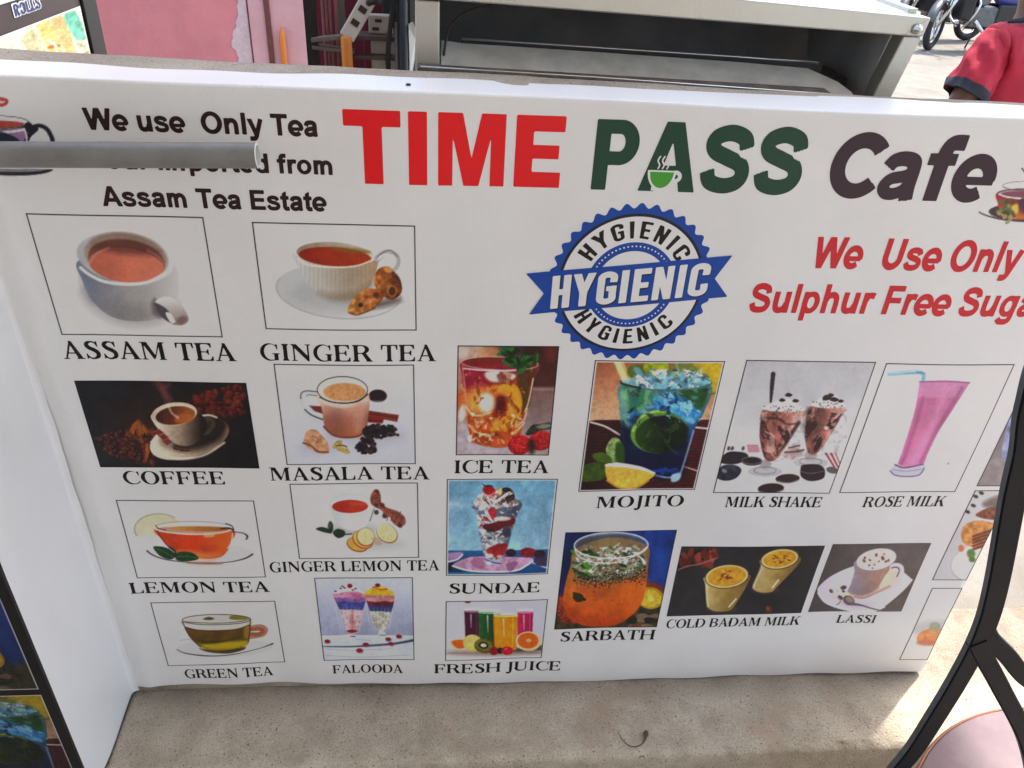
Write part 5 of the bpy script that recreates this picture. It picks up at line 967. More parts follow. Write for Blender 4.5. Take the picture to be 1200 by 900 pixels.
# art name -> (painter, zoom origin x, y, zoom factor, corner points of the artwork frame)
ARTS = {
 'assam': (art_assam, 0, 240, 4.0, [(32.5, 247.3), (239.8, 252.5), (262.5, 392.3), (74.3, 390.5)]),
 'ginger': (art_ginger, 280, 240, 4.0, [(296, 256.8), (486.8, 263), (488.5, 385), (312.8, 382.3)]),
 'coffee': (art_coffee, 60, 430, 4.615, [(88.2, 444.1), (289.7, 445.6), (305, 546.4), (118, 547)]),
 'lemon': (art_lemon, 120, 570, 5.714, [(135.4, 585.4), (298.2, 584.4), (312.7, 673.1), (162, 675.7)]),
 'green': (art_green, 160, 690, 6.316, [(176.6, 702.7), (323.1, 701.4), (334.8, 774.9), (198, 776.8)]),
 'masala': (art_masala, 300, 420, 5.4545, [(321.5, 422.9), (485.5, 424.6), (487.4, 541.2), (336.7, 542.3)]),
 'gingerlemon': (art_gingerlemon, 310, 555, 5.4545, [(339.9, 564.3), (490.4, 563.4), (490.8, 650.7), (350.9, 652.9)]),
 'falooda': (art_falooda, 350, 660, 6.667, [(368.6, 674.9), (484, 673.2), (485.8, 769.4), (379.7, 771.3)]),
 'icetea': (art_icetea, 500, 400, 5.622, [(536.5, 402.3), (654.9, 403.9), (642.7, 531.4), (533.8, 531.4)]),
 'sundae': (art_sundae, 510, 550, 6.0, [(524, 559.3), (653.3, 558.7), (641.8, 669.7), (522.2, 671.5)]),
 'juice': (art_juice, 500, 690, 7.059, [(522.4, 701), (641.7, 698.5), (634.3, 766.9), (521.5, 770.2)]),
 'mojito': (art_mojito, 660, 410, 4.735, [(696.7, 420.1), (849, 421), (814, 573.5), (676.9, 573.9)]),
 'sarbath': (art_sarbath, 640, 610, 6.0, [(662.3, 621.7), (792.8, 620.7), (769.3, 731.7), (648.7, 734.3)]),
 'shake': (art_shake, 830, 410, 4.735, [(873.9, 420.1), (1024.7, 421.4), (970.4, 576.2), (834.6, 576.6)]),
 'rose': (art_rose, 970, 410, 4.735, [(1036.1, 422.2), (1186, 424.4), (1117.2, 574.3), (981.6, 575.2)]),
 'badam': (art_badam, 770, 625, 5.714, [(798, 640), (965.5, 637.6), (938.5, 716), (780.5, 719.7)]),
 'lassi': (art_lassi, 930, 620, 6.667, [(975.4, 635.9), (1090.2, 634.7), (1054.5, 713.3), (945.6, 715.5)]),
 'jug': (art_mug_photo, 1080, 420, 6.425, None), 'sandwich': (art_sandwich, 1040, 550, 3.75, None), 'bowl': (art_bowl, 1040, 550, 3.75, None),
 'cuplogo': (art_cup_logo, 0, 90, 6.923, None), 'glasslogo': (art_glass_logo, 1130, 170, 9.0, None), 'rolls': (art_rolls, 0, 0, 1.0, [(0, 0), (1000, 0), (1000, 1000), (0, 1000)]),
}
def square_to_quad(q):
    """projective map of the unit square (s right, t down) to four corners"""
    A = []; B = []
    for (s, t), (x, y) in zip(((0, 0), (1, 0), (1, 1), (0, 1)), q):
        A.append([s, t, 1, 0, 0, 0, -s * x, -t * x]); B.append(x); A.append([0, 0, 0, s, t, 1, -s * y, -t * y]); B.append(y)
    h = np.linalg.solve(np.array(A, float), np.array(B, float))
    def f(S, T):
        w = h[6] * S + h[7] * T + 1
        return (h[0] * S + h[1] * T + h[2]) / w, (h[3] * S + h[4] * T + h[5]) / w
    return f
# ------------------------------------------------------------------ ground and built structure
def concrete(name, c1, c2, speck=(0.05, 0.045, 0.04), speck_amt=0.60, stain=None, rough=0.9, scale=14.0, bump=0.5, foot_shade=None):
    m = bpy.data.materials.new(name); m.use_nodes = True
    n = m.node_tree.nodes; l = m.node_tree.links; b = n['Principled BSDF']; b.inputs['Roughness'].default_value = rough; b.inputs['Specular IOR Level'].default_value = 0.25
    g = n.new('ShaderNodeNewGeometry')
    def noise(sc, det=6, ro=0.6):
        t = n.new('ShaderNodeTexNoise'); t.inputs['Scale'].default_value = sc; t.inputs['Detail'].default_value = det; t.inputs['Roughness'].default_value = ro
        l.new(g.outputs['Position'], t.inputs['Vector']); return t.outputs['Fac']
    def ramp(f, p0, p1, a, c):
        r = n.new('ShaderNodeValToRGB'); r.color_ramp.elements[0].position = p0; r.color_ramp.elements[1].position = p1
        r.color_ramp.elements[0].color = (*a, 1); r.color_ramp.elements[1].color = (*c, 1); l.new(f, r.inputs['Fac']); return r.outputs['Color']
    def mix(f, a, c, mode='MIX'):
        x = n.new('ShaderNodeMix'); x.data_type = 'RGBA'; x.blend_type = mode
        if hasattr(f, 'is_linked'): l.new(f, x.inputs['Factor'])
        else: x.inputs['Factor'].default_value = f
        for s, v in (('A', a), ('B', c)):
            if hasattr(v, 'is_linked'): l.new(v, x.inputs[s])
            else: x.inputs[s].default_value = (*v, 1)
        return x.outputs['Result']
    col = ramp(noise(scale, 8, .65), .34, .66, c1, c2)
    fine = ramp(noise(420, 3, .7), .35, .65, (.72, .72, .72), (1.12, 1.12, 1.12)); col = mix(1.0, col, fine, 'MULTIPLY')
    if stain: col = mix(ramp(noise(5.0, 5, .7), .56, .72, (0, 0, 0), (1, 1, 1)), col, stain)
    if foot_shade:   # shade painted into the colour where the wall meets the step
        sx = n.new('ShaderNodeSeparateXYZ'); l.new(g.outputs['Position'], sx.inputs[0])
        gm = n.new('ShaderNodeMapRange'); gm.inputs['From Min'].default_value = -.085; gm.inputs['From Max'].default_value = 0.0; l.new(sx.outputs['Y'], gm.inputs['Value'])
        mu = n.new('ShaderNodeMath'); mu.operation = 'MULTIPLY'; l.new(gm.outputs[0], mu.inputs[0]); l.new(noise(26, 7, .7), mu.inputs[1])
        col = mix(ramp(mu.outputs[0], .18, .62, (0, 0, 0), (.75, .75, .75)), col, foot_shade)
    sp = ramp(noise(240, 2, .5), speck_amt, speck_amt + .05, (0, 0, 0), (1, 1, 1)); col = mix(sp, col, speck)
    l.new(col, b.inputs['Base Color'])
    ad = n.new('ShaderNodeMath'); ad.operation = 'ADD'; l.new(noise(230, 4, .7), ad.inputs[0]); l.new(noise(40, 5, .6), ad.inputs[1])
    bp = n.new('ShaderNodeBump'); bp.inputs['Strength'].default_value = bump; bp.inputs['Distance'].default_value = 0.004
    l.new(ad.outputs[0], bp.inputs['Height']); l.new(bp.outputs['Normal'], b.inputs['Normal'])
    MATS[name] = m; return m

M_road = concrete('sandy_road_surface', (.21, .19, .16), (.29, .265, .23), (.15, .13, .11), .64, None, 0.95, 3.0, .4)
M_floor = concrete('cement_floor_surface', (.46, .40, .34), (.56, .49, .42), (.15, .14, .12), .64, None, 0.85, 6.0, .3)
M_step = concrete('weathered_concrete', (.48, .405, .305), (.72, .635, .50), (.22, .175, .13), .640, (.52, .395, .285), 0.9, 13.0, 1.0, foot_shade=(.20, .15, .115))
M_wall = concrete('cement_plaster', (.32, .265, .205), (.44, .38, .31), (.12, .10, .08), .66, (.22, .19, .15), 0.9, 9.0, .5)

mb = MB().add([(-150, -150, -.55), (150, -150, -.55), (150, 200, -.55), (-150, 200, -.55)], [(0, 1, 2, 3)])
tag(mb.build('road', M_road), kind='structure')
tag(MB().box((-5, -5, -.546), (2.6, -.152, -.2)).build('floor', M_floor), kind='structure')

def ztop(x): return 1.0073 - 0.0063 * (x + 0.457) + 0.0008 * math.sin(x * 9 + 1)
def yback(x): return 0.127 - 0.035 * (x + 0.514)
random.seed(11)

# concrete plinth step under the wall: rough front edge, running past the end of the wall into the sun
def build_step():
    xs = np.arange(-0.521, 1.86, 0.006); prof = []
    for y in np.linspace(.142, -.138, 54): prof.append((y, 0.0, 1))
    for k in range(1, 7):
        a = k / 6 * math.pi / 2; prof.append((-.138 - .012 * math.sin(a), -.012 + .012 * math.cos(a), 2))
    for z in np.linspace(-.02, -.2, 24): prof.append((-.150, z, 3))
    prof = [(.142, -.545, 0)] + [(.142, -.004, 0)] + prof + [(-.150, -.54, 0)]
    V_ = []; n = len(prof)
    yy = np.array([p[0] for p in prof]); zz = np.array([p[1] for p in prof]); kk = np.array([p[2] for p in prof])
    S = np.cumsum(np.r_[0, np.hypot(np.diff(yy), np.diff(zz))])
    XX, SS = np.meshgrid(xs, S, indexing='ij')
    h = (noise2(XX + 5, SS + 5, .05, 2, 4) - .5) * .0045 + (noise2(XX + 5, SS + 9, .3, 5, 2) - .5) * .006
    eb = (noise2(XX + 3, SS * .6 + 3, .022, 9, 3) - .5) * .010
    Y = np.tile(yy, (len(xs), 1)); Z = np.tile(zz, (len(xs), 1))
    Z = np.where(kk == 1, Z + np.minimum(h, .0018), Z)
    Z = np.where(kk == 2, Z + np.minimum(h, 0.001) + np.minimum(eb, 0) * .8, Z); Y = np.where(kk == 2, Y - np.minimum(eb, 0) * .9 + h * .5, Y)
    Y = np.where(kk == 3, Y + h, Y)
    V_ = np.stack([XX, Y, Z], -1).reshape(-1, 3); m = len(prof); F = []
    for i in range(len(xs) - 1):
        for k in range(m - 1): F.append((i * m + k, i * m + k + 1, (i + 1) * m + k + 1, (i + 1) * m + k))
    F.append(tuple(range(m - 1, -1, -1))); F.append(tuple((len(xs) - 1) * m + k for k in range(m)))
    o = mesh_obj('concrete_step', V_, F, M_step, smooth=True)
    return tag(o, 'low rough concrete step with worn front edge, running along the foot of the menu banner', 'step')
build_step()

# parapet wall (cement plaster, bare on top)
xs = np.linspace(-1.05, .880, 60); mbw = MB(); vv = []
for x in xs:
    w = 0.0015 * math.sin(x * 31) + 0.001 * math.sin(x * 83)
    vv += [(x, 0.0, .001), (x, 0.0, ztop(x) - .008), (x, .004, ztop(x) - .0013), (x, yback(x) - .006, ztop(x) - .0010 + w * .25), (x, yback(x) + w, ztop(x) - .010), (x, yback(x) + w, .001)]
ff = []
for i in range(len(xs) - 1):
    for k in range(6): ff.append((i * 6 + k, i * 6 + (k + 1) % 6, (i + 1) * 6 + (k + 1) % 6, (i + 1) * 6 + k))
ff += [(5, 4, 3, 2, 1, 0), tuple((len(xs) - 1) * 6 + k for k in range(6))]
wall = tag(mesh_obj('parapet_wall', vv, ff, M_wall), 'low cement plastered wall that carries the white menu banner, bare grey on top', 'wall')
# side wall at the left, at right angles to the parapet
M_swall = mat('painted_side_wall', (.55, .53, .5), .8, var=.12, vscale=5, bump=.2)
tag(MB().box((-2.2, -.1830, -.2), (-.5245, -.0015, 1.02)).build('side_wall', M_swall), 'block of wall jutting forward left of the parapet, covered by white vinyl and the black poster', 'wall')
# roof slab overhead that keeps the terrace in the shade
M_roof = mat('roof_underside', (.62, .60, .56), .9, var=.1, vscale=3)
tag(MB().box((-5, -3.8, 2.30), (1.66, .03, 2.42)).build('roof', M_roof), kind='structure')
tag(MB().hexa([(.28, .36, 3.40), (2.14, .36, 3.40), (2.14, 1.88, 3.40), (.28, 1.88, 3.40), (.28, .36, 3.412), (2.14, .36, 3.412), (2.14, 1.88, 3.412), (.28, 1.88, 3.412)]).build('sun_blocker', mat('sun_blocker_blue', (.10, .16, .30), .6)), kind='structure')  # unseen sheet added overhead to keep sun off the wall top and counter

tag(MB().box((-5, -4.35, -.2), (1.9, -4.202, 2.9)).build('wall', mat('added_back_wall', (.50, .45, .40), .85, var=.1, vscale=2)), kind='structure')  # unseen back wall, added to cut the light reaching the banner front

# ------------------------------------------------------------------ the menu banner
def ripple(x, z):
    x = np.asarray(x, float); z = np.asarray(z, float)
    w = .0011 * np.sin(7.1 * x + 3.2 * z + .6) + .0008 * np.sin(15 * x - 6.5 * z + 2) + .0004 * np.sin(31 * x + 17 * z) + .0010 * np.sin(11 * z + 1.3 * x)
    w = w + .0020 * np.exp(-((x + .492 - .004 * np.sin(z * 6)) / .012) ** 2) + .0030 * np.exp(-((z - .03) / .04) ** 2) * np.sin(23 * x) ** 2 * .5
    w = w + .004 * np.exp(-((x + .47) / .05) ** 2) * np.exp(-((z - .985) / .03) ** 2)
    return w * 1.25
def ysurf(x, z): return -.0045 - ripple(x, z) - .0 * z
XB0, XB1 = -.5195, .8835
def zbot(x): return np.interp(x, [-.53, -.5, -.32, .12, .43, .8, .89], [.022, .02, .015, .0035, .003, .005, .009]) + .0012 * np.sin(x * 40) + .0012 * np.sin(x * 17 + 1)

banner = empty('menu_banner', (.18, -.005, 0), 'wide white printed menu banner of captioned drink photos, stretched over the parapet wall', 'banner')
M_vinyl = vinyl_mat('banner_vinyl', VINYL)
M_print = vinyl_mat('banner_print', attr='ink')
def flat_ink(name, seen): return vinyl_mat('ink_' + name, tuple(ink(np.array([seen], float))[0]))

def build_sheet():
    xs = np.linspace(XB0, XB1, 190); V_ = []; rows = None
    for x in xs:
        zt = ztop(x); zb = float(zbot(x)); col = []
        zz = np.linspace(zb, zt - .0034, 120)
        for y, z in zip(ysurf(x, zz), zz): col.append((x, float(y), z))
        y0 = float(ysurf(x, zt - .0034))
        for k in range(1, 8):
            a = k / 7 * math.pi / 2; col.append((x, y0 + .0034 * (1 - math.cos(a)), zt - .0034 + .0034 * math.sin(a) - .0005))
        ye = .060 + .005 * math.sin(x * 2.1 + 1) + .0035 * math.sin(x * 13 + 2) + .0018 * math.sin(x * 41) + (.004 if x > .45 else 0)
        for y in np.linspace(y0 + .006, ye, 14):
            t = (y - y0) / (ye - y0); col.append((x, float(y), zt - .0006 + .0003 * math.sin(x * 19 + y * 60) * t + .0003 * math.sin(x * 47 + 1) * t * t))
        V_ += col; rows = len(col)
    F = []
    for i in range(len(xs) - 1):
        for k in range(rows - 1): F.append((i * rows + k, (i + 1) * rows + k, (i + 1) * rows + k + 1, i * rows + k + 1))
    # the right edge turns a little way round the end of the wall
    n0 = len(V_); last = [(len(xs) - 1) * rows + k for k in range(120)]
    for k in last: x, y, z = V_[k]; V_.append((x + .0015, y + .012, z)); 
    for k in last: x, y, z = V_[k]; V_.append((x + .002, y + .040, z))
    for k in range(119): F.append((last[k], n0 + k, n0 + k + 1, last[k + 1])); F.append((n0 + k, n0 + 120 + k, n0 + 121 + k, n0 + k + 1))
    return mesh_obj('vinyl_sheet', V_, F, M_vinyl, banner, True, True)
build_sheet()

def print_mesh(name, art, place, W_, H_, parent, label=None, border=0.0014, margin=0.0, quad=None, step=.00105, bcol=(26, 24, 24), dim=1.0):
    """grid of ink colours; place(s, t) -> world points for s right, t down in 0..1"""
    fn, ox, oy, k, q = ARTS[art]; q = quad or q
    nx, ny = int(W_ / step) + 2, int(H_ / step) + 2
    S, T = np.meshgrid(np.linspace(0, 1, nx), np.linspace(0, 1, ny)); S = S.ravel(); T = T.ravel()
    AX, AY = square_to_quad(q)(S, T)
    a = Art((AX - ox) * k, (AY - oy) * k, k * 1.15); fn(a); a.c = np.clip(a.c, 0, 255)
    far = np.clip(np.abs(a.c - np.array(WH)).max(1) / 40, 0, 1); rich = art in ('icetea', 'mojito', 'sarbath', 'sundae', 'falooda', 'coffee', 'shake', 'sandwich', 'rolls')
    g = (noise2(a.X, a.Y, 2.4 * k, 21, 2) - .5) * (.15 if rich else .07) + (noise2(a.X, a.Y, 7 * k, 22, 2) - .5) * (.11 if rich else .04) + (noise2(a.X, a.Y, 26 * k, 23, 2) - .5) * .14
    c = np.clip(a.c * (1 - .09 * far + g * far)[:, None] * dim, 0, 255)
    if border:
        d = np.minimum(np.minimum(S, 1 - S) * W_, np.minimum(T, 1 - T) * H_)
        if margin:
            m = np.clip((border + margin - d) / .0009 + .5, 0, 1)[:, None]; c += (np.array(WH) + 6 - c) * m
        m = np.clip((border - d) / .0009 + .5, 0, 1)[:, None]; c += (np.array(bcol) - c) * m
    pts = place(S, T)
    idx = np.arange(nx * ny).reshape(ny, nx)
    f = np.stack([idx[1:, :-1], idx[1:, 1:], idx[:-1, 1:], idx[:-1, :-1]], -1).reshape(-1, 4)
    off = np.zeros(3); p = parent
    while p is not None: off += np.array(p.location); p = p.parent
    me = bpy.data.meshes.new(name); me.vertices.add(len(pts)); me.vertices.foreach_set('co', (pts - off).astype(np.float32).ravel())
    me.loops.add(f.size); me.loops.foreach_set('vertex_index', f.astype(np.int32).ravel())
    me.polygons.add(len(f)); me.polygons.foreach_set('loop_start', np.arange(0, f.size, 4, dtype=np.int32)); me.update(calc_edges=True)
    at = me.color_attributes.new('ink', 'FLOAT_COLOR', 'POINT'); rgba = np.ones((len(pts), 4), np.float32); rgba[:, :3] = ink(c, 1.16); at.data.foreach_set('color', rgba.ravel())
    me.materials.append(M_print); me.shade_smooth()
    o = bpy.data.objects.new(name, me); COL.objects.link(o); o.parent = parent
    if label: o['label'] = label
    return o

def on_banner(x0, z0, x1, z1, lift=.0002):
    def f(S, T):
        x = x0 + (x1 - x0) * S; z = z1 + (z0 - z1) * T
        return np.stack([x, ysurf(x, z) - lift, z], -1)
    return f
PICS = [  # art, x0, z0, x1, z1, white inner margin, label
 ('assam', -.4693, .6994, -.2752, .8574, 0, 'photo of brown milk tea in a wide grey cup'),
 ('ginger', -.2212, .7123, -.0336, .8533, 0, 'photo of red tea in a ribbed white cup with ginger on its saucer'),
 ('coffee', -.4708, .4879, -.2551, .6318, 0, 'dark photo of steaming coffee among beans'),
 ('lemon', -.4629, .2738, -.2701, .4282, 0, 'photo of amber tea in a glass cup with lemon slice and mint'),
 ('green', -.4529, .0687, -.2620, .2212, 0, 'photo of green tea in a glass cup on a glass saucer'),
 ('masala', -.2172, .4947, -.0376, .6615, 0, 'photo of spiced milk tea in a glass mug with spices'),
 ('gingerlemon', -.2170, .3108, -.0350, .4602, 0, 'photo of red tea in a white cup with ginger and lemon slices'),
 ('falooda', -.1977, .0723, -.0452, .2695, 0, 'photo of two layered dessert glasses on a white table'),
 ('icetea', .0187, .5102, .1514, .6906, 0, 'photo of a tumbler of peach iced tea with strawberries'),
 ('sundae', .0066, .2718, .1685, .4668, .0018, 'photo of a strawberry sundae against pale blue'),
 ('juice', .0067, .0689, .1730, .2149, 0, 'photo of four juice glasses with cut fruit'),
 ('mojito', .2008, .4417, .3787, .6700, .0018, 'photo of a blue iced drink with lime on a dark mat'),
 ('sarbath', .1890, .1409, .3653, .3599, 0, 'photo of an orange drink with seeds against blue cloth'),
 ('shake', .4075, .4357, .5896, .6720, 0, 'photo of two chocolate milkshakes with cookies'),
 ('rose', .6041, .4372, .7912, .6705, 0, 'photo of a tall flared glass of pink milk with a straw'),
 ('badam', .3782, .1671, .6139, .3247, 0, 'dark photo of two glasses of yellow almond milk'),
 ('lassi', .6258, .1688, .7923, .3280, 0, 'photo of a cream drink in a cup on a white plate')]
for art, x0, z0, x1, z1, mg, lab in PICS:
    dark = art in ('coffee', 'badam', 'lassi')
    print_mesh('menu_photo', art, on_banner(x0, z0, x1, z1), x1 - x0, z1 - z0, banner, lab, border=.0 if dark else .0013, margin=mg)
XE = .8830
print_mesh('menu_photo', 'jug', on_banner(.8213, .4491, XE, .6321), XE - .8213, .183, banner, 'grey photo cut off by the end of the wall', quad=[(1197, 451.2), (1245, 451.5), (1186.3, 567.1), (1141.9, 567.3)])
print_mesh('menu_photo', 'sandwich', on_banner(.8224, .2433, XE, .4407), XE - .8224, .197, banner, 'photo of a grilled sandwich on a plate, cut off by the end of the wall', quad=[(1140.5, 572.2), (1183.9, 572), (1130.7, 676.9), (1090.5, 677.5)])
print_mesh('menu_photo', 'bowl', on_banner(.8292, .0417, XE, .2247), XE - .8292, .183, banner, 'photo of orange snacks on a plate, cut off by the end of the wall', quad=[(1090.5, 686.5), (1126.1, 685.9), (1084.3, 768.2), (1051, 769)])
print_mesh('cup_emblem', 'cuplogo', on_banner(-.515, .875, -.405, .99), .11, .115, banner, 'drawing of a steaming outlined mug on a saucer', border=0, quad=[(-62.5, 102.9), (67.2, 107.6), (97.9, 231.6), (-22.3, 228.5)])
print_mesh('glass_emblem', 'glasslogo', on_banner(.655, .87, .785, .945), .13, .075, banner, 'picture of a glass of tea on a dark saucer', border=0, quad=[(1166.2, 193), (1284.8, 196.2), (1253.3, 265.4), (1139.2, 262.5)])

def lettering(name, text, font, H, x0, x1, zb, h, material, rows=30, track=0.0, bold=0.0, lift=.0003, parent=None, label=None, shear=0.0):
    v, f = text_layout(text, font, H, rows, track, bold)
    l_, r_ = v[:, 0].min(), v[:, 0].max()
    x = x0 + (v[:, 0] - l_) / (r_ - l_) * (x1 - x0); z = zb + v[:, 1] / H * h
    x = x + shear * (z - zb)
    pts = np.stack([x, ysurf(x, z) - lift, z], -1)
    o = mesh_obj(name, pts, f, material, parent or banner, True, True)
    if label: o['label'] = label
    return o
I_blk = flat_ink('black', (22, 20, 20)); I_brown = flat_ink('dark_brown', (46, 26, 28)); I_red = flat_ink('red', (172, 28, 33)); I_green = flat_ink('dark_green', (28, 62, 46)); I_plum = flat_ink('plum', (54, 36, 46)); I_crim = flat_ink('crimson', (156, 32, 42)); I_white = flat_ink('white', (176, 172, 168)); I_blue = flat_ink('blue', (20, 64, 122)); I_dkb = flat_ink('navy_black', (34, 34, 44)); I_leaf = flat_ink('leaf_green', (66, 124, 50))
CAPS = [('ASSAM TEA', -.4747, -.2622, .6646, .0262), ('GINGER TEA', -.2318, -.0088, .6665, .0250), ('COFFEE', -.4441, -.3062, .4580, .0234), ('LEMON TEA', -.4771, -.2670, .2418, .0232), ('GREEN TEA', -.4292, -.2843, .0350, .0235), ('MASALA TEA', -.2422, -.0178, .4662, .0240), ('GINGER LEMON TEA', -.2624, -.0032, .2836, .0218), ('FALOODA', -.1842, -.0651, .0386, .0215), ('ICE TEA', .0172, .1542, .4775, .0235), ('SUNDAE', .0130, .1571, .2323, .0225), ('FRESH JUICE', -.0120, .2075, .0354, .0245), ('SARBATH', .2024, .3651, .1098, .0245), ('COLD BADAM MILK', .3812, .6176, .1377, .0215), ('LASSI', .6834, .7523, .1401, .0198), ('MOJITO', .2307, .3657, .4087, .0225), ('MILK SHAKE', .4311, .5818, .4075, .0210), ('ROSE MILK', .6495, .7837, .4073, .0215)]
for t, x0, x1, zb, h in CAPS: lettering('caption', t, SERIF, 1000, x0, x1, zb, h, I_blk, rows=26, track=26)
lettering('headline', 'TIME', HEAVY, 1466, -.1104, .1352, .9020, .0819, I_red, rows=60, label='red capital lettering TIME', track=60)
lettering('headline', 'PASS', HEAVY, 1466, .1706, .4190, .9014, .0806, I_green, rows=60, label='dark green capital lettering PASS', track=30)
lettering('headline', 'Cafe', HEAVY, 1466, .4519, .6603, .8995, .0795, I_plum, rows=60, label='plum lettering Cafe', track=38)
lettering('slogan', 'We use  Only Tea', SANS, 1466, -.3822, -.1384, .9532, .0225, I_brown, rows=30, bold=26, track=0)
lettering('slogan', 'our imported from', SANS, 1466, -.3702, -.1251, .9112, .0212, I_brown, rows=30, bold=26, track=0)
lettering('slogan', 'Assam Tea Estate', SANS, 1466, -.3828, -.1343, .8683, .0225, I_brown, rows=30, bold=26, track=0)
_f = text_layout('We  Use Only', SANS, 1466, 40, 0, 24)[0][:, 0]; _w = text_layout('We', SANS, 1466, 40, 0, 24)[0][:, 0].max(); _u = sum(SANS[c][0] for c in 'We  ') + text_layout('Use Only', SANS, 1466, 40, 0, 24)[0][:, 0].min()
_X = lambda q: .4604 + (q - _f.min()) / (_f.max() - _f.min()) * (.7355 - .4604)
lettering('slogan', 'We', SANS, 1466, .4604, _X(_w), .8087, .0408, I_crim, rows=40, bold=24)
lettering('slogan', 'Use Only', SANS, 1466, _X(_u), .7355, .8087, .0408, I_crim, rows=40, bold=24, track=0)
lettering('slogan', 'Sulphur Free Sugar', SANS, 1466, .3930, .3930 + (.7800 - .3930) * 1.054, .7453, .0403, I_crim, rows=40, bold=24, track=0)

def banner_shape(name, fn, x0, z0, x1, z1, step, material, lift, label=None):
    v, f = sdf_mesh(fn, x0, z0, x1, z1, step)
    o = mesh_obj(name, np.stack([v[:, 0], ysurf(v[:, 0], v[:, 1]) - lift, v[:, 1]], -1), f, material, banner, True, True)
    if label: o['label'] = label
    return o
# small green cup standing in the A of PASS
def cup_out(X, Y):
    return np.minimum(np.maximum(sd_ell(X, Y, .2525, .9255, .0160, .0215), Y - .9255), np.minimum(np.abs(sd_ell(X, Y, .2690, .9195, .0052, .0050)) - .0014, sd_poly(X, Y, [(.243, .9030), (.262, .9030), (.262, .9062), (.243, .9062)])))
banner_shape('cup_mark', lambda X, Y: cup_out(X, Y) - .0009, .22, .895, .285, .935, .0006, I_white, .0004)
banner_shape('cup_mark', lambda X, Y: np.maximum(sd_ell(X, Y, .2525, .9245, .0140, .0190), Y - .9245), .22, .9, .285, .935, .0006, I_leaf, .0005)
def steam(X, Y):
    d = np.full(X.shape, 1e9)
    for k in range(3):
        x = .2470 + k * .0052; d = np.minimum(d, sd_line(X, Y, catmull([(x, .9285), (x + .0014, .9325), (x - .0012, .9375), (x + .0008, .9425)], 5), .00085))
    return d
banner_shape('steam_mark', steam, .24, .925, .265, .946, .0005, I_white, .0004)

# blue HYGIENIC stamp
BC = (.2345, .7793); RO = .1083; ROx = .1060
def ang(X, Y): return np.arctan2(Y - BC[1], X - BC[0])
def starburst(X, Y):
    r = np.hypot((X - BC[0]) / ROx, (Y - BC[1]) / RO); return (r - (.962 + .030 * np.cos(ang(X, Y) * 36))) * ROx
def circ(k): return lambda X, Y: (np.hypot((X - BC[0]) / ROx, (Y - BC[1]) / RO) - k) * ROx
banner_shape('stamp_disc', starburst, .12, .66, .35, .90, .0012, I_blue, .0002, 'blue scalloped stamp disc')
banner_shape('stamp_ring', circ(.872), .12, .66, .35, .90, .0014, I_dkb, .0003)
banner_shape('stamp_ring', circ(.838), .12, .66, .35, .90, .0014, I_white, .0004)
banner_shape('stamp_ring', lambda X, Y: np.abs(circ(.485)(X, Y)) - .0056, .12, .66, .35, .90, .0011, I_blue, .0005)
def dots(X, Y):
    a = ang(X, Y); n = 64; ak = np.round(a / (2 * math.pi) * n) * 2 * math.pi / n
    return np.hypot(X - (BC[0] + .490 * ROx * np.cos(ak)), Y - (BC[1] + .490 * RO * np.sin(ak))) - .0011
banner_shape('stamp_dots', dots, .17, .72, .30, .84, .0006, I_white, .0006)
RIB = [(.1014, .7930), (.3566, .8234), (.3402, .7916), (.3619, .7665), (.1085, .7366), (.1255, .7662)]
banner_shape('stamp_ribbon', lambda X, Y: sd_poly(X, Y, RIB), .09, .73, .37, .83, .0014, I_blue, .0007, 'blue ribbon across the stamp')
def ribbon_text(mat_, lift, bold, dx=0, dz=0):
    v, f = text_layout('HYGIENIC', STAMP, 1000, 40, 34, bold)
    l_, r_ = v[:, 0].min(), v[:, 0].max(); s = (v[:, 0] - l_) / (r_ - l_); t = v[:, 1] / 1000
    x = .1350 + s * (.3330 - .1350) + .0035 * t * 0 + dx; z0 = .7455 + s * (.7690 - .7455); z = z0 + t * .0440 + dz
    return mesh_obj('stamp_lettering', np.stack([x, ysurf(x, z) - lift, z], -1), f, mat_, banner, True, True)
ribbon_text(I_dkb, .0008, 22, .0011, -.0016); ribbon_text(I_white, .0009, 16)
def arc_text(a0, a1, r0, r1, up):
    v, f = text_layout('HYGIENIC', STAMP, 1000, 34, 150, 4); l_, r_ = v[:, 0].min(), v[:, 0].max(); s = (v[:, 0] - l_) / (r_ - l_); t = v[:, 1] / 1000
    a = R(a0) + s * R(a1 - a0); r = (r0 + t * (r1 - r0)) if up else (r1 + t * (r0 - r1))
    x = BC[0] + ROx * r * np.cos(a); z = BC[1] + RO * r * np.sin(a)
    return mesh_obj('stamp_lettering', np.stack([x, ysurf(x, z) - .0005, z], -1), f, I_blk, banner, True, True)
arc_text(150, 32, .585, .785, True); arc_text(212, 322, .565, .765, False)
# nail head on the folded top
MB().lathe([(.0005, .0015), (.0026, .0013), (.003, .0006), (.0026, 0)], (-.040, .024, ztop(-.04)), 14).build('nail', mat('rusty_nail', (.04, .035, .035), .6, .6), banner, True)

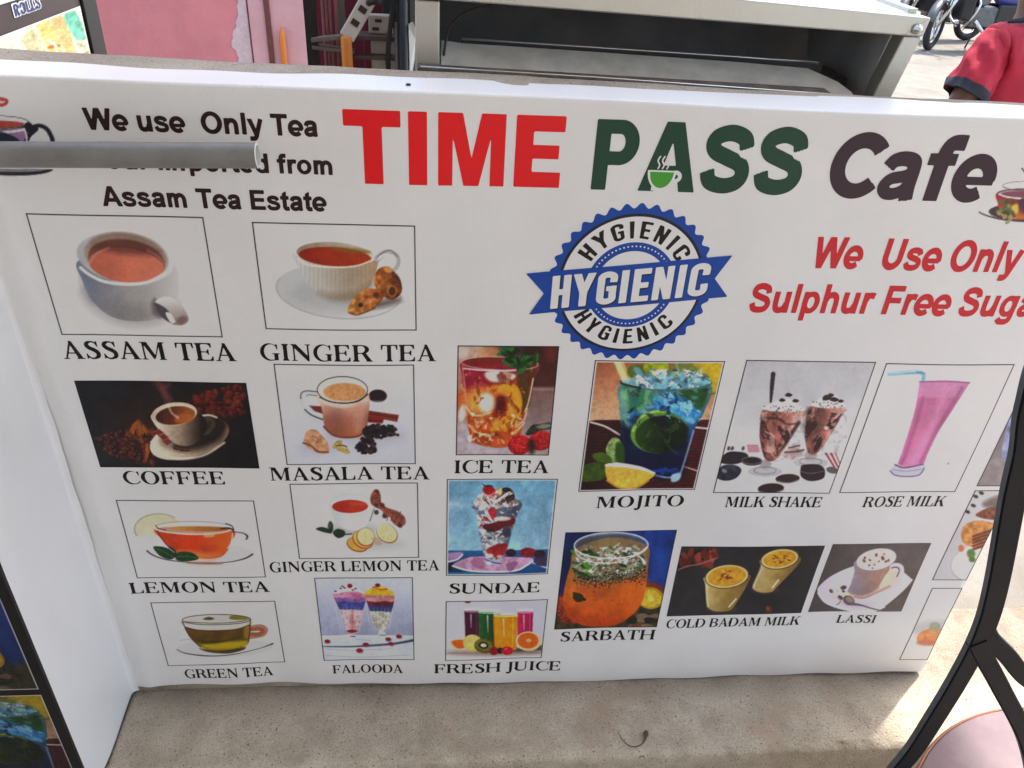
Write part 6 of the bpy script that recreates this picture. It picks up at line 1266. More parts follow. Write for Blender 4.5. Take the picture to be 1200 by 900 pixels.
# white vinyl and black poster on the side wall
side = empty('white_vinyl_panel', (-.5235, -.09, 0), 'plain white vinyl sheet turned round the corner onto the left side wall', 'panel')
def side_sheet():
    ys = np.linspace(-.1834, -.012, 30); zs = np.linspace(.006, .985, 90); V_ = []
    for y in ys:
        for z in zs: V_.append((-.5215 + .0012 * math.sin(y * 40 + z * 5) + .0008 * math.sin(z * 13), y, z + .004 * math.sin(y * 20) * (z < .02)))
    for q in (1, 2, 3, 4):
        for z in zs:   # the sheet curves into the banner through a soft inside corner
            a = q / 4 * math.pi / 2; w = .0006 * math.sin(z * 37) + .0005 * math.sin(z * 91 + 1); V_.append((-.5215 + .010 * (1 - math.cos(a)) + w * math.sin(a), -.012 + (.0075) * math.sin(a), z))
    m = len(zs); F = [(i * m + k, i * m + k + 1, (i + 1) * m + k + 1, (i + 1) * m + k) for i in range(33) for k in range(m - 1)]
    return mesh_obj('vinyl_sheet', V_, F, vinyl_mat('side_vinyl', (.80, .78, .765)), side, True, True)
side_sheet()
poster = empty('picture_poster', (-.80, -.187, -.19), 'glossy black bordered poster of drink photos facing the lens at the lower left', 'poster')
M_blackv = mat('black_vinyl', (.008, .007, .008), .36, spec=.3, var=.3, vscale=30)
PX1, PZ = -.5335, .256
MB().box((-1.35, -.1885, -.195), (-.5205, -.1835, 1.00)).build('black_sheet', M_blackv, poster, True)
def on_front(x0, z0, x1, z1):
    return lambda S, T: np.stack([x0 + (x1 - x0) * S, np.full(S.shape, -.1890), z1 + (z0 - z1) * T], -1)
rows_ = [('sarbath', PZ + .006, .219, 'photo of an orange drink beside a lemon'), ('mojito', PZ - .234, .228, 'photo of a blue iced drink with lime'), ('badam', PZ + .236, .118, 'dark photo of two yellow drinks'), ('icetea', PZ + .366, .24, 'photo of a tumbler of iced tea')]
for art, z0, h_, lab in rows_:
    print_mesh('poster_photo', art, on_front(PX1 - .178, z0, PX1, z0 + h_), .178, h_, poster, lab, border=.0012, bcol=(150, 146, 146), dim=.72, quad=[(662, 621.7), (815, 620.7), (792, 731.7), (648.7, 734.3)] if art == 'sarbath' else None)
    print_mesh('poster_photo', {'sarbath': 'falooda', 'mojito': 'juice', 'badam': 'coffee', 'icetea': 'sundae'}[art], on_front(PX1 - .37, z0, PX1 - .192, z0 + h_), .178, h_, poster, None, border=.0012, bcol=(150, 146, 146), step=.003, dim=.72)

# ------------------------------------------------------------------ grey pipe poking out of the side wall
M_pvc = mat('grey_pvc', (.205, .205, .197), .42, var=.30, vscale=26, bump=.08, bscale=190, col2=(.165, .163, .155))
M_pvcin = mat('pipe_cut_edge', (.62, .62, .60), .5)
pipe = empty('plastic_pipe', (-.36, -.05, .937), 'grey plastic pipe sticking out of the side wall across the banner slogan', 'pipe')
pa, pb = Vector((-.60, -.05, .9335)), Vector((-.1955, -.05, .9445)); dr = (pb - pa).normalized()
def ringtube(a, b, ro, ri, n=36):
    up = Vector((0, 0, 1)); s1 = dr.cross(up).normalized(); s2 = s1.cross(dr); v = []
    for p, r in ((a, ro), (b, ro), (b + dr * .0006, ro - .0008), (b + dr * .0006, ri), (b - dr * .25, ri)):
        v += [p + s1 * (r * math.cos(2 * math.pi * k / n)) + s2 * (r * math.sin(2 * math.pi * k / n)) for k in range(n)]
    return v, n
v, n = ringtube(pa, pb, .0132, .0108)
mesh_obj('pipe_tube', v[:2 * n], [(k, n + k, n + (k + 1) % n, (k + 1) % n) for k in range(n)], M_pvc, pipe, True, True)
mesh_obj('cut_end', v[n:], [(i * n + k, (i + 1) * n + k, (i + 1) * n + (k + 1) % n, i * n + (k + 1) % n) for i in range(3) for k in range(n)], M_pvcin, pipe, True, False)

# dried leaf stalk lying on the step
leaf = empty('dry_leaf', (.325, -.12, .002), 'small curled brown dry leaf stalk lying on the step', 'leaf')
M_leaf = mat('dry_leaf_brown', (.13, .075, .045), .8, var=.4, vscale=60)
MB().tube(catmull([(.296, -.108, .006), (.302, -.124, .004), (.314, -.136, .004), (.330, -.135, .006), (.340, -.124, .005), (.344, -.113, .004)], 6), .0011, 8, radii=list(np.interp(np.arange(31), [0, 20, 26, 30], [.0006, .0011, .0022, .0014]))).build('stalk', M_leaf, leaf, True, True)
MB().ellipsoid((.343, -.115, .0055), (.0045, .007, .0015), rot=Matrix.Rotation(R(-20), 3, 'Z')).build('leaf_blade', M_leaf, leaf, True, True)
# ------------------------------------------------------------------ stainless steel food counter behind the wall
M_steel = mat('brushed_steel', (.60, .59, .54), .36, .75, var=.10, vscale=7, bump=.05, bscale=220)
M_steel2 = mat('dull_steel_shelf', (.82, .79, .72), .5, .05, var=.22, vscale=22, bump=.08, bscale=120)
M_slot = mat('dark_slot', (.05, .052, .058), .5, .2, var=.3, vscale=12)
M_dark = mat('dark_inner_steel', (.50, .50, .53), .42, .3, var=.3, vscale=9, bump=.1, bscale=40)
M_rust = mat('rusty_ledge', (.20, .15, .115), .85, .1, var=.5, vscale=45, bump=.4, bscale=150)
M_wire = mat('bright_steel_edge', (.75, .74, .70), .3, .8)
ctr = empty('food_counter', (.29, .42, -.55), 'stainless steel food counter with a dark open front, standing behind the parapet wall', 'counter')
YF = .168
def slab6(x, y0, y1):   # front polygon (x,z) x4 extruded in y
    return [(x[0][0], y0, x[0][1]), (x[1][0], y0, x[1][1]), (x[1][0], y1, x[1][1]), (x[0][0], y1, x[0][1]), (x[3][0], y0, x[3][1]), (x[2][0], y0, x[2][1]), (x[2][0], y1, x[2][1]), (x[3][0], y1, x[3][1])]
MB().hexa(slab6([(-.037, .96), (-.007, .96), (-.0065, 1.072), (-.0365, 1.072)], YF, YF + .03)).build('corner_post', M_steel, ctr, True, bevel=.002)
MB().hexa(slab6([(.566, .96), (.592, .96), (.6135, 1.0565), (.5885, 1.0565)], YF, YF + .03)).build('corner_post', M_steel, ctr, True, bevel=.002)
MB().hexa(slab6([(-.037, 1.0745), (.5875, 1.0575), (.6165, 1.0800), (-.037, 1.1075)], YF - .003, YF + .03)).hexa(slab6([(.5885, 1.0572), (.6135, 1.0570), (.6168, 1.0798), (.5880, 1.0790)], YF - .002, YF + .029)).build('top_rail', M_steel, ctr, True, bevel=.002)
top = [(-.037, YF + .028, 1.104), (.612, YF + .028, 1.0775), (.655, .74, 1.079), (-.037, .74, 1.104)]
MB().hexa(top + [(p[0], p[1], p[2] + .0035) for p in top]).build('top_sheet', M_steel, ctr, True, bevel=.001)
MB().hexa([(.600, YF + .031, 1.078), (.612, YF + .031, 1.078), (.655, .74, 1.078), (.640, .74, 1.078), (.603, YF + .031, 1.086), (.615, YF + .031, 1.086), (.658, .74, 1.086), (.643, .74, 1.086)]).build('edge_strip', M_steel, ctr, True, bevel=.001)
MB().box((-.004, YF + .002, .93), (.566, .36, .952)).build('shelf', M_steel2, ctr, True, bevel=.003)
lipv = []
for x, zf, zt_, yt in ((-.005, .992, 1.0165, .235), (.022, .992, 1.0140, .235), (.20, .988, 1.0102, .235), (.40, .984, 1.0052, .234), (.50, .981, 1.0012, .232), (.535, .979, .9905, .205), (.548, .978, .982, .185)):
    lipv += [(x, YF + .004, zf), (x, yt, zt_), (x, yt + .003, zt_ - .001), (x, yt + .002, .953), (x, YF + .006, .953)]
MB().add(lipv, [(i * 5 + k, i * 5 + (k + 1) % 5, (i + 1) * 5 + (k + 1) % 5, (i + 1) * 5 + k) for i in range(6) for k in range(5)] + [(4, 3, 2, 1, 0), tuple(30 + k for k in range(5))]).build('sloping_lip', M_steel2, ctr, True)
MB().box((.02, .262, .953), (.575, .36, .985)).build('slot_channel', M_slot, ctr, True)
MB().tube([(.022, .252, 1.0165), (.205, .252, 1.0128), (.40, .252, 1.0088), (.522, .252, 1.0052)], .0016, 8).build('pan_rim', M_wire, ctr, True, True)
MB().hexa([(.022, .254, .96), (.53, .254, .955), (.53, .26, .955), (.022, .26, .96), (.022, .254, 1.0155), (.53, .254, 1.0040), (.53, .26, 1.0040), (.022, .26, 1.0155)]).build('pan_wall', M_slot, ctr, True)
MB().hexa([(-.034, .372, .93), (.64, .372, .93), (.64, .378, .93), (-.034, .378, .93), (-.034, .62, 1.100), (.64, .62, 1.076), (.64, .626, 1.076), (-.034, .626, 1.100)]).box((-.036, YF + .033, .96), (-.0345, .62, 1.098)).hexa([(.5665, YF + .032, .94), (.568, YF + .032, .94), (.60, .62, .94), (.598, .62, .94), (.588, YF + .032, 1.0545), (.590, YF + .032, 1.0545), (.640, .62, 1.073), (.638, .62, 1.073)]).build('inner_lining', M_dark, ctr, True)
cb = catmull([(-.002, .20, 1.000), (.006, .235, 1.032), (.035, .27, 1.050), (.09, .30, 1.058)], 6)
MB().tube(cb, .0016, 6).build('wire', mat('brown_wire', (.09, .06, .05), .6), ctr, True, True)
ld = MB(); random.seed(5)
ld.hexa([(-.034, .146, .985), (.50, .131, .975), (.50, .166, .975), (-.034, .166, .985), (-.034, .148, .9985), (.50, .133, .9885), (.50, .166, .9905), (-.034, .166, 1.0005)])
ld.build('dirty_ledge', M_rust, ctr, True, bevel=.002)
MB().tube([(-.03, .147, 1.0003), (.19, .1415, .9968), (.50, .1335, .9892)], .0010, 6).build('ledge_edge', M_wire, ctr, True, True)
MB().lathe([(.0068, -.001), (.0062, -.004), (.0035, -.0065), (.0028, -.010), (.0005, -.0105)], (.601, YF - .003, 1.0665), 16, 'Y').build('screw', M_wire, ctr, True, True)
MB().box((-.03, YF + .01, .18), (.565, .74, .948)).build('cabinet', M_steel, ctr, True, bevel=.004)
for x in (-.01, .545):
    for y in (YF + .03, .72): MB().tube([(x, y, .18), (x, y, -.548)], .018, 12).build('leg', M_steel, ctr, True, True)

# ------------------------------------------------------------------ snack signboard at the left
M_hdr = mat('signboard_brown', (.055, .035, .04), .4, var=.25, vscale=12); M_black = mat('black_frame', (.008, .008, .009), .5); M_pale = mat('pale_blue_print', (.62, .72, .78), .45, var=.06)
sb = empty('snack_signboard', (-.81, .85, -.55), 'snack signboard with ROLLS in blue letters above a photo, beside the pink wall', 'signboard')
MB().box((-.822, .30, .12), (-.802, 1.094, 1.30)).build('board', M_hdr, sb, True, bevel=.001)
MB().box((-.828, 1.0945, -.549), (-.796, 1.172, 1.32)).build('end_post', M_black, sb, True, bevel=.003)
MB().box((-.828, .262, -.549), (-.798, .2995, 1.32)).build('end_post', M_black, sb, True, bevel=.003)
MB().box((-.8018, .302, .9575), (-.8008, 1.091, 1.28)).build('upper_print', M_pale, sb, True)
def on_board(y0, z0, y1, z1): return lambda S, T: np.stack([np.full(S.shape, -.8005), y0 + (y1 - y0) * S, z1 + (z0 - z1) * T], -1)
print_mesh('snack_photo', 'rolls', on_board(.655, .62, 1.086, .9095), .43, .29, sb, 'bright photo of fried snacks', border=.003, bcol=(196, 188, 180), step=.002, quad=[(0, 0), (1000, 0), (1000, 2300), (0, 2300)])
print_mesh('snack_photo', 'rolls', on_board(.305, .62, .648, .9095), .34, .29, sb, None, border=.003, bcol=(196, 188, 180), step=.004)
def rolls_text(m_, lift, bold):
    v, f = text_layout('ROLLS', STAMP, 1000, 40, 60, bold); l_, r_ = 60, text_layout('ROLLS', STAMP, 1000, 40, 60, 0)[0][:, 0].max()
    s = (v[:, 0] - l_) / (r_ - l_); y = .786 + s * .112; z = .9315 + v[:, 1] / 1000 * .0200
    return mesh_obj('sign_lettering', np.stack([np.full(len(y), -.802 + lift), y, z], -1), f, m_, sb, True)
rolls_text(mat('sign_white', (.78, .78, .80), .45), .0012, 120); rolls_text(mat('sign_blue', (.035, .045, .16), .45), .0020, 8)

# ------------------------------------------------------------------ pink wall and clutter beside the counter
M_pink = mat('pink_wash', (.80, .28, .295), .85, var=.14, vscale=5, bump=.35, bscale=55); M_pink2 = mat('pale_pink_wash', (.76, .42, .43), .85, var=.12, vscale=8, bump=.3, bscale=60); M_chip = mat('chipped_plaster', (.82, .64, .64), .9, var=.16, vscale=40, bump=.6, bscale=80)
PK = 3.9 / 2.5    # the wall stands well back, across a strip of open road
def pk(x): return x * PK
pw = empty('pink_wall', (-1.9, 3.1, -.55), 'rough pink painted wall behind the parapet, beyond the snack signboard', 'wall')
MB().box((-4.2, 3.0, -.549), (pk(-.556), 3.3, 3.2)).build('wall_face', M_pink, pw, True, bevel=.004)
ev = []; random.seed(4); zz = np.linspace(-.549, 3.19, 420)
cw = np.clip((noise2(zz * 1.0, zz * 0 + 3, .16, 4, 4) - .30) * .16, .004, .09) + noise2(zz, zz * 0 + 8, .012, 6, 2) * .012
for z, w in zip(zz, cw): ev += [(pk(-.5560) - w, 2.9962, z), (pk(-.5555), 2.992, z), (pk(-.5545), 3.06, z)]
MB().add(ev, [(i * 3 + k, i * 3 + k + 1, (i + 1) * 3 + k + 1, (i + 1) * 3 + k) for i in range(419) for k in range(2)]).build('chipped_edge', M_chip, pw, True)
pl = empty('pink_pillar', (pk(-.47), 3.06, -.55), 'narrow pale pink pillar between the pink wall and the metal rack', 'pillar')
MB().box((pk(-.548), 2.965, -.549), (pk(-.392), 3.2, 3.2)).build('pillar_shaft', M_pink2, pl, True, bevel=.008)
MB().box((pk(-.503), 2.955, -.5), (pk(-.488), 2.9645, 3.1)).build('rusty_strip', mat('rust_red_strip', (.20, .06, .05), .7, var=.3, vscale=30), pl, True, bevel=.002)
MB().tube([(pk(-.462), 2.947, .2), (pk(-.459), 2.947, .545), (pk(-.458), 2.947, .58)], .013, 10, radii=[.014, .0135, .003]).build('orange_strip', mat('orange_plastic', (.72, .22, .03), .5), pl, True, True)

M_mar = mat('maroon_panel', (.16, .012, .035), .5, var=.15, vscale=6); M_rrod = mat('red_oxide_rod', (.26, .075, .07), .6, var=.35, vscale=30); M_gir = mat('grey_iron', (.20, .19, .175), .55, .4, var=.3, vscale=30)
cab = empty('maroon_cabinet', (-.2, 1.25, -.55), 'dark maroon cabinet standing behind the iron rack', 'cabinet')
MB().box((-.30, 1.12, -.45), (.02, 1.40, 1.25)).build('body', M_mar, cab, True, bevel=.004)
MB().box((-.19, 1.108, -.30), (-.01, 1.1185, 1.15)).build('door', mat('deep_maroon', (.13, .010, .03), .45), cab, True, bevel=.003)
for x in (-.285, .005): MB().box((x - .012, 1.13, -.549), (x + .012, 1.38, -.4505)).build('foot', M_mar, cab, True)
dc = empty('dark_cabinet', (-.02, 1.06, -.55), 'dark green cabinet close behind the extension board and cables', 'cabinet')
MB().box((-.135, .985, .908), (.03, 1.10, 1.25)).box((-.12, 1.0, -.549), (.03, 1.095, .9075)).build('body', mat('dark_green_tin', (.022, .032, .028), .5, .2, var=.3, vscale=10), dc, True, bevel=.004)
MB().box((-.090, .9835, .944), (-.080, .9848, .962)).build('tag', mat('brown_tag', (.45, .22, .08), .6), dc, True)
rk = empty('iron_rack', (-.17, .93, -.55), 'rusty iron rack with thin red rods and a grey shelf bar, beside the pink pillar', 'rack')
for x in (-.278, -.062): MB().box((x - .010, .905, -.549), (x + .013 if x < -.1 else x + .006, .919, 1.20)).build('post', M_gir if x > -.1 else M_black, rk, True)
for x in (-.256, -.249, -.241, -.229): MB().tube([(x, .955, .2), (x, .955, 1.2)], .0036, 8).build('rod', M_rrod, rk, True, True)
MB().box((-.232, .98, .2), (-.214, .992, 1.2)).build('flat_bar', M_gir, rk, True)
MB().hexa([(-.276, .895, .888), (-.198, .895, .898), (-.198, .915, .898), (-.276, .915, .888), (-.276, .895, .897), (-.198, .895, .907), (-.198, .915, .907), (-.276, .915, .897)]).build('shelf_bar', M_gir, rk, True, bevel=.0015)
MB().hexa([(-.276, .90, .874), (-.19, .90, .868), (-.19, .93, .868), (-.276, .93, .874), (-.276, .90, .882), (-.19, .90, .875), (-.19, .93, .875), (-.276, .93, .882)]).build('shelf_bar', M_gir, rk, True, bevel=.0015)
MB().box((-.197, .905, .895), (-.066, .96, .9045)).build('tray', mat('brown_tray', (.11, .075, .065), .6, var=.3, vscale=20), rk, True, bevel=.002)
MB().box((-.19, .90, .858), (-.066, .93, .866)).build('tray', mat('brown_tray', (.11, .075, .065)), rk, True, bevel=.002)
MB().box((-.283, .92, .80), (-.0625, .935, .812)).build('tray', M_gir, rk, True)
M_wpl = mat('white_plastic', (.66, .62, .58), .4, var=.08, vscale=12)
eb = empty('extension_board', (-.165, .90, .905), 'white plastic extension board leaning on the rack with a black plug in it', 'extension board')
rot = Matrix.Rotation(R(-30), 3, 'Y') @ Matrix.Rotation(R(-8), 3, 'X')
def tilt(mbx, c):
    mbx.v = [tuple(rot.inverted() @ (Vector(p)) * -1 + Vector(c)) if False else tuple(Matrix.Rotation(R(33), 3, 'Y') @ Vector(p) + Vector(c)) for p in mbx.v]; return mbx
tilt(MB().box((-.016, -.012, -.01), (.016, .012, .115)), (-.197, .895, .910)).build('body', M_wpl, eb, True, bevel=.003)
tilt(MB().box((-.008, -.0135, .02), (.008, -.0121, .032)).box((-.008, -.0135, .05), (.008, -.0121, .062)), (-.197, .895, .910)).build('socket', mat('socket_dark', (.06, .02, .02), .5), eb, True)
tilt(MB().tube([(0.004, -.013, .075), (.006, -.030, .082), (.018, -.045, .094)], .007, 12), (-.197, .895, .910)).build('plug', M_black, eb, True, True)
bx = empty('beige_switch_box', (-.14, .93, .905), 'small beige switch box with dark slots behind the leaning extension board', 'switch box')
MB().box((-.160, .925, .9050), (-.110, .95, .942)).build('body', mat('beige_plastic', (.50, .45, .40), .5), bx, True, bevel=.003)
MB().box((-.152, .9235, .912), (-.138, .9248, .9185)).box((-.146, .9235, .928), (-.132, .9248, .9345)).build('slot', mat('slot_dark', (.05, .015, .012), .5), bx, True)
ot = empty('orange_tube', (-.203, .885, .80), 'short bright orange plastic tube standing in front of the rack shelf', 'tube')
MB().lathe([(.0105, .8125), (.0112, .82), (.0112, .902), (.0095, .905), (.002, .9055)], (-.203, .885, 0), 20).build('body', mat('orange_plastic', (.72, .22, .03)), ot, True, True)
cbl = empty('black_cable', (-.11, .88, .81), 'thick black electric cable hanging down between the extension board and the dark pole', 'cable')
MB().tube(catmull([(-.098, .88, 1.12), (-.100, .88, 1.02), (-.108, .882, .95), (-.116, .885, .90), (-.119, .886, .862), (-.118, .89, .812)], 6), .0055, 10).build('cable_run', M_black, cbl, True, True)
pol = empty('black_pole', (-.085, .885, -.55), 'straight black metal pole between the cable and the steel counter', 'pole')
MB().tube([(-.0865, .885, -.549), (-.0865, .885, 1.2)], .0105, 14).build('shaft', M_black, pol, True, True)
MB().tube([(-.1005, .887, -.549), (-.1005, .887, .935)], .0042, 10).build('side_rod', mat('grey_brown_rod', (.13, .11, .105), .5), pol, True, True)
bag = empty('white_plastic_bag', (-.066, .885, .813), 'crumpled white plastic bag beside the black pole', 'bag')
MB().add([(-.0745, .88, .935), (-.066, .876, .940), (-.060, .884, .926), (-.0625, .89, .905), (-.0725, .885, .850), (-.0745, .887, .812), (-.066, .90, .93), (-.064, .905, .86), (-.073, .90, .815)], [(0, 1, 2), (0, 2, 3), (0, 3, 4), (0, 4, 5), (1, 6, 2), (2, 6, 7, 3), (3, 7, 4), (4, 7, 8, 5), (0, 5, 8, 6), (0, 6, 1), (6, 8, 7)]).build('bag_skin', mat('white_bag', (.75, .74, .72), .5), bag, True)
sh = empty('white_paper_stack', (-.13, .95, .866), 'white paper stack on the lower tray of the rack', 'paper stack')
MB().box((-.157, .931, .8125), (-.09, .97, .8935)).build('sheets', mat('paper_white', (.62, .59, .55), .8, var=.08, vscale=60), sh, True, bevel=.002)

# ------------------------------------------------------------------ black wrought iron chair near the lens
M_iron = mat('black_painted_iron', (.0045, .006, .009), .5, .0, spec=.12, var=.2, vscale=18, bump=.03, bscale=60)
M_edge_light = mat('painted_edge_light', (.10, .105, .11), .5, var=.4, vscale=40)
ch = empty('iron_chair', (.47, -.66, -.2), 'black wrought iron chair with curved flat bars in its back, at the lower right corner', 'chair')
YC = -.5
def bars(name, pts, w, t=.0075, dy=0.0):
    p = catmull([(x, YC + dy, z) for x, z in pts], 14)
    o = MB().bar(p, w, t, (0, 1, 0)).build(name, M_iron, ch, True, False)
    o.data.materials.append(M_edge_light)      # lighter colour stands in for light caught on the narrow sides
    for k in range((len(p) - 1) * 8):
        if k % 8 in (2, 6): o.data.polygons[k].material_index = 1
    return o
bars('back_bar', [(.612, 1.015), (.50, 1.03), (.40, 1.022), (.372, .985), (.3768, .9392), (.388, .9019), (.3972, .8621), (.4214, .7707), (.4307, .719), (.4324, .6626), (.430, .5994), (.4272, .5588), (.4205, .52), (.408, .44), (.398, .36), (.394, .262)], .0172)
bars('back_bar', [(.4290, .7270), (.4406, .7105), (.4641, .6887), (.4965, .6566), (.54, .632), (.585, .638), (.611, .672)], .0150, dy=.0008)
bars('back_bar', [(.4290, .7090), (.4403, .6928), (.475, .6473), (.5331, .5674), (.575, .485), (.595, .40), (.600, .262)], .0152, dy=-.0008)
bars('back_bar', [(.612, 1.02), (.6145, .80), (.6145, .55), (.606, .262)], .0185)
sx, sy = .50, -.672
MB().lathe([(.168, .235), (.172, .240), (.172, .258), (.168, .262), (.140, .264), (.01, .262)], (sx, sy, 0), 40).build('seat', mat('dark_seat_pad', (.03, .028, .03), .6, var=.2, vscale=20), ch, True, True)
for x, y in ((.394, YC), (.600, YC), (.420, -.815), (.580, -.815)):
    f = 1 if y > -.6 else -1
    MB().tube([(x, y, .255 if f > 0 else .234), (x + (.006 if x > .5 else -.006), y + .0 * f, .05), (x + (.008 if x > .5 else -.02), y + .012 * f, -.198)], .0085, 10).build('leg', M_iron, ch, True, True)
MB().tube([(sx + .130 * math.cos(2 * math.pi * k / 32), sy + .130 * math.sin(2 * math.pi * k / 32), .02) for k in range(33)], .005, 8).build('stretcher_ring', M_iron, ch, True, True)

tb = empty('round_table', (.93, -.468, -.2), 'low round table with pale pink top and orange brown rim beside the iron chair', 'table')
M_ptop = mat('pale_pink_laminate', (.27, .185, .195), .45, var=.22, vscale=13, bump=.05, bscale=120)
MB().lathe([(.001, .1195), (.30, .1195), (.3015, .1185), (.3015, .1165), (.001, .1165)], (.93, -.468, 0), 72).build('top', M_ptop, tb, True, True)
MB().lathe([(.29, .098), (.3045, .099), (.3065, .104), (.3065, .1155), (.305, .1190), (.3025, .1190), (.3020, .1160), (.29, .1160)], (.93, -.468, 0), 72).build('rim', mat('orange_brown_rim', (.33, .12, .05), .5, var=.3, vscale=25), tb, True, True)
MB().lathe([(.02, -.17), (.022, .0), (.03, .07), (.10, .0975), (.02, .098)], (.93, -.468, 0), 24).build('pedestal', M_iron, tb, True, True)
MB().lathe([(.19, -.2), (.19, -.19), (.16, -.178), (.025, -.165), (.01, -.165)], (.93, -.468, 0), 40).build('base', M_iron, tb, True, True)

# ------------------------------------------------------------------ man in the red shirt, seen from behind
def skin_obj(name, verts, edges, radii, material, parent, levels=2, root=0):
    me = bpy.data.meshes.new(name); me.from_pydata(verts, edges, []); me.update(); me.materials.append(material)
    o = bpy.data.objects.new(name, me); COL.objects.link(o); o.parent = parent
    md = o.modifiers.new('skin', 'SKIN'); md.use_smooth_shade = True
    sv = me.skin_vertices[0].data
    for i, r in enumerate(radii):
        sv[i].radius = r if isinstance(r, tuple) else (r, r); sv[i].use_root = (i == root)
    sd = o.modifiers.new('subdiv', 'SUBSURF'); sd.levels = levels; sd.render_levels = levels
    return o
man = empty('person', (2.12, 2.08, -.588), 'person in a red T-shirt with dark collar and sleeve hems, seen from behind', 'person', rz=R(14))
M_skin = mat('brown_skin', (.13, .065, .042), .5, var=.12, vscale=20)
M_red = mat('red_jersey', (.50, .018, .045), .8, var=.18, vscale=9, bump=.5, bscale=17); M_navy = mat('navy_trim', (.022, .022, .032), .75); M_jean = mat('dark_denim', (.04, .05, .08), .85, var=.2, vscale=30); M_hair = mat('black_hair', (.010, .009, .009), .6, bump=.5, bscale=240)
bv = [(0, 0, .92), (0, .0, 1.08), (0, -.01, 1.25), (0, -.015, 1.36), (0, .0, 1.455), (0, .025, 1.53), (0, .035, 1.60), (0, .03, 1.675)]
br = [(.15, .11), (.14, .10), (.165, .11), (.12, .085), .056, .075, .088, .06]; be = [(i, i + 1) for i in range(7)]
for s in (-1, 1):
    k = len(bv)
    bv += [(s * .165, -.01, 1.375), (s * .232, -.032, 1.24), (s * .285, -.03, 1.08), (s * .27, .10, .95), (s * .245, .17, .885), (s * .085, 0, .86), (s * .10, .01, .50), (s * .10, -.02, .09), (s * .11, .13, .04)]
    br += [.058, .050, .042, .034, .026, .088, .058, .042, .036]
    be += [(3, k), (k, k + 1), (k + 1, k + 2), (k + 2, k + 3), (k + 3, k + 4), (0, k + 5), (k + 5, k + 6), (k + 6, k + 7), (k + 7, k + 8)]
    for j, (dx, L) in enumerate(((-.030, .075), (-.010, .085), (.010, .080), (.028, .065))):   # fingers, slightly curled
        h = len(bv); bx_, by_, bz_ = s * .245 + dx, .215, .845
        bv += [(bx_, by_, bz_), (bx_, by_ + L * .5, bz_ - L * .35), (bx_, by_ + L * .6, bz_ - L * .9)]; br += [.0095, .0085, .007]; be += [(k + 4, h), (h, h + 1), (h + 1, h + 2)]
    h = len(bv); bv += [(s * .245 - s * .045, .19, .86), (s * .245 - s * .055, .225, .835)]; br += [.010, .008]; be += [(k + 4, h), (h, h + 1)]
skin_obj('body', bv, be, br, M_skin, man)
sv = [(0, -.005, .84), (0, -.002, .95), (0, -.005, 1.10), (0, -.015, 1.25), (0, -.02, 1.36), (0, -.008, 1.425)]; sr = [(.165, .122), (.165, .12), (.162, .12), (.185, .132), (.145, .105), (.078, .074)]; se = [(i, i + 1) for i in range(5)]
for s in (-1, 1):
    k = len(sv); sv += [(s * .155, -.012, 1.378), (s * .185, -.02, 1.335)]; sr += [.066, .064]; se += [(4, k), (k, k + 1)]
shirt = skin_obj('shirt', sv, se, sr, M_red, man, 3)
ftex = bpy.data.textures.new('cloth_folds', 'CLOUDS'); ftex.noise_scale = .075; ftex.noise_depth = 2
fd = shirt.modifiers.new('folds', 'DISPLACE'); fd.texture = ftex; fd.strength = .045; fd.mid_level = .5; fd.texture_coords = 'LOCAL'
def tube_grid(c0, c1, r0, r1, fold, seed, n=40, m=26, bend=0.0, u0=0.0, u1=1.0):
    c0, c1 = Vector(c0), Vector(c1); ax = (c1 - c0).normalized(); u = ax.cross(Vector((0, 1, 0))).normalized(); w = ax.cross(u); v = []
    for j in range(m):
        t = u0 + (u1 - u0) * j / (m - 1); c = c0.lerp(c1, t) + Vector((0, 0, .02 * math.sin(math.pi * t)))
        for k in range(n):
            a = 2 * math.pi * k / n
            f = fold * (math.sin(5 * a + 7 * t + seed) * .5 + math.sin(9 * a - 5 * t * t + 2 * seed) * .35 + math.sin(3 * a + 16 * t + seed) * .4) * min(1, t * 2.2)
            r = (r0 + (r1 - r0) * t) * (1 + f); v.append(c + u * (r * 1.12 * math.cos(a)) + w * (r * .92 * math.sin(a)))
    return v, [(j * n + k, j * n + (k + 1) % n, (j + 1) * n + (k + 1) % n, (j + 1) * n + k) for j in range(m - 1) for k in range(n)]
for s in (-1, 1):
    S0, S1 = (s * .150, -.012, 1.385), (s * .252, -.040, 1.198)
    sl = MB().add(*tube_grid(S0, S1, .062, .078, .12, 1.3 + s)).build('sleeve', M_red, man, False, True)
    sm = sl.modifiers.new('thick', 'SOLIDIFY'); sm.thickness = .004
    MB().add(*tube_grid(S0, S1, .0635, .0795, .12, 1.3 + s, m=6, u0=.90, u1=1.03)).add(*tube_grid(S0, S1, .050, .066, .12, 1.3 + s, m=4, u0=.90, u1=1.028)).build('sleeve_hem', M_navy, man, False, True)
cv = []; 
for r, h in ((.080, 1.415), (.082, 1.428), (.074, 1.447), (.066, 1.452)):
    cv += [(r * 1.02 * math.cos(2 * math.pi * k / 30), -.002 + r * .98 * math.sin(2 * math.pi * k / 30), h - .012 * math.sin(2 * math.pi * k / 30)) for k in range(30)]
MB().add(cv, [(i * 30 + k, i * 30 + (k + 1) % 30, (i + 1) * 30 + (k + 1) % 30, (i + 1) * 30 + k) for i in range(3) for k in range(30)]).build('collar', mat('grey_blue_collar', (.07, .085, .11), .8), man, False, True)
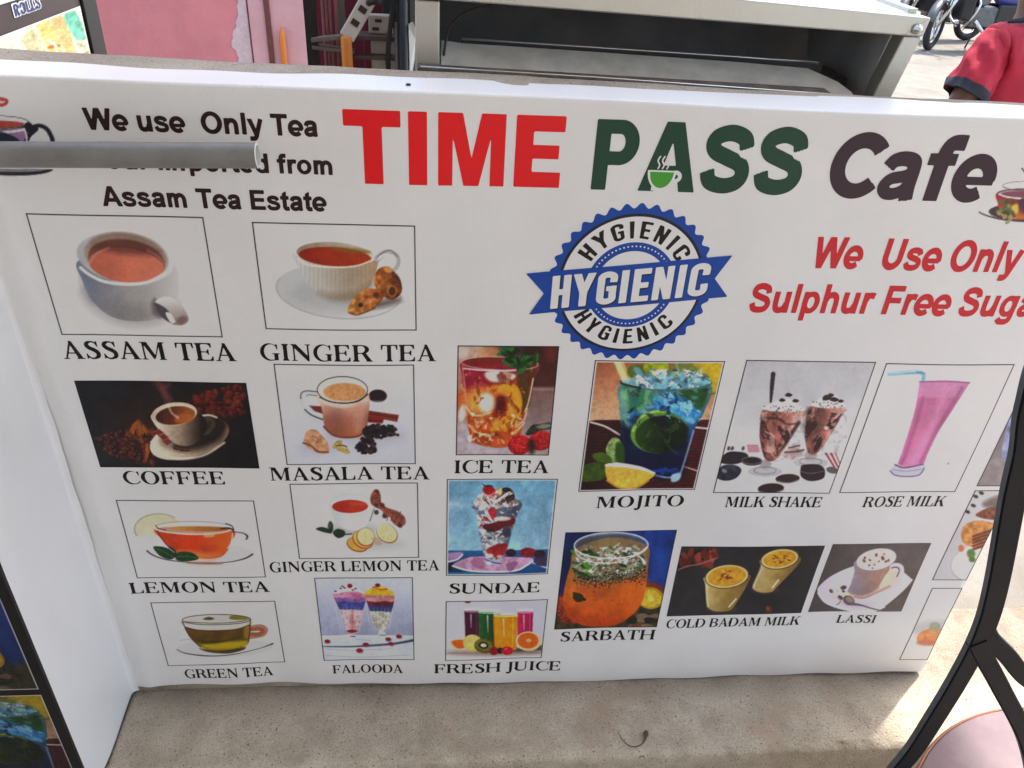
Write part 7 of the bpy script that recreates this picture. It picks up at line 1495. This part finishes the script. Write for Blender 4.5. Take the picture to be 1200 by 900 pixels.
for s in (-1, 1):   # dark yoke over the shoulder seam
    MB().tube(catmull([(s * .05, -.06, 1.455), (s * .10, -.05, 1.452), (s * .165, -.03, 1.442)], 6), .010, 8, radii=list(np.linspace(.014, .006, 13))).build('shoulder_seam', M_navy, man, False, True)
skin_obj('trousers', [(0, 0, .90), (.085, 0, .84), (.10, .01, .50), (.10, -.015, .12), (-.085, 0, .84), (-.10, .01, .50), (-.10, -.015, .12)], [(0, 1), (1, 2), (2, 3), (0, 4), (4, 5), (5, 6)], [(.152, .115), .10, .074, .062, .10, .074, .062], M_jean, man)
hv = MB().ellipsoid((0, .022, 1.635), (.098, .112, .098), 24, 14).v
MB().add([p for p in hv], [q for q in MB().ellipsoid((0, .022, 1.635), (.098, .112, .098), 24, 14).f if sum(hv[i][2] - .55 * (hv[i][1] - .03) for i in q) / 4 > 1.585]).build('hair', M_hair, man, False, True)
for s in (-1, 1): MB().ellipsoid((s * .090, .03, 1.585), (.010, .022, .034), 12, 8).build('ear', M_skin, man, False, True)
em = MB()
for pts in ([(-.02, 0, .02), (.0, 0, .045), (.03, 0, .03), (.035, 0, -.005), (.01, 0, -.03), (-.015, 0, -.015), (-.02, 0, .02)], [(.0, 0, -.01), (.015, 0, .015), (.035, 0, .05)], [(-.01, 0, -.035), (.03, 0, -.05), (.06, 0, -.03)]):
    em.tube(catmull([(x + .055, -.150 + .25 * x * x, z + 1.20) for x, y, z in pts], 5), .0035, 6)
em.build('back_emblem', M_navy, man, False, True)

# ------------------------------------------------------------------ parked two-wheelers on the far side of the road
def motorbike(name, loc, rz, label, tank_col, panel_col):
    b = empty(name, loc, label, 'motorbike', rz=rz, group='two-wheelers parked across the road')
    tyre = mat('tyre_rubber', (.02, .02, .021), .8); chrome = mat('chrome', (.7, .7, .7), .25, .9); eng = mat('engine_alloy', (.16, .16, .165), .45, .6, var=.3, vscale=20); blk = mat('black_paint', (.015, .015, .018), .4)
    tank = mat(name + '_tank', tank_col, .3); pan = mat(name + '_panel', panel_col, .35)
    def wheel(x, st):
        r = Matrix.Rotation(st, 3, 'Z'); m = MB(); n = 36; P_ = []
        m.tube([tuple(r @ Vector((.255 * math.cos(2 * math.pi * k / n), 0, .255 * math.sin(2 * math.pi * k / n))) + Vector((x, 0, .30))) for k in range(n + 1)], .045, 10, False)
        w = m.build('wheel', tyre, b, False, True)
        s = MB(); s.tube([tuple(r @ Vector((.205 * math.cos(2 * math.pi * k / n), 0, .205 * math.sin(2 * math.pi * k / n))) + Vector((x, 0, .30))) for k in range(n + 1)], .014, 8, False)
        for k in range(6): a = k * math.pi / 3; s.tube([(x, 0, .30), tuple(r @ Vector((.2 * math.cos(a), 0, .2 * math.sin(a))) + Vector((x, 0, .30)))], .011, 6)
        o = s.build('rim', chrome, w, False, True); return w
    wheel(-.66, R(38)); wheel(.62, 0)
    for s in (-1, 1): MB().tube([(-.66 + s * .03, s * .075, .30), (-.50, s * .075, .66), (-.42, s * .07, .92)], .021, 10).build('fork_leg', chrome, b, False, True)
    r = Matrix.Rotation(R(38), 3, 'Z')
    v = []; 
    for k in range(13):
        a = R(20 + k * 12)
        for w_ in (-.055, 0, .055): v.append(tuple(r @ Vector((.325 * math.cos(a), w_, .325 * math.sin(a) - abs(w_) * .25)) + Vector((-.66, 0, .30))))
    fm = MB().add(v, [(k * 3 + j, k * 3 + j + 1, k * 3 + j + 4, k * 3 + j + 3) for k in range(12) for j in range(2)]).build('mudguard', eng, b, False, True)
    so = fm.modifiers.new('thick', 'SOLIDIFY'); so.thickness = .006
    MB().ellipsoid((-.50, -.02, .86), (.10, .11, .11), 18, 12).build('headlight', eng, b, False, True)
    for s in (-1, 1): MB().ellipsoid((-.47, s * .19, .79), (.035, .035, .035), 12, 8).build('indicator', mat('orange_lens', (.75, .25, .05), .35), b, False, True)
    MB().tube(catmull([(-.30, -.36, .99), (-.38, -.20, 1.03), (-.41, 0, 1.00), (-.38, .20, 1.03), (-.30, .36, .99)], 5), .014, 8).build('handlebar', blk, b, False, True)
    for s in (-1, 1): MB().tube([(-.37, s * .22, 1.03), (-.40, s * .27, 1.15)], .006, 6).ellipsoid((-.41, s * .29, 1.17), (.02, .06, .035), 12, 8).build('mirror', blk, b, False, True)
    MB().ellipsoid((-.13, 0, .83), (.27, .14, .13), 20, 12, Matrix.Rotation(R(8), 3, 'Y')).build('fuel_tank', tank, b, False, True)
    sv_ = MB().box((.08, -.12, .76), (.72, .12, .84)); sv_.build('seat', blk, b, False, False, .03, 3)
    MB().ellipsoid((.36, 0, .66), (.26, .12, .11), 18, 10).build('side_panel', pan, b, False, True)
    MB().box((-.24, -.13, .32), (.16, .13, .56)).lathe([(.09, 0), (.10, .04), (.10, .16), (.07, .2)], (-.10, -.1, .66), 18, 'Y').build('engine', eng, b, False, False, .02, 2)
    MB().tube([(-.40, 0, .90), (-.32, 0, .50), (-.20, 0, .30), (.20, 0, .29), (.30, 0, .62), (-.34, 0, .78)], .024, 8).tube([(.22, .08, .34), (.62, .08, .30)], .02, 8).tube([(.22, -.08, .34), (.62, -.08, .30)], .02, 8).build('frame', blk, b, False, True)
    MB().tube([(-.20, -.14, .40), (-.05, -.16, .27), (.30, -.17, .28), (.78, -.18, .38)], .035, 10, True, [.022, .024, .038, .045]).build('exhaust', chrome, b, False, True)
    MB().tube([(.06, .12, .28), (.10, .26, .0)], .012, 8).build('side_stand', blk, b, False, True)
    for s in (-1, 1): MB().tube(catmull([(-.26, s * .05, .72), (-.30, s * .27, .62), (-.33, s * .22, .42), (-.30, s * .06, .30)], 6), .014, 8).build('leg_guard', chrome, b, False, True)
    MB().hexa([(-.40, -.11, .40), (-.24, -.13, .36), (-.24, .13, .36), (-.40, .11, .40), (-.44, -.13, .74), (-.26, -.15, .78), (-.26, .15, .78), (-.44, .13, .74)]).build('shroud', blk, b, False, False, .03, 2)
    MB().box((.10, -.15, .28), (.60, -.10, .60)).box((.10, .10, .28), (.60, .15, .60)).build('chain_case', blk, b, False, False, .03, 2)
    MB().box((.72, -.10, .66), (.80, .10, .74)).build('tail_light', mat('red_lens', (.4, .02, .02), .3), b, False, False, .01)
    for s in (-1, 1): MB().tube([(-.02, s * .12, .30), (-.02, s * .24, .29)], .014, 8).build('foot_peg', blk, b, False, True)
    return b
motorbike('motorbike', (7.18, 10.30, -.55), R(6), 'black motorbike with a dark blue tank and front wheel turned, parked across the road', (.035, .04, .12), (.05, .06, .22))
motorbike('motorbike', (7.02, 11.05, -.55), R(16), 'pale motorbike with white side panels parked behind the black one', (.22, .33, .48), (.72, .72, .70))
